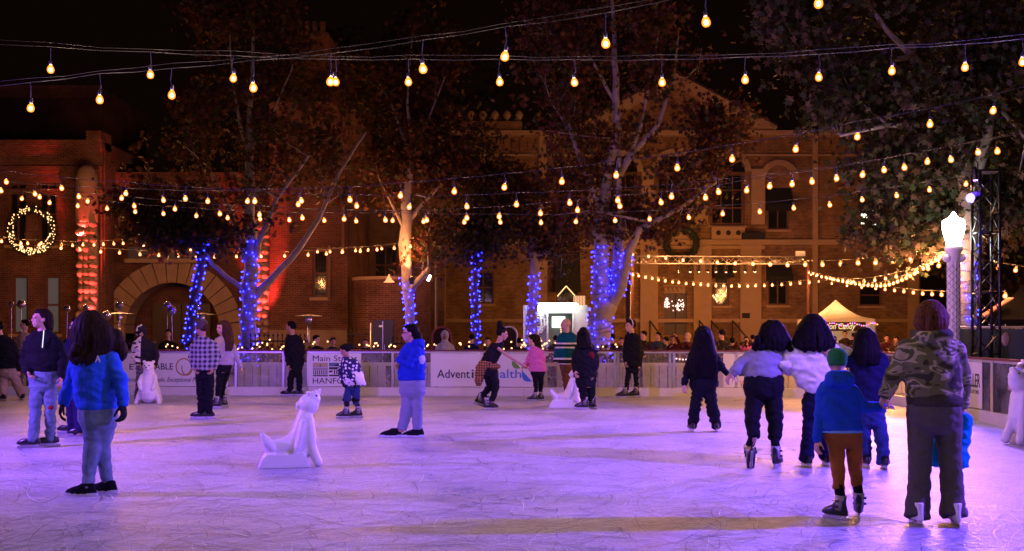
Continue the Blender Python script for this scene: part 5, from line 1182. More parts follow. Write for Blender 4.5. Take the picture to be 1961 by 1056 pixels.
# ================================================================ FOOD TRAILER
D_ = 41.0; g = Vector((XZ(1068, 0, D_)[0], D_, 0))
TR = empty('food_trailer', tuple(g), 'white food trailer with a bright tube light over its serving door', 'trailer')
tx = lambda x: XZ(x, 0, D_)[0]; tz = lambda y: XZ(0, y, D_)[1]
TW = mat('trailer_white', (.55, .57, .55), .35, 0, .1, 4); TG = mat('trailer_grey_graphic', (.12, .12, .13), .4, 0, .5, 1.6)
mb = MB(); o1 = (tx(1050), tx(1096), tz(672), tz(600)); facade(mb, tx(1004), tx(1125), .45, tz(588), D_, [o1], .15); mb.box(tx(1004), tx(1125), D_+1.2, D_+4.5, .45, tz(588)); mb.box(tx(1004), tx(1004)+.05, D_+.01, D_+1.2, .45, tz(588)); mb.box(tx(1125)-.05, tx(1125), D_+.01, D_+1.2, .45, tz(588)); mb.box(tx(1004), tx(1125), D_+.01, D_+1.2, tz(588), tz(588)+.06)
build(mb, 'shell', TW, TR)
mb = MB(); mb.box(tx(1008), tx(1046), D_-.02, D_-.004, tz(670), tz(602)); gp = build(mb, 'graphic_panel', TG, TR)
mb = MB(); c0 = Vector((tx(1034), D_-.03, tz(618)))
for k in range(3): mb.tube([c0 + Vector(((.30-.07*k)*math.cos(a_*.5+k), 0, (.22+.1*k-.05)*math.sin(a_*.5+k))) for a_ in range(0, 12)], .03, 5)
mb.tube([c0 + Vector((-.1, 0, -.5)), c0 + Vector((.05, 0, -.1)), c0 + Vector((.0, 0, .25))], .05, 6); build(mb, 'swirl_drawing', TW, gp)
mb = MB(); mb.box(tx(1047), tx(1050), D_-.05, D_-.003, tz(672), tz(597)); mb.box(tx(1096), tx(1099), D_-.05, D_-.003, tz(672), tz(597)); mb.box(tx(1047), tx(1099), D_-.055, D_-.003, tz(600), tz(597)); build(mb, 'door_frame', TW, TR)
mb = MB(); mb.box(tx(1058), tx(1084), D_+.6, D_+.65, tz(628), tz(606)); build(mb, 'inner_window', emit('trailer_inside', (.9, 1, .9), 1.5, False), TR)
mb = MB(); mb.box(tx(1050), tx(1096), D_+.9, D_+.95, .5, tz(600)); build(mb, 'inner_wall', mat('trailer_inner', (.2, .22, .2), .6, 0, .2), TR)
mb = MB(); mb.tube([(tx(1029), D_-.35, tz(586)), (tx(1102), D_-.35, tz(586))], .085, 12, True); build(mb, 'tube_light', emit('tube_light', (.86, 1, .80), 19.0), TR, smooth=True)
mb = MB(); 
for x in (1029, 1065, 1102): mb.bar((tx(x), D_-.35, tz(582)), (tx(x), D_+.1, tz(582)), .04)
build(mb, 'bracket', ALU, TR)
mb = MB(); mb.box(tx(1002), tx(1005), D_-.06, D_-.002, .45, tz(585)); mb.box(tx(1123), tx(1129), D_-.1, D_-.002, tz(596), tz(588)); build(mb, 'edge_trim', TW, TR)
mb = MB(); mb.box(tx(1125)+.01, tx(1139), D_-.02, D_+.02, tz(640), tz(612)); mn = build(mb, 'menu_board', emit('menu_backlit', (.75, .85, .8), .55, False), TR)
mb = MB()
for k in range(5): mb.box(tx(1127), tx(1136-(k % 2)*3), D_-.03, D_-.021, tz(616+k*4.6), tz(614.6+k*4.6))
build(mb, 'menu_lines', INKK, mn)
for s in (1030, 1098):
    mb = MB(); mb.ell((0, 0, 0), (.36, .1, .36), None, 20, 12); mb.v = [(x+tx(s), y+D_+.2, z+.36) for x, y, z in mb.v]; build(mb, 'wheel', BOOTK, TR, smooth=True)
t = empty('lantern_box', (tx(1113), D_+1, tz(584)), 'orange glowing slatted box on top of the food trailer', 'lamp')
mb = MB(); mb.box(tx(1101), tx(1123), D_+.5, D_+1, tz(588)+.065, tz(566)); build(mb, 'shade', emit('amber_shade', (1, .45, .16), .75, False), t)
mb = MB()
for k in range(5): mb.box(tx(1101+k*5.2), tx(1101.8+k*5.2), D_+.48, D_+.499, tz(588)+.065, tz(566)) 
build(mb, 'slats', WOOD, t)

# ================================================================ CANDY TENT
D_ = 51.0; tx = lambda x, D=D_: XZ(x, 0, D)[0]; tz = lambda y, D=D_: XZ(0, y, D)[1]
TT = empty('canopy_tent', (tx(1620), D_+1.5, 0), 'cream pop-up canopy tent with a peaked roof selling candy', 'tent')
CANV = canvas_m = mat('cream_canvas', (.75, .68, .55), .85, 0, .08, 3, bump=.15, bscale=14, trans=0.0)
nt_ = CANV.node_tree; tl_ = nt_.nodes.new('ShaderNodeBsdfTranslucent'); tl_.inputs[0].default_value = (.75, .55, .3, 1); mxx = nt_.nodes.new('ShaderNodeMixShader'); mxx.inputs[0].default_value = .45
nt_.links.new(nt_.nodes['Principled BSDF'].outputs[0], mxx.inputs[1]); nt_.links.new(tl_.outputs[0], mxx.inputs[2]); nt_.links.new(mxx.outputs[0], nt_.nodes['Material Output'].inputs[0])
a_, b_ = tx(1560), tx(1677); y0, y1 = D_, D_+3; ze, zp = tz(611), tz(573)
mb = MB(); n = 10; ap = Vector(((a_+b_)/2, D_+1.5, zp)); cs = [Vector((a_, y0, ze)), Vector((b_, y0, ze)), Vector((b_, y1, ze)), Vector((a_, y1, ze))]
for i in range(4):
    p, q = cs[i], cs[(i+1)%4]; row0 = [p+(q-p)*(k/n) for k in range(n+1)]
    for j in range(6):
        t0, t1 = j/6, (j+1)/6; f = lambda t_, u: u.lerp(ap, t_) - Vector((0, 0, .22*math.sin(PI*t_)))
        for k in range(n): mb.add([f(t0, row0[k]), f(t0, row0[k+1]), f(t1, row0[k+1]), f(t1, row0[k])], [(0, 1, 2, 3)])
for i in range(4):
    p, q = cs[i], cs[(i+1)%4]
    if i in (0, 1, 3):
        for k in range(n): u, v = p+(q-p)*(k/n), p+(q-p)*((k+1)/n); mb.add([u, v, v-Vector((0, 0, .22)), u-Vector((0, 0, .22))], [(0, 1, 2, 3)])
build(mb, 'canopy', CANV, TT)
mb = MB()
mb.add([(a_+.05, y1-.05, 0), (b_-.05, y1-.05, 0), (b_-.05, y1-.05, ze-.05), (a_+.05, y1-.05, ze-.05)], [(0, 1, 2, 3)]); mb.add([(b_-.02, y0+.1, 0), (b_-.02, y1-.1, 0), (b_-.02, y1-.1, ze), (b_-.02, y0+.1, ze)], [(0, 1, 2, 3)]); build(mb, 'side_wall', CANV, TT)
for c_ in cs: mb = MB(); mb.box(c_.x-.03, c_.x+.03, c_.y-.03, c_.y+.03, 0, ze-.01); build(mb, 'leg', ALU, TT)
mb = MB(); mb.box(tx(1561), tx(1657), D_-.08, D_-.03, tz(634), tz(617)); sg = build(mb, 'sign', mat('sign_maroon', (.05, .006, .01), .5, 0, .2), TT)
mb = MB(); put_text(mb, 'Cotton Candy', (tx(1563), D_-.09, tz(630.5)), tx(1638)-tx(1563), .26, Vector((1, 0, 0)), .3, .02); build(mb, 'lettering', emit('sign_letters', (1, .72, .3), .8, False), sg)
mb = MB(); mb.box(tx(1575), tx(1665), D_+.3, D_+.8, .0, .95); build(mb, 'counter', CANV, TT)
lamp = MB(); lamp.ell((tx(1618), D_+1.5, ze-.12), (.12, .12, .07)); build(lamp, 'lamp', emit('tent_lamp', (1, .72, .45), 150.0), TT, smooth=True)
for c_, nm, cl in (((.1, .15, 1), 'blue', 0), ((1, .1, .4), 'pink', 1), ((1, .25, .05), 'orange', 2)):
    mb = MB()
    for i in range(9): u = rnd.random(); mb.ell((a_+(b_-a_)*(i*3+cl+.4)/27+.1, D_-.12, ze-.25-.06*math.sin(i*2.1+cl)), (.028,)*3, None, 6, 4)
    tag(build(mb, 'mini_lights', emit('mini_'+nm, c_, 5.0, False), TT), kind='stuff')
# ================================================================ TREES
BARK = mat('pale_mottled_bark', (.24, .205, .175), .85, 0, .6, 4.5, bump=.6, bscale=14); BARKD = mat('dark_bark', (.06, .045, .035), .9, 0, .35, 5, bump=.7, bscale=16)
def leaf_mat(name, cols):
    m, nt, b = nodes_of(name); N, L = nt.nodes, nt.links
    g = N.new('ShaderNodeNewGeometry'); k = len(cols); r = ramp(N, [(i/k, c) for i, c in enumerate(cols)]); L.new(g.outputs['Random Per Island'], r.inputs[0]); L.new(r.outputs[0], b.inputs['Base Color'])
    for e_ in r.color_ramp.elements: e_.color = tuple(c_*.75 for c_ in e_.color[:3]) + (1,)
    b.inputs['Roughness'].default_value = .6; b.inputs['Specular IOR Level'].default_value = .2
    t = N.new('ShaderNodeBsdfTranslucent'); L.new(r.outputs[0], t.inputs[0]); mx = N.new('ShaderNodeMixShader'); mx.inputs[0].default_value = .3
    L.new(b.outputs[0], mx.inputs[1]); L.new(t.outputs[0], mx.inputs[2]); L.new(mx.outputs[0], N['Material Output'].inputs[0]); return m
LEAFR = leaf_mat('autumn_leaves', [(.10, .035, .015), (.07, .04, .012), (.13, .05, .016), (.035, .045, .012), (.08, .022, .012)])
LEAFG = leaf_mat('turning_leaves', [(.035, .05, .014), (.055, .042, .018), (.028, .042, .012), (.12, .085, .045), (.045, .028, .014), (.04, .032, .015)])
LEAFD = leaf_mat('dark_leaves', [(.03, .035, .012), (.05, .03, .012), (.025, .03, .014), (.06, .035, .016)])
LS = np.array([(0, -.5), (.12, -.18), (.46, -.22), (.26, .02), (.42, .3), (.12, .2), (0, .55), (-.12, .2), (-.42, .3), (-.26, .02), (-.46, -.22), (-.12, -.18)])
def leaves(name, par, m, centres, size, seed):
    rs = np.random.RandomState(seed); c = np.array(centres); n = len(c); k = len(LS)
    u = rs.normal(size=(n, 3)); u /= np.linalg.norm(u, axis=1)[:, None]; w = rs.normal(size=(n, 3)); v = np.cross(u, w); v /= np.linalg.norm(v, axis=1)[:, None]
    nrm = np.cross(u, v); sz = size*rs.uniform(.6, 1.25, n)
    pts = c[:, None, :] + (LS[None, :, 0, None]*u[:, None, :] + LS[None, :, 1, None]*v[:, None, :])*sz[:, None, None] + nrm[:, None, :]*(np.abs(LS[None, :, 0, None])*.25*sz[:, None, None])
    g = np.array(ORG[par]); pts = pts - g
    me = bpy.data.meshes.new(name); me.vertices.add(n*k); me.vertices.foreach_set('co', pts.ravel().astype(np.float32)); me.loops.add(n*k); me.loops.foreach_set('vertex_index', np.arange(n*k, dtype=np.int32))
    me.polygons.add(n); me.polygons.foreach_set('loop_start', np.arange(0, n*k, k, dtype=np.int32)); me.polygons.foreach_set('loop_total', np.full(n, k, dtype=np.int32)); me.materials.append(m); me.update(); me.validate()
    return link(name, me, par)
def tree(name, label, D, trunks, blobs, nleaf, size, lm, bark, seed, density=1.0, twigs=46, limbs=(), base=None, crown=True):
    """trunks: polylines (px, py, radius m, dy); blobs: crown lobes (px, py, rx px, ry px, dy m)"""
    rr = random.Random(seed); s = F/D; p0 = P(trunks[0][0][0], HY, D)
    t = empty(name, (p0.x, D, 0), label, 'tree', 'street trees with lights around the rink')
    mb = MB(); tips = []
    for tr in trunks:
        pts = [P(x, y, D + (q[0] if q else 0)) for x, y, r, *q in tr]; rad = [q[2] for q in tr]
        if tr is trunks[0]: pts[0].z = -.02
        # wobble and subdivide
        pp = [pts[0]]; rp = [rad[0]]
        for i in range(1, len(pts)):
            for j in (1, 2, 3):
                q = pts[i-1].lerp(pts[i], j/3); rj = rad[i-1] + (rad[i]-rad[i-1])*j/3
                if j < 3: q = q + Vector((rr.gauss(0, .18), rr.gauss(0, .18), 0))*rj
                pp.append(q); rp.append(rj*rr.uniform(.94, 1.06))
        mb.tube(pp, rp, 12, True); tips.append((pp[-1], rp[-1])); tips.append((pp[len(pp)*2//3], rp[len(pp)*2//3]))
    build(mb, 'trunk', bark, t, smooth=True)
    if not crown: return t
    br = MB(); ctr = []; B = []
    for x, y, rx, ry, dy in blobs:
        c = P(x, y, D+dy); B.append((c, rx/s, ry/s))
    ends = []
    for i in range(twigs):
        c, rx, rz = rr.choice(B); tg = c + Vector((rr.uniform(-1, 1)*rx*.85, rr.uniform(-.8, .8)*rx*.8, rr.uniform(-.8, .9)*rz))
        low = sorted(tips, key=lambda q: (q[0]-tg).length + (3 if q[0].z > tg.z else 0))[:3]; st, r0 = rr.choice(low)
        L_ = (tg-st).length; r = min(r0*.6, .02+.012*L_); mid = st.lerp(tg, .45) + Vector((rr.gauss(0, .10), rr.gauss(0, .10), .06+rr.gauss(0, .05)))*L_
        pts = [st, st.lerp(mid, .5)+Vector((rr.gauss(0, .02), 0, rr.gauss(0, .02)))*L_, mid, mid.lerp(tg, .5)+Vector((rr.gauss(0, .03), 0, rr.gauss(0, .03)))*L_, tg]
        br.tube(pts, [r, r*.75, r*.55, r*.35, r*.12], 6); ends += pts[2:]
        tips.append((mid, r*.5))
        for _ in range(3):
            q = rr.choice(pts[1:4]); e = q + Vector((rr.gauss(0, 1), rr.gauss(0, 1), rr.gauss(.2, .8))).normalized()*rr.uniform(.4, 1.3)*max(.5, min(1.2, rx*.4)); br.tube([q, q.lerp(e, .5)+Vector((0, 0, .05)), e], [r*.3, r*.2, r*.08], 5); ends.append(e)
    build(br, 'branches', bark, t, smooth=True)
    # leaf clumps: sprays round twig ends plus clumps filling the lobes
    cl = []
    tot = sum(rx*rz for _, rx, rz in B)
    for c, rx, rz in B:
        k = int(150*density*rx*rz/tot)+3
        for _ in range(k):
            while True:
                u = Vector((rr.uniform(-1, 1), rr.uniform(-1, 1), rr.uniform(-1, 1)))
                if .25 < u.length < 1: break
            cl.append((c + Vector((u.x*rx, u.y*rx*.9, u.z*rz)), rr.uniform(.16, .42)*max(.6, min(rx, rz)*.45)))
    for e in ends: cl.append((e, rr.uniform(.25, .55)))
    wts = [q[1]**1.6 for q in cl]; sm = sum(wts)
    for (c, r), w in zip(cl, wts):
        for _ in range(int(nleaf*w/sm)+1):
            ctr.append((c.x + rr.gauss(0, r*.75), c.y + rr.gauss(0, r*.75), c.z + rr.gauss(0, r*.5)))
    leaves('crown', t, lm, ctr, size, seed)
    return t
def fairy(tr_label, D, rails, turns, nb, colour, r, name='fairy_lights', front=None):
    """mini lights wound round a trunk; rails = polyline (px, py, radius m, dy)"""
    pts = [P(x, y, D + (q[0] if q else 0)) for x, y, rad, *q in rails]; rad = [q[2] for q in rails]
    t = empty(name, tuple(pts[0]), tr_label, 'fairy lights', 'mini lights wound round the tree trunks')
    L_ = [0]
    for a, b in zip(pts[:-1], pts[1:]): L_.append(L_[-1] + (b-a).length)
    rr = random.Random(nb*7+int(rails[0][0])); wire = []; lamps = []
    n = turns*14
    def at(u):
        l = u*L_[-1]
        for i in range(len(pts)-1):
            if l <= L_[i+1] or i == len(pts)-2: k = (l-L_[i])/max(1e-6, L_[i+1]-L_[i]); return pts[i].lerp(pts[i+1], k), rad[i]+(rad[i+1]-rad[i])*k
    ph = rr.uniform(0, 6)
    for i in range(n+1):
        c, q = at(i/n); a = ph + 2*PI*turns*i/n; wire.append(c + Vector((math.cos(a)*(q+.015), math.sin(a)*(q+.015), .05*math.sin(a*1.7))))
    mb = MB(); mb.tube(wire, .006, 4); build(mb, 'wire', AWN, t)
    proto = MB(); proto.ell((0, 0, 0), (r, r, r*1.3), None, 6, 5); me = proto.mesh('bulb', [colour], (0, 0, 0), True)
    k = 0; i = 0
    while k < nb:
        u = (k+.5)/nb; c, q = at(u); a = ph + 2*PI*turns*u + rr.gauss(0, .25)
        # the visible half carries them: wind slower over the front
        p = c + Vector((math.cos(a)*(q+.03), math.sin(a)*(q+.03), rr.gauss(0, .035)))
        o = bpy.data.objects.new('bulb', me); C.objects.link(o); o.parent = t; o.location = p - Vector(ORG[t]); k += 1
    return t
BLUEB = emit('blue_mini_bulb', (.0035, .005, 1.0), 110.0)
# big sycamore behind the barrier, left
T1 = [(478, 700, .27), (477, 640, .25), (477, 560, .225), (480, 500, .20), (480, 440, .17, .1), (479, 370, .15), (478, 330, .13), (477, 250, .09), (482, 150, .06), (486, 20, .035), (490, -60, .02)]
tree('sycamore_tree', 'tall pale barked sycamore wound with blue lights, left of the Main Street banner', 34, [T1,
    [(482, 575, .15), (520, 535, .11, .2), (570, 480, .09, .5), (610, 420, .07, .7), (650, 330, .05, .9), (700, 255, .03, 1)],
    [(474, 560, .09), (440, 535, .07, -.4), (405, 505, .06, -.8), (385, 470, .04, -1)],
    [(470, 500, .10), (462, 470, .08), (440, 400, .06, .3), (400, 320, .035, .5)], [(488, 490, .11), (497, 460, .09), (530, 380, .06, -.4), (590, 300, .04, -.8)],
    [(480, 300, .07), (462, 250, .05), (445, 160, .03), (440, 60, .015)], [(480, 290, .06), (520, 220, .04), (560, 130, .02)]],
    [(470, 40, 110, 75, 0), (430, 170, 110, 90, 0), (540, 200, 110, 100, .5), (480, 320, 150, 90, 0), (320, 330, 90, 90, 0), (350, 420, 110, 55, 0), (250, 400, 60, 55, 0), (600, 330, 80, 80, 1), (480, 430, 120, 40, 0), (560, 60, 60, 60, 0), (400, 60, 60, 60, 0), (630, 230, 70, 90, 1.5)],
    11000, .19, LEAFR, BARK, 11, twigs=58)
fairy('blue mini lights wound round the tall pale sycamore trunk', 34, [(478, 712, .28), (477, 640, .26), (477, 560, .235), (480, 500, .21), (480, 462, .18)], 17, 98, BLUEB, .0155)
tree('small_tree', 'thin leaning dark trunk wound with blue lights in front of the stone arch', 33, [[(356, 690, .13), (366, 620, .13), (378, 540, .12), (390, 480, .11), (400, 440, .07), (408, 380, .04)]],
    [(370, 400, 70, 50, 0), (300, 450, 70, 32, 0), (430, 455, 50, 35, 0), (330, 430, 60, 30, 0)], 2400, .16, LEAFD, BARKD, 12, twigs=16)
fairy('blue mini lights wound round the thin leaning trunk', 33, [(356, 668, .14), (366, 620, .14), (378, 540, .13), (390, 480, .11), (398, 455, .06)], 15, 92, BLUEB, .016)
# uplit tree in the middle
tree('sycamore_tree', 'slim sycamore glowing orange from an uplight below, behind the royal blue hoodie woman', 37, [[(786, 690, .17), (785, 600, .16), (779, 540, .17), (775, 470, .19), (778, 400, .17), (783, 350, .12), (788, 280, .07), (780, 200, .04), (790, 60, .02)],
    [(783, 560, .14), (800, 540, .11, -.2), (820, 515, .08, -.3)], [(780, 430, .09), (805, 395, .06), (850, 350, .04)], [(777, 440, .08), (755, 400, .05), (730, 350, .03)], [(785, 300, .05), (750, 200, .035), (715, 140, .015)], [(788, 300, .05), (820, 230, .035), (855, 140, .015)]],
    [(790, 330, 90, 80, 0), (760, 220, 100, 100, 0), (860, 240, 80, 90, .5), (800, 110, 90, 80, 0), (870, 340, 70, 60, 0), (730, 320, 60, 70, 0), (690, 160, 60, 70, 0), (860, 90, 50, 60, 0), (845, 430, 60, 28, 0)], 8500, .19, LEAFR, BARK, 13, twigs=46)
fairy('blue mini lights wound round the slim orange lit trunk', 37, [(787, 655, .18), (785, 600, .17), (779, 550, .18), (776, 530, .19)], 8, 56, BLUEB, .017)
tree('small_tree', 'slim dark tree wound with blue lights behind the long banner', 38, [[(912, 690, .12), (911, 620, .12), (909, 540, .13), (913, 490, .12), (905, 450, .08), (900, 400, .05)]],
    [(900, 440, 110, 45, 0), (960, 470, 90, 40, 0), (870, 480, 60, 35, 0), (930, 380, 90, 60, 0), (900, 300, 70, 60, .5)], 5600, .16, LEAFD, BARKD, 14, twigs=30)
fairy('blue mini lights wound round the slim dark trunk behind the long banner', 38, [(912, 668, .12), (911, 620, .12), (909, 540, .14), (914, 484, .13)], 13, 78, BLUEB, .017)
tree('small_tree', 'slim pale tree wound with blue lights at the left corner of the food trailer', 38.5, [[(1020, 700, .16), (1019, 620, .16), (1022, 560, .17), (1024, 510, .15), (1020, 460, .10), (1010, 400, .06)]],
    [(1010, 440, 110, 50, 0), (1070, 470, 80, 35, 0), (1000, 370, 90, 60, 0), (1060, 400, 70, 60, 0), (960, 330, 60, 50, 0)], 5200, .16, LEAFR, BARK, 15, twigs=30)
fairy('blue mini lights wound round the slim pale trunk at the trailer', 38.5, [(1020, 675, .17), (1019, 620, .17), (1022, 560, .18), (1024, 522, .16)], 10, 66, BLUEB, .017)
# big forked sycamore
D5 = 31.0
tree('sycamore_tree', 'large forked sycamore wound with blue lights beside the food trailer', D5, [
    [(1148, 720, .33), (1148, 660, .30), (1150, 610, .32), (1156, 580, .30), (1152, 530, .22, -.1), (1150, 480, .19, -.1), (1145, 430, .17), (1160, 350, .15), (1182, 260, .13), (1180, 150, .09), (1176, 60, .06), (1168, -60, .03)],
    [(1160, 590, .22), (1182, 545, .19), (1184, 480, .15), (1186, 400, .11), (1184, 340, .08), (1186, 280, .05)],
    [(1168, 590, .18), (1190, 550, .15, -.3), (1202, 490, .12, -.4), (1225, 440, .09, -.5), (1300, 400, .06, -.5), (1370, 350, .04, -.5)],
    [(1150, 400, .10), (1120, 330, .07), (1095, 260, .05), (1075, 190, .02)], [(1182, 340, .10), (1215, 290, .08), (1260, 240, .06), (1290, 150, .04), (1300, 60, .02)],
    [(1190, 330, .08), (1225, 250, .06), (1245, 150, .04), (1262, 60, .02)], [(1180, 200, .05), (1130, 110, .035), (1100, 20, .02)], [(1240, 425, .05), (1330, 320, .04), (1400, 240, .02)]],
    [(1150, 60, 120, 80, 0), (1270, 90, 90, 80, 0), (1060, 130, 80, 90, 0), (1150, 220, 120, 90, 0), (1270, 230, 110, 80, 0), (1090, 330, 90, 80, 0), (1200, 360, 120, 60, 0), (1330, 340, 60, 45, 0), (1240, 440, 55, 26, 0), (1170, 430, 70, 40, 0), (1050, 420, 60, 50, 0), (1040, 40, 60, 60, 0), (1370, 240, 50, 35, 0)],
    9500, .17, LEAFR, BARK, 16, twigs=60)
fairy('blue mini lights wound round the lower trunk of the large forked sycamore', D5, [(1148, 696, .34), (1148, 660, .31), (1150, 610, .33), (1156, 585, .31)], 9, 62, BLUEB, .0135)
fairy('blue mini lights wound up the left fork of the large sycamore', D5, [(1156, 580, .31), (1152, 530, .24, -.1), (1149, 468, .2, -.1)], 8, 58, BLUEB, .0135)
fairy('blue mini lights wound up the right fork of the large sycamore', D5, [(1172, 580, .24), (1188, 540, .24, -.1), (1197, 480, .22, -.2)], 7, 56, BLUEB, .0135)
# right-hand tree overhanging the rink corner
D6 = 21.5
tree('sycamore_tree', 'near sycamore with green and tan leaves and a white trunk behind the truss tower', D6, [
    [(1850, 760, .20), (1850, 640, .19), (1851, 520, .18), (1853, 430, .17), (1850, 340, .16), (1835, 280, .13, .1), (1815, 240, .11, .2), (1790, 190, .09, .2), (1760, 120, .07), (1700, 60, .05), (1640, -20, .03)],
    [(1853, 400, .12), (1880, 300, .10), (1905, 200, .08), (1920, 100, .05)], [(1845, 330, .09), (1790, 330, .07, .4), (1720, 350, .05, .6), (1650, 360, .03, .8)], [(1830, 270, .08), (1780, 240, .06, -.3), (1700, 240, .045, -.5), (1610, 260, .025, -.6)],
    [(1740, 110, .05), (1660, 120, .04), (1590, 60, .025), (1560, 10, .015)]],
    [(1560, 40, 110, 80, 0), (1700, 50, 130, 90, 0), (1860, 60, 130, 100, 0), (1620, 180, 110, 80, 0), (1760, 200, 130, 80, 0), (1900, 200, 110, 100, 0), (1690, 310, 90, 60, 0), (1800, 310, 90, 60, 0), (1640, 432, 34, 22, .8), (1745, 420, 70, 60, .8), (1920, 330, 80, 90, .6), (1500, 90, 60, 70, 0), (1930, 430, 50, 60, .8), (1780, 450, 45, 30, .8)],
    16000, .17, LEAFG, BARK, 17, twigs=64)
fairy('blue mini lights wound round the white trunk behind the lamp post', D6, [(1850, 650, .21), (1851, 520, .2), (1853, 464, .19)], 13, 66, BLUEB, .012)
# dark background trees that close the view on the far left, middle and right
tree('background_tree', 'dark leafy tree rising behind the brick building tower', 62, [[(700, 640, .3), (700, 400, .25), (705, 200, .12)]], [(700, 140, 110, 90, 0), (620, 100, 70, 60, 0), (800, 120, 90, 80, 0), (900, 150, 70, 60, 0)], 5000, .30, LEAFD, BARKD, 18, twigs=20)
tree('background_tree', 'dark leafy tree filling the gap right of the courthouse', 44, [[(1860, 640, .3), (1862, 450, .22), (1870, 300, .1)]], [(1850, 480, 80, 80, 0), (1930, 420, 90, 120, 0), (1800, 440, 60, 60, 0), (1960, 560, 50, 50, 0)], 6000, .24, LEAFD, BARKD, 19, twigs=24)
# ================================================================ STRING LIGHTS
def lamp_glass(name, col, strength):
    """glowing bulb glass that lets the light of its filament out"""
    m, nt, b = nodes_of(name); N, L = nt.nodes, nt.links; e = N.new('ShaderNodeEmission'); e.inputs[0].default_value = tuple(col)+(1,); e.inputs[1].default_value = strength
    tr = N.new('ShaderNodeBsdfTransparent'); mx = N.new('ShaderNodeAddShader'); L.new(tr.outputs[0], mx.inputs[0]); L.new(e.outputs[0], mx.inputs[1]); L.new(mx.outputs[0], N['Material Output'].inputs[0])
    m.cycles.emission_sampling = 'NONE'; MATS[name] = m; return m
BULB = lamp_glass('warm_bulb_glass', (1.0, .20, .018), 1.5); BULBFAR = lamp_glass('warm_bulb_glass_far', (1.0, .20, .018), 1.4)
CORE = lamp_glass('white_hot_core', (1, .66, .36), 3.2); FIL = {}
for nm, e_ in (('near', 8.5), ('mid', 8.), ('far', 50.)):
    l = bpy.data.lights.new('filament', 'POINT'); l.energy = e_; l.color = (1, .37, .11) if nm == 'far' else ((1, .66, .45) if nm == 'near' else (1, .50, .24)); l.shadow_soft_size = .025; FIL[nm] = l
SOCK = mat('bulb_socket', (.02, .02, .02), .4, 0, .1)
def bulb_mesh(r, m, n=10):
    mb = MB(); mb.lathe([(r*.1, -r*1.3), (r*.55, -r*1.2), (r*.88, -r*.85), (r, -r*.4), (r*.93, .1*r), (r*.7, r*.6), (r*.42, r*.95), (r*.36, r*1.1)], (0, 0, 0), n)
    mb.cur = 1; mb.ell((0, 0, -r*.3), (r*.5, r*.5, r*.62), None, 10, 7)
    return mb.mesh('bulb', [m, CORE], (0, 0, 0), True)
def sock_mesh(r):
    mb = MB(); mb.lathe([(r*.42, r*1.101), (r*.45, r*1.3), (r*.45, r*2.1), (r*.2, r*2.5)], (0, 0, 0), 8); return mb.mesh('socket', [SOCK], (0, 0, 0), True)
WIREM = mat('light_cable', (.014, .012, .012), .6, 0, .1)
def string(label, ends, pts, r, drop, m=None, double=None, ext=()):
    double = (r < .035 and m is None) if double is None else double
    """ends = ((px, py, z), (px, py, z)) fixes the vertical plane the cable hangs in; pts are the bulbs read off the photo"""
    if len(ends) == 2 and len(ends[0]) == 3 and ends[0][2] < 8: 
        q = [Vector(P(x, y, (z-CH)*F/(HY-y))) for x, y, z in ends]
    else: q = [Vector(P(x, y, d)) for x, y, d in ends]
    a, b = q; dv = Vector((b.x-a.x, b.y-a.y))
    def hit(px, py):
        k = (px-CX)/F; t = (a.x - k*a.y)/(k*dv.y - dv.x); D = a.y + dv.y*t; return P(px, py, D)
    B = [hit(*p) for p in pts]
    t = empty('string_light', tuple(B[0]), label, 'string lights', 'festoon light strings over the rink')
    hooks = [p + Vector((0, 0, drop)) for p in B]; 
    line = [hit(*e) + Vector((0, 0, drop)) for e in ext if e[0] < pts[0][0]] + hooks + [hit(*e) + Vector((0, 0, drop)) for e in ext if e[0] > pts[-1][0]]
    cab = []
    for i in range(len(line)-1):
        cab.append(line[i]); 
        if m is None: cab.append(line[i].lerp(line[i+1], .5) + Vector((0, 0, -.012*(line[i+1]-line[i]).length)))
    cab.append(line[-1]); mb = MB(); mb.tube(cab, .0045 if double else .0042, 5)
    if double: mb.tube([p + Vector((0, .01, .035+.01*math.sin(i*1.3))) for i, p in enumerate(cab)], .0032, 5)
    if drop > r*2.6:
        for i, (h, p) in enumerate(zip(hooks, B)): mb.tube([h, (h+p)/2 + Vector((.012*math.sin(i*2.3), 0, 0)), p + Vector((0, 0, r*2.4))], .0035, 5)
    build(mb, 'cable', WIREM, t)
    bm_, sm = bulb_mesh(r, m or BULB), sock_mesh(r)
    for i, p in enumerate(B):
        o = bpy.data.objects.new('bulb', bm_); C.objects.link(o); o.parent = t; o.location = p - Vector(ORG[t]); o.rotation_euler = (R(rnd.uniform(-8, 8)), R(rnd.uniform(-10, 10)), 0)
        s_ = bpy.data.objects.new('socket', sm); C.objects.link(s_); s_.parent = o
        f_ = bpy.data.objects.new('filament', FIL['far' if m is BULBFAR else ('near' if r < .035 else 'mid')]); C.objects.link(f_); f_.parent = o
    return t
string('nearest festoon string, rising to the right out of the top of the frame', ((59, 205, 3.45), (1568, 6, 3.75)), [(59, 206), (191, 190), (329, 181), (485, 167), (633, 155), (810, 131), (967, 107), (1160, 82), (1352, 41), (1568, 5)], .032, .22, ext=((-80, 216), (1760, -40)))
string('second nearest festoon string, almost level from edge to edge near the top', ((97, 132, 3.85), (1958, 118, 3.85)), [(97, 132), (288, 142), (447, 149), (643, 156), (782, 156), (957, 156), (1100, 157), (1268, 157), (1427, 152), (1568, 147), (1708, 135), (1848, 128), (1958, 118)], .032, .20, ext=((-80, 120), (2050, 108)))
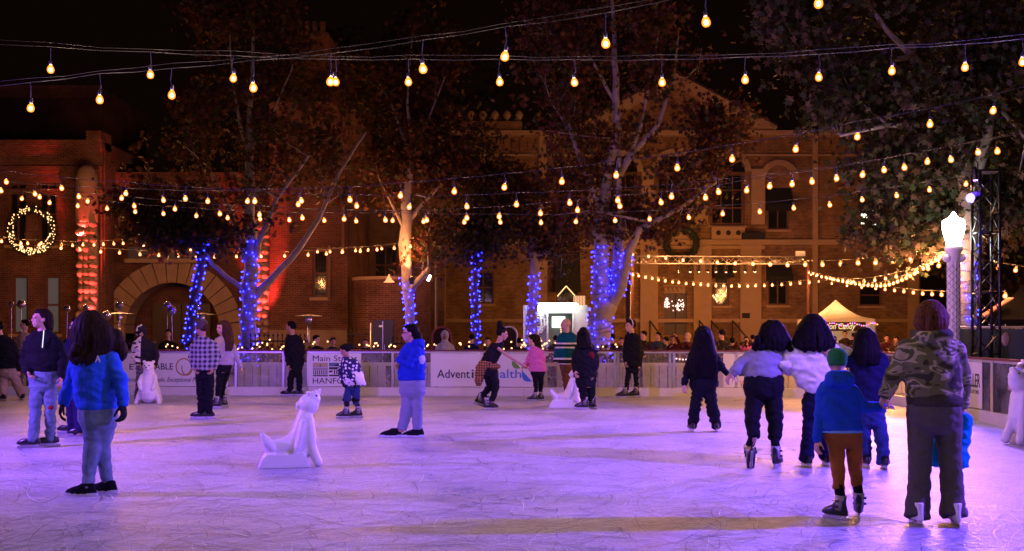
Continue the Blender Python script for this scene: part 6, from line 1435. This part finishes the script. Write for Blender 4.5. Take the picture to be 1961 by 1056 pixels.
string('third festoon string, sweeping from the left wreath side up to the upper right corner', ((12, 348, 4.0), (1902, 211, 4.0)), [(12, 348), (118, 360), (241, 370), (355, 380), (488, 385), (577, 384), (670, 382), (767, 374), (870, 366), (966, 358), (1076, 347), (1180, 335), (1297, 321), (1402, 304), (1524, 285), (1642, 261), (1781, 237), (1902, 211)], .037, .18, ext=((-90, 335), (2000, 185)))
string('fourth festoon string, just under the third and joining the right hand tower top', ((2, 365, 4.05), (1910, 289, 3.95)), [(2, 365), (67, 371), (151, 376), (233, 379), (313, 383), (398, 385), (474, 385), (571, 391), (683, 394), (784, 396), (894, 395), (989, 391), (1091, 388), (1183, 383), (1286, 376), (1376, 367), (1474, 356), (1555, 347), (1652, 334), (1732, 320), (1821, 305), (1910, 289)], .039, .18, ext=((-90, 358), (2010, 270)))
string('fifth festoon string, dipping lowest over the middle of the rink and climbing to the right', ((76, 377, 4.1), (1873, 291, 4.0)), [(76, 377), (168, 385), (257, 394), (335, 400), (421, 409), (497, 411), (579, 417), (659, 419), (738, 421), (817, 421), (894, 417), (956, 414), (1035, 408), (1106, 402), (1187, 394), (1266, 387), (1351, 378), (1430, 364), (1517, 352), (1602, 341), (1693, 325), (1776, 309), (1873, 291)], .039, .16, ext=((-60, 368), (1960, 272)))
string('sixth festoon string, over the far barrier and ending beside the purple spotlight', ((42, 380, 4.2), (1850, 352, 4.0)), [(42, 380), (95, 388), (149, 394), (205, 399), (259, 405), (313, 409), (376, 413), (436, 417), (498, 419), (554, 421), (621, 422), (682, 423), (752, 422), (811, 424), (889, 425), (958, 425), (1036, 426), (1103, 424), (1178, 422), (1244, 419), (1319, 416), (1384, 409), (1455, 405), (1520, 398), (1589, 392), (1651, 382), (1717, 374), (1780, 363), (1850, 352)], .039, .15, ext=((-60, 374), (1895, 344)))
string('far low festoon string crossing in front of the stone arch', ((3, 462, 36.), (799, 472, 36.)), [(3, 462), (40, 466), (75, 469), (117, 475), (153, 478), (193, 482), (229, 484), (268, 487), (304, 489), (341, 490), (376, 491), (411, 492), (453, 491), (500, 491), (545, 490), (590, 488), (625, 486), (656, 482), (690, 481), (722, 478), (755, 475), (786, 472)], .048, .12, BULBFAR, False, ext=((-80, 455),))
string('far low festoon string just above the one before the stone arch', ((53, 466, 38.), (799, 472, 38.)), [(53, 466), (79, 466), (118, 469), (139, 470), (159, 469), (180, 469), (198, 468), (218, 467), (236, 466), (275, 470), (320, 474), (365, 478), (608, 482), (632, 482), (655, 483), (681, 480), (705, 479), (731, 476), (799, 472)], .045, .12, BULBFAR, False)
string('festoon string hanging along the horizontal truss and on to the lamp post', ((1242, 491, 52.), (1778, 496, 26.)), [(1212, 487), (1242, 491), (1275, 494), (1308, 498), (1342, 500), (1374, 502), (1408, 504), (1442, 505), (1475, 506), (1508, 507), (1542, 506), (1575, 506), (1610, 505), (1643, 503), (1677, 502), (1711, 499), (1744, 496), (1779, 494), (1797, 494)], .062, .10, BULBFAR, False)
string('closely spaced festoon swag below the horizontal truss', ((1212, 526, 52.), (1550, 541, 52.)), [(1212, 526), (1223, 528), (1236, 531), (1249, 533), (1261, 536), (1274, 538), (1288, 540), (1300, 541), (1314, 543), (1328, 544), (1342, 545), (1356, 546), (1371, 547), (1386, 547), (1401, 548), (1416, 548), (1432, 548), (1447, 547), (1464, 547), (1479, 546), (1497, 545), (1514, 544), (1532, 542), (1550, 541)], .062, .10, BULBFAR, False, ext=((1206, 523), (1556, 540)))
d1 = [(1549+ i*8.1, 522 + 25*math.sin(min(1, (i/17.))*PI/2)**1.0 + (0 if i < 17 else -((i-17)**1.55)*.95)) for i in range(32)]
string('dense festoon swag from the truss end up to the lamp post collar', ((1548, 522, 52.), (1815, 490, 20.2)), d1, .044, .08, BULBFAR, False, ext=((1815, 492),))
d2 = [(1553 + i*10.2, 526 + 13.5*math.sin(min(1., i/9.)*PI/2) - (0 if i < 9 else (i-9)**1.45*.62)) for i in range(26)]
string('second dense swag just above, from the truss end to the lamp post', ((1548, 522, 51.8), (1812, 482, 20.6)), [p for i, p in enumerate(d2) if i % 2 == 0 or i < 8], .042, .08, BULBFAR, False, ext=((1813, 486),))
string('lower festoon string from the truss end past the lamp post to the dark tent', ((1568, 539, 52.), (1925, 566, 22.)), [(1568, 539), (1593, 543), (1622, 547), (1650, 550), (1677, 552), (1695, 554), (1713, 556), (1731, 558), (1749, 560), (1767, 562), (1785, 563), (1803, 564), (1925, 566)], .046, .08, BULBFAR, False)
string('short festoon string right of the truss tower', ((1880, 505, 24.), (1960, 521, 24.)), [(1912, 512), (1945, 517), (1978, 523)], .045, .1, BULBFAR, False, ext=((1880, 507), (2010, 528)))

string('festoon string over the camera side of the rink, out of the picture', ((100, 100, 3.9), (1900, 100, 3.9)), [(0, 0)], .032, .2) if 0 else None
# ================================================================ TRUSSES, TOWER, POLES
TRM = mat('truss_aluminium', (.5, .46, .44), .35, .9, .15, 14); TRB = mat('truss_black', (.02, .02, .025), .3, .6, .3, 14)
def truss(par, a, b, w, m, step, r=.025, name='truss_section'):
    a, b = Vector(a), Vector(b); d = (b-a).normalized(); x, y = frame_of(d); mb = MB(); L_ = (b-a).length; n = max(2, round(L_/step))
    cs = [x*sx*w/2 + y*sy*w/2 for sx, sy in ((-1, -1), (1, -1), (1, 1), (-1, 1))]
    for c in cs: mb.tube([a+c, b+c], r, 8)
    for i in range(n):
        p, q = a + d*(L_*i/n), a + d*(L_*(i+1)/n)
        for k in range(4):
            c0, c1 = cs[k], cs[(k+1) % 4]
            if i % 2: c0, c1 = c1, c0
            mb.tube([p+c0, q+c1], r*.5, 6)
            if i % 3 == 0: mb.tube([p+cs[k], p+cs[(k+1) % 4]], r*.6, 6)
    return build(mb, name, m, par, smooth=True)
Dt = 53.0; t = empty('stage_truss', tuple(P(1208, HY, Dt)*1.0)[:2] + (0,), 'long horizontal lattice truss carried on posts in front of the courthouse', 'truss')
p0, p1 = P(1209, 498, Dt), P(1545, 499, Dt); w_ = .34
truss(t, p0, p1, w_, TRM, .36, .022)
for x in (1211, 1547):
    mb = MB(); q = P(x, 505, Dt); mb.box(q.x-.05, q.x+.05, Dt-.05, Dt+.05, 0, q.z-.02); build(mb, 'post', mat('post_dark_red', (.07, .02, .015), .5, .2, .2), t)
mb = MB(); q = P(1531, 487, Dt); mb.box(q.x-.2, q.x+.24, Dt-.1, Dt-.04, q.z-.13, q.z+.13); build(mb, 'white_plate', TW, t)
for i, x in enumerate((1300, 1321, 1338, 1355, 1371, 1390, 1407, 1427, 1445)):
    q = P(x, 517, Dt); t2 = empty('par_can_light', tuple(q), 'chrome stage lamp can number %s from the left under the lattice truss' % ('one two three four five six seven eight nine'.split()[i]), 'stage light', 'unlit chrome lamp cans under the truss')
    t2['label'] = ['chrome stage can at the left end of the row under the lattice truss', 'chrome stage can second from the left end of the truss row', 'chrome stage can third from the left in the truss row', 'chrome stage can left of the tallest one in the truss row', 'longest chrome stage can in the middle of the truss row', 'chrome stage can right of the longest one under the truss', 'chrome stage can third from the right in the truss row', 'chrome stage can second from the right end of the truss row', 'chrome stage can at the right end of the truss row'][i]
    mb = MB(); h = .22 if i != 4 else .3; mb.lathe([(.055, h), (.06, 0), (.085, -.03), (.085, -.18)], tuple(q), 12); build(mb, 'can', mat('chrome', (.6, .55, .5), .18, 1, .1), t2, smooth=True)
    mb = MB(); mb.tube([q+Vector((-.09, 0, -.02)), q+Vector((-.09, 0, .25)), q+Vector((0, 0, .33)), q+Vector((.09, 0, .25)), q+Vector((.09, 0, -.02))], .012, 5); build(mb, 'yoke', TRB, t2)
for px, y0, D, r, lb, m in ((1203, 480, 40, .085, 'thick shiny metal pole right of the large forked sycamore', mat('pole_steel', (.3, .24, .22), .25, .9, .2, 6)), (835, 500, 41, .05, 'thin metal pole left of the slim dark tree', mat('pole_steel2', (.25, .22, .2), .3, .8, .2, 6)), (710, 618, 40, .03, 'slim post beside the black utility cabinet', ALU)):
    q = P(px, y0, D); mb = MB(); mb.lathe([(r*1.8, 0), (r*1.8, .05), (r, .06), (r, q.z-.05), (r*.6, q.z)], (q.x, q.y, 0), 14); tag(build(mb, 'metal_pole', m, None, (q.x, q.y, 0), True), lb, 'pole')
# lighting tower at the right-hand barrier
Dw = 19.45; q = P(1888, HY, Dw); TWR = empty('truss_tower', (q.x, q.y, 0), 'black lattice lighting tower standing just outside the right hand barrier', 'tower')
zt_ = P(1888, 331, Dw).z; truss(TWR, (q.x, q.y, .06), (q.x, q.y, zt_), .33, TRB, .33, .026, 'lattice_mast')
mb = MB(); mb.box(q.x-.3, q.x+.3, q.y-.3, q.y+.3, -.01, .05); build(mb, 'base_plate', TRB, TWR)
mb = MB(); mb.box(q.x-.2, q.x+.2, q.y-.2, q.y+.2, zt_, zt_+.03); build(mb, 'top_plate', TRB, TWR)
def fixture(p, aim, label, col, lit=40.0, group='purple stage spotlights', strength=0, spot=None, blend=.6, r=.07, vis=True):
    # housing, yoke, lens and the beam itself
    p = Vector(p); d = (Vector(aim)-p).normalized()
    t = empty('spotlight', tuple(p), label, 'spotlight', group)
    mb = MB(); mb.tube([p - d*.22, p - d*.18, p - d*.02, p], [r*.7, r*1.15, r*1.2, r*1.3], 14); build(mb, 'housing', TRB, t, smooth=True)
    if vis: mb = MB(); mb.tube([p + d*.002, p + d*.012], [r*1.02, r*.95], 16); build(mb, 'lens', emit('lens_'+group.split()[0], col, lit, False), t)
    x, y = frame_of(d); mb = MB(); mb.tube([p - d*.1 + x*r*1.35, p - d*.14 + x*r*1.4 + Vector((0, 0, .14)), p - d*.14 + Vector((0, 0, .2)), p - d*.14 - x*r*1.4 + Vector((0, 0, .14)), p - d*.1 - x*r*1.35], .012, 5); build(mb, 'yoke', TRB, t)
    if strength:
        l = bpy.data.lights.new('beam', 'SPOT'); l.energy = strength; l.color = col; l.spot_size = R(spot or 100); l.spot_blend = blend; l.shadow_soft_size = r*1.3
        o = bpy.data.objects.new('beam', l); C.objects.link(o); o.parent = t; o.location = d*.03; o.rotation_euler = d.to_track_quat('-Z', 'Y').to_euler()
    return t
PUR = (.17, .06, 1.0); 
s0 = P(1859, 380, Dw-.25)
fixture(s0, (-2, 15, 0), 'lit blue violet spotlight clamped near the top of the truss tower', PUR, 60.0, strength=10000, spot=125)
fixture(P(1868, 345, Dw-.32), (q.x+.02, q.y, 1.2), 'small violet downlight added at the top of the truss tower to tint it', PUR, 20, strength=260, spot=40, r=.035)  # added lamp, throws violet light down the tower mast
mb = MB(); mb.ell(s0 + Vector((-.03, -.06, 0)), (.075, .06, .075)); build(mb, 'glow_lens', emit('violet_lens', (.35, .27, 1), 2.8, False), bpy.data.objects['spotlight'], smooth=True)
# the rink's other lamps, outside the frame, of the same kind
fixture((7.9, 9.2, 3.6), (0, 10.5, 0), 'violet rink spotlight above the right barrier nearer the camera', PUR, 60, strength=5800, spot=125)
fixture((-10.5, 11.0, 3.9), (2, 19, 0), 'pinkish violet rink spotlight on the left side of the rink', (.31, .10, 1.0), 60, strength=5800, spot=110)
# ================================================================ LAMP POST
Dl = 20.0; q = P(1826, HY, Dl); LPO = empty('street_lamp', (q.x, q.y, 0), 'white fluted lamp post with a glowing acorn globe, wrapped in unlit net lights', 'street lamp')
zz = lambda y: P(0, y, Dl).z; sx = Dl/F
mb = MB(); n = 24; prof = [(.2, 0), (.2, .25), (.15, .3), (.105, .5), (.10, zz(500)), (.12, zz(498)), (.125, zz(485)), (.15, zz(480)), (.15, zz(474)), (.11, zz(471))]
mb.rings([((q.x, q.y, z), r, r) for r, z in prof], n); build(mb, 'post', mat('post_white', (.78, .76, .78), .5, 0, .1), LPO, smooth=True)
for k in range(12):
    pass
mb = MB()
for k in range(12): a = 2*PI*k/12; mb.tube([(q.x+.102*math.cos(a), q.y+.102*math.sin(a), .5), (q.x+.10*math.cos(a), q.y+.10*math.sin(a), zz(502))], .012, 5)
build(mb, 'fluting', MATS['post_white'], LPO)
mb = MB(); prof = [(12.5, 471), (13.5, 465), (15.4, 458), (17.4, 451), (19.2, 444), (20.6, 437), (21.2, 431), (20.8, 426.5), (19.2, 423), (16.4, 420.6), (12.6, 419), (9, 417), (6.4, 414), (4.4, 411), (3, 409), (1, 406)]
mb.rings([((q.x, q.y, zz(y)), r*sx, r*sx) for r, y in prof], 36); build(mb, 'globe', emit('lamp_globe', (.92, 1.0, .90), 42.0), LPO, smooth=True)
for s in (-1, 1): mb = MB(); mb.ell((q.x+s*.125, q.y-.03, zz(495)), (.075,)*3, None, 14, 10); mb.bar((q.x, q.y, zz(495)), (q.x+s*.1, q.y-.03, zz(495)), .04); build(mb, 'side_ball', MATS['post_white'], LPO, smooth=True)
mb = MB(); rr = random.Random(5)
for k in range(6):
    for sg_ in (-1, 1): mb.tube([(q.x+.123*math.cos(a), q.y+.123*math.sin(a), .6+(zz(508)-.6)*i/40) for i in range(41) for a in [sg_*i*.45 + k*PI/3]], .0028, 4)
build(mb, 'net_cable', AWN, LPO)
# ================================================================ STREET FURNITURE BEHIND THE BARRIER
def heater(px, ytop, D, label):
    q = P(px, ytop, D); t = empty('patio_heater', (q.x, q.y, 0), label, 'patio heater', 'steel patio heaters'); z = q.z; c = (q.x, q.y, 0)
    for nm, pr in (('base', [(.24, 0), (.24, .55), (.2, .6), (.05, .62)]), ('post', [(.035, .62), (.035, z-.3)]), ('burner', [(.06, z-.3), (.10, z-.26), (.11, z-.08), (.06, z-.05)]), ('reflector', [(.02, z+.0), (.42, z-.05), (.44, z-.06), (.40, z-.065), (.05, z-.03)])):
        mb = MB(); mb.lathe(pr, c, 20); build(mb, nm, ALU if nm != 'base' else mat('heater_bronze', (.12, .08, .06), .35, .7, .1), t, smooth=True)
heater(591, 602, 36, 'steel patio heater in front of the brick wall right of the blue lit sycamore')
heater(229, 598, 36, 'steel patio heater at the left foot of the stone arch'); heater(386, 599, 36, 'steel patio heater at the right foot of the stone arch, above the plaid boy')
FOIL = mat('foil_balloon', (.62, .55, .55), .12, .85, .25, 5)
def balloons(cs, D, label):
    q = P(cs[0][0], HY, D); t = empty('balloon_cluster', (q.x, q.y, 0), label, 'balloons', 'silver balloons on sticks')
    for x, y, r in cs:
        p = P(x, y, D); mb = MB(); mb.ell(p, (r*D/F, r*D/F, r*D/F*1.08), None, 18, 12); mb.tube([p-Vector((0, 0, r*D/F*1.05)), p-Vector((0, 0, r*D/F*1.25))], [.02, .04], 8); build(mb, 'balloon', FOIL, t, smooth=True)
        mb = MB(); mb.tube([p-Vector((0, 0, r*D/F*1.1)), (p.x+.05*(x % 3-1), p.y, 0)], .008, 5); build(mb, 'stick', ALU, t)
balloons([(22, 583, 5.5), (41, 583, 8)], 34, 'pair of silver balloons on sticks at the far left windows'); balloons([(129, 591, 6.5)], 34, 'single silver balloon between the blue woman and the left window'); balloons([(165, 589, 5.5), (204, 604, 9)], 35, 'silver balloons just left of the stone arch')
balloons([(229, 585, 8)], 34.5, 'silver balloon over the patio heater at the arch foot'); balloons([(321, 586, 7.5), (329, 595, 8.5)], 34, 'twin silver balloons inside the stone arch'); balloons([(375, 589, 6)], 33.5, 'small silver balloon beside the leaning lit trunk')
# hedge with warm lights, iron fence
HEDGE = leaf_mat('hedge_leaves', [(.02, .03, .012), (.06, .012, .012), (.03, .02, .012), (.09, .015, .015)])
rr = random.Random(9); xs_ = [ -12 + i*1.9 for i in range(15)]
for i, x in enumerate(xs_):
    D = 29.8; t = empty('planter_shrub', (x, D, 0), 'low dark red leaved shrub in the planting strip behind the barrier, strung with warm lights', 'shrub', 'row of shrubs behind the barrier')
    px_ = CX + x/D*F
    t['label'] = 'low dark red leaved shrub in the planting strip behind the barrier'
    leaves('foliage', t, HEDGE, [(x+rr.uniform(-.95, .95), D+rr.gauss(0, .25), rr.uniform(.2, 1.12)+.12*math.sin(x*3)) for _ in range(420)], .12, i+50)
    mb = MB(); 
    for _ in range(5): a_ = rr.uniform(-.6, .6); mb.tube([(x+a_*.3, D, 0), (x+a_, D+rr.gauss(0, .1), .8)], [.02, .008], 5)
    build(mb, 'stems', BARKD, t)
t = empty('garland_light', (-7, 29.4, 1.1), 'sparse warm mini lights trailing along the top of the shrubs behind the barrier', 'fairy lights')
mb = MB(); mb2 = MB(); pl = []
for x in [444 + i*5.1 for i in range(146)]:
    if rr.random() < .42: continue
    p = P(x + rr.gauss(0, 4), 662 + rr.gauss(0, 4.5), 29.35); pl.append(p); mb.ell(p, (.022,)*3, None, 6, 4)
for i in range(46): p = P(1128 - rr.expovariate(1/60), 655 + rr.gauss(0, 7), 29.3); mb.ell(p, (.022,)*3, None, 6, 4); pl.append(p)
pl.sort(key=lambda p: p.x); mb2.tube(pl, .004, 4); build(mb2, 'wire', AWN, t); tag(build(mb, 'mini_lights', WM, t), kind='stuff')
for nm, pts, lb in (('arch', [(1283 + i*6.2, 684 + 5*math.sin(i/9*PI)) for i in range(10)], 'pinkish mini lights seen low through the clear barrier panel'), ('l', [(272, 655), (276, 658), (262, 660), (321, 660), (330, 663), (340, 666), (318, 664)], 'few warm mini lights beside the split hoodie youth'), ('tw', [(1075-abs(i-6)*.3, 620+i*4) for i in range(10)], 'short vertical run of warm mini lights on the trailer door edge')):
    dots([p for p in pts], 28.6 if nm != 'tw' else 40.6, lb, WM if nm != 'arch' else PKM, .02)
def ironf(x0, x1, y0, D, label):
    a_, b_ = P(x0, y0, D), P(x1, y0, D); t = empty('iron_fence', ((a_.x+b_.x)/2, D, 0), label, 'fence', 'black iron picket fences'); mb = MB(); n = int((b_.x-a_.x)/.13)
    for i in range(n+1): x = a_.x + i*.13; mb.box(x-.01, x+.01, D-.01, D+.01, .02, a_.z); mb.lathe([(.02, 0), (.028, .03), (.004, .1)], (x, D, a_.z), 6)
    build(mb, 'pickets', AWN, t); mb = MB(); mb.box(a_.x, b_.x, D-.02, D+.02, a_.z-.15, a_.z-.11); mb.box(a_.x, b_.x, D-.02, D+.02, .2, .24); build(mb, 'rails', AWN, t)
ironf(480, 590, 645, 33, 'black iron picket fence right of the blue lit sycamore'); ironf(665, 712, 634, 40, 'black iron picket fence left of the utility cabinet'); ironf(752, 830, 650, 34, 'black iron picket fence behind the royal blue hoodie woman')
q = P(733, 613, 39); mb = MB(); w_ = 19*39/F; mb.box(q.x-w_, q.x+w_, 39, 39.6, 0, q.z); t = build(mb, 'utility_cabinet', mat('cabinet_black', (.012, .013, .012), .5, 0, .2), None, (q.x, 39, 0)); tag(t, 'black metal utility cabinet with a small white sticker in front of the round brick annexe', 'cabinet')
mb = MB(); p = P(729, 625, 39); mb.box(p.x-.06, p.x+.06, 38.98, 38.998, p.z-.03, p.z+.03); build(mb, 'sticker', TW, t); mb = MB(); mb.box(q.x-.012, q.x+.012, 38.985, 38.998, .05, q.z-.05); mb.box(q.x+.05, q.x+.07, 38.96, 38.998, .8, 1.0); build(mb, 'door_seam', ALU, t)
def archp(px, py, D, w, h, m, mr, label):
    c = P(px, py, D); hw = w*D/F/2; ht = h*D/F; t = empty('arched_chair', (c.x, D, 0), label, 'chair', 'round backed chairs behind the barrier')
    zc = c.z + ht - hw; q = [(c.x+hw*math.cos(R(a)), zc+hw*math.sin(R(a))) for a in range(0, 181, 12)]; mb = MB(); mb.prism([(c.x+hw, .45)] + q + [(c.x-hw, .45)], D-.04, D+.0); build(mb, 'backrest', m, t)
    mb = MB(); mb.tube([Vector((c.x+hw, D-.04, .45))] + [Vector((x, D-.04, z)) for x, z in q] + [Vector((c.x-hw, D-.04, .45))], .03, 6); build(mb, 'rim', mr, t, smooth=True)
    mb = MB(); mb.box(c.x-hw, c.x+hw, D-.55, D-.0605, .40, .46); build(mb, 'seat', m, t)
    for s in (-1, 1):
        for yy in (-.5, -.1): mb = MB(); mb.box(c.x+s*hw*.85-.02, c.x+s*hw*.85+.02, D+yy-.02, D+yy+.02, 0, .399); build(mb, 'leg', m, t)
archp(975, 660, 35, 30, 34, DBROWN, TW, 'round backed chair with a white rim left of the food trailer'); archp(846, 660, 33, 36, 33, fabric('dark_chair', (.03, .012, .012)), fabric('dusty_pink_rim', (.2, .06, .07)), 'round backed dark chair with a dusty pink rim behind the pale hoodie man')
# small pendant sconce and uplights
q = P(745, 536, 43.5); t = empty('wall_sconce', tuple(q), 'small orange glowing pendant shade on the top of the rounded brick annexe', 'lamp'); mb = MB(); mb.lathe([(.22, -.10), (.10, .02), (.05, .12), (.02, .2)], tuple(q), 12); build(mb, 'shade', emit('orange_sconce', (1, .32, .12), 1.6, False), t, smooth=True); mb = MB(); mb.tube([q+Vector((0, 0, .2)), q+Vector((.1, .5, 1.3)), q + Vector((.3, 1.2, 2.3))], .012, 5); build(mb, 'cord', AWN, t)
q = P(788, 532, 36.4); fixture(q, P(778, 400, 37.2), 'small orange uplight strapped to the slim sycamore', (1, .26, .09), 30, 'orange uplights', 700, 75); mb = MB(); mb.ell(q+Vector((0, -.05, -.1)), (.06,)*3); build(mb, 'back_lamp', emit('warm_flood_glass', (1, .85, .65), 12, False), bpy.data.objects[[o.name for o in C.objects if o.get('group') == 'orange uplights'][0]], smooth=True)
q = P(821, 533, 37); t = empty('floodlight', tuple(q), 'small white floodlight tilted on the right limb of the slim sycamore', 'lamp'); mb = MB(); mb.obox(q, (.10, .12, .24), M=Matrix.Rotation(R(25), 3, 'Y')); build(mb, 'housing', TRB, t); mb = MB(); mb.obox(q+Vector((.02, -.07, 0)), (.08, .01, .2), M=Matrix.Rotation(R(25), 3, 'Y')); build(mb, 'glass', emit('flood_glass', (1, .95, .85), 8, False), t)
RED = (1, .05, .045)
q = P(152, 462, 44.2); fixture(q, P(160, 300, 44.9), 'red uplight mounted on the brick wall left of the stone turret', RED, 10, 'red uplights', 9500, 95, 1.0)
q = P(180, 655, 43.3); fixture((q.x, q.y, .35), P(173, 430, 44.5), 'red uplight on the ground in front of the left stone pier', RED, 10, 'red uplights', 6500, 34, .7)
q = P(500, 655, 44.6); fixture((q.x, q.y, .35), P(500, 480, 46.2), 'red uplight at the foot of the right stone pier behind the sycamore', RED, 10, 'red uplights', 6500, 32, .6)
q = P(585, 655, 44.2); fixture((q.x+.6, q.y, .3), P(560, 200, 46), 'faint red uplight at the foot of the brick wing', RED, 10, 'red uplights', 300, 50, .8)
# window with lit reflection
# ================================================================ RIGHT EDGE: GREEN SCREEN FENCE, DARK TENT
GRNM = mat('green_windscreen', (.012, .03, .022), .8, 0, .3, 5, bump=.3, bscale=40)
q0, q1 = Vector((7.95, 20.8, 0)), Vector((9.6, 15.0, 0)); t = empty('screen_fence', (8.6, 18, 0), 'chain link fence covered in dark green screen behind the right hand barrier', 'fence')
h = CH + (HY-630)*20/F - .0; mb = MB(); 
for i in range(20):
    a, b = q0.lerp(q1, i/20), q0.lerp(q1, (i+1)/20); o0, o1 = .03*math.sin(i*1.9), .03*math.sin((i+1)*1.9); mb.add([(a.x+o0, a.y, .05), (b.x+o1, b.y, .05), (b.x+o1, b.y, 1.50), (a.x+o0, a.y, 1.50)], [(0, 1, 2, 3)])
build(mb, 'screen', GRNM, t)
q00 = Vector((6.7, 22.8, 0)); mb = MB(); mb.add([(q00.x+1.2, q00.y, .05), (q0.x, q0.y, .05), (q0.x, q0.y, 1.5), (q00.x+1.2, q00.y, 1.5)], [(0, 1, 2, 3)]); build(mb, 'screen', GRNM, t)
mb = MB(); 
for i in range(4): p = q0.lerp(q1, i/3+.0); mb.tube([(p.x-.05, p.y-.03, 0), (p.x-.05, p.y-.03, 1.56)], .025, 8)
build(mb, 'post', ALU, t); mb = MB(); mb.tube([(q0.x-.05, q0.y-.03, 1.53), (q1.x-.05, q1.y-.03, 1.53)], .02, 8); build(mb, 'top_rail', ALU, t)
mb = MB(); p = P(1926, 650, 17.9); mb.ell(p, (.07, .03, .11), None, 6, 5); build(mb, 'tan_tag', BEIGE, t)
DT = 24.0; a = P(1893, 612, DT); b = P(1945, 560, DT); t = empty('dark_tent', (a.x+1.5, DT, 0), 'black peaked tent with a pale pink roof edge and white lettering on its valance', 'tent')
mb = MB(); mb.add([a, P(2100, 612, DT), P(2040, 520, DT+1.5), P(1975, 530, DT+1.5)], [(0, 1, 2, 3)]); mb.add([P(1893, 612, DT), P(2100, 612, DT), P(2100, 640, DT), P(1893, 640, DT)], [(0, 1, 2, 3)]); mb.add([a, P(1975, 530, DT+1.5), P(1975, 530, DT+3), P(1893, 612, DT+3)], [(0, 1, 2, 3)])
build(mb, 'roof', mat('black_tent_cloth', (.003, .003, .004), .9, 0, .2, spec=.05), t); mb = MB(); mb.bar(P(1880, 607, DT-.05), P(1936, 571, DT+.2), .16, .03); build(mb, 'roof_edge', fabric('pale_pink_edge', (.35, .17, .15), .3), t)
for x in (1897, 2080): mb = MB(); p = P(x, 630, DT); mb.box(p.x-.03, p.x+.03, DT+.02, DT+.08, 0, p.z); build(mb, 'leg', TRB, t)
p = P(1893, 631, DT-.02); mb = MB(); put_text(mb, 'Thank you for supporting', p, (2050-1893)*DT/F, .105, Vector((1, 0, 0)), 0, .0); build(mb, 'lettering', mat('white_lettering', (.7, .7, .7), .5, 0, .05), t)

# ================================================================ CAMERA, WORLD
cam = bpy.data.cameras.new('camera'); co = bpy.data.objects.new('camera', cam); C.objects.link(co)
co.location = (0, 0, CH); co.rotation_euler = (R(90), 0, 0); cam.sensor_width = 36; cam.lens = F/1961*36; cam.shift_y = (HY-528)/1961; cam.clip_end = 2000; cam.clip_start = .1
scene.camera = co
w = bpy.data.worlds.new('World'); scene.world = w; w.use_nodes = True; nt = w.node_tree
sky = nt.nodes.new('ShaderNodeTexSky'); sky.sky_type = 'NISHITA'; sky.sun_disc = False; sky.sun_elevation = R(-6); sky.sun_rotation = R(90)
bg = nt.nodes['Background']; bg.inputs['Strength'].default_value = .004
tint = nt.nodes.new('ShaderNodeMix'); tint.data_type = 'RGBA'; tint.blend_type = 'ADD'; tint.inputs[0].default_value = 1; tint.inputs[7].default_value = (.62, .22, .12, 1)
nt.links.new(sky.outputs[0], tint.inputs[6]); nt.links.new(tint.outputs[2], bg.inputs['Color'])
scene.view_settings.view_transform = 'Standard'; scene.view_settings.look = 'None'; scene.view_settings.exposure = .22; scene.view_settings.gamma = 1; scene.view_settings.use_curve_mapping = False
cy = scene.cycles; cy.use_denoising = True; cy.use_light_tree = True; cy.max_bounces = 5; cy.diffuse_bounces = 2; cy.glossy_bounces = 2; cy.transmission_bounces = 2; cy.transparent_max_bounces = 8; cy.sample_clamp_indirect = 3; cy.sample_clamp_direct = 0
cy.caustics_reflective = False; cy.caustics_refractive = False
try: cy.denoiser = 'OPENIMAGEDENOISE'
except Exception: pass
FILB = bpy.data.lights.new('filament', 'POINT'); FILB.energy = 32; FILB.color = (1, .66, .45); FILB.shadow_soft_size = .03
# one more string of the same kind over the camera side of the rink (above the frame)
_t = empty('string_light', (-8, 3.2, 3.9), 'festoon string over the camera side of the rink, above the frame', 'string lights', 'festoon light strings over the rink')
_m = MB(); _pts = [Vector((-8 + i*1.6, 3.2, 3.95 - .3*math.sin(PI*i/10))) for i in range(11)]; _m.tube(_pts, .0055, 5); build(_m, 'cable', WIREM, _t)
for _p in _pts:
    o = bpy.data.objects.new('bulb', bulb_mesh(.032, BULB)); C.objects.link(o); o.parent = _t; o.location = _p - Vector((0, 0, .15)) - Vector(ORG[_t])
    f_ = bpy.data.objects.new('filament', FILB); C.objects.link(f_); f_.parent = o
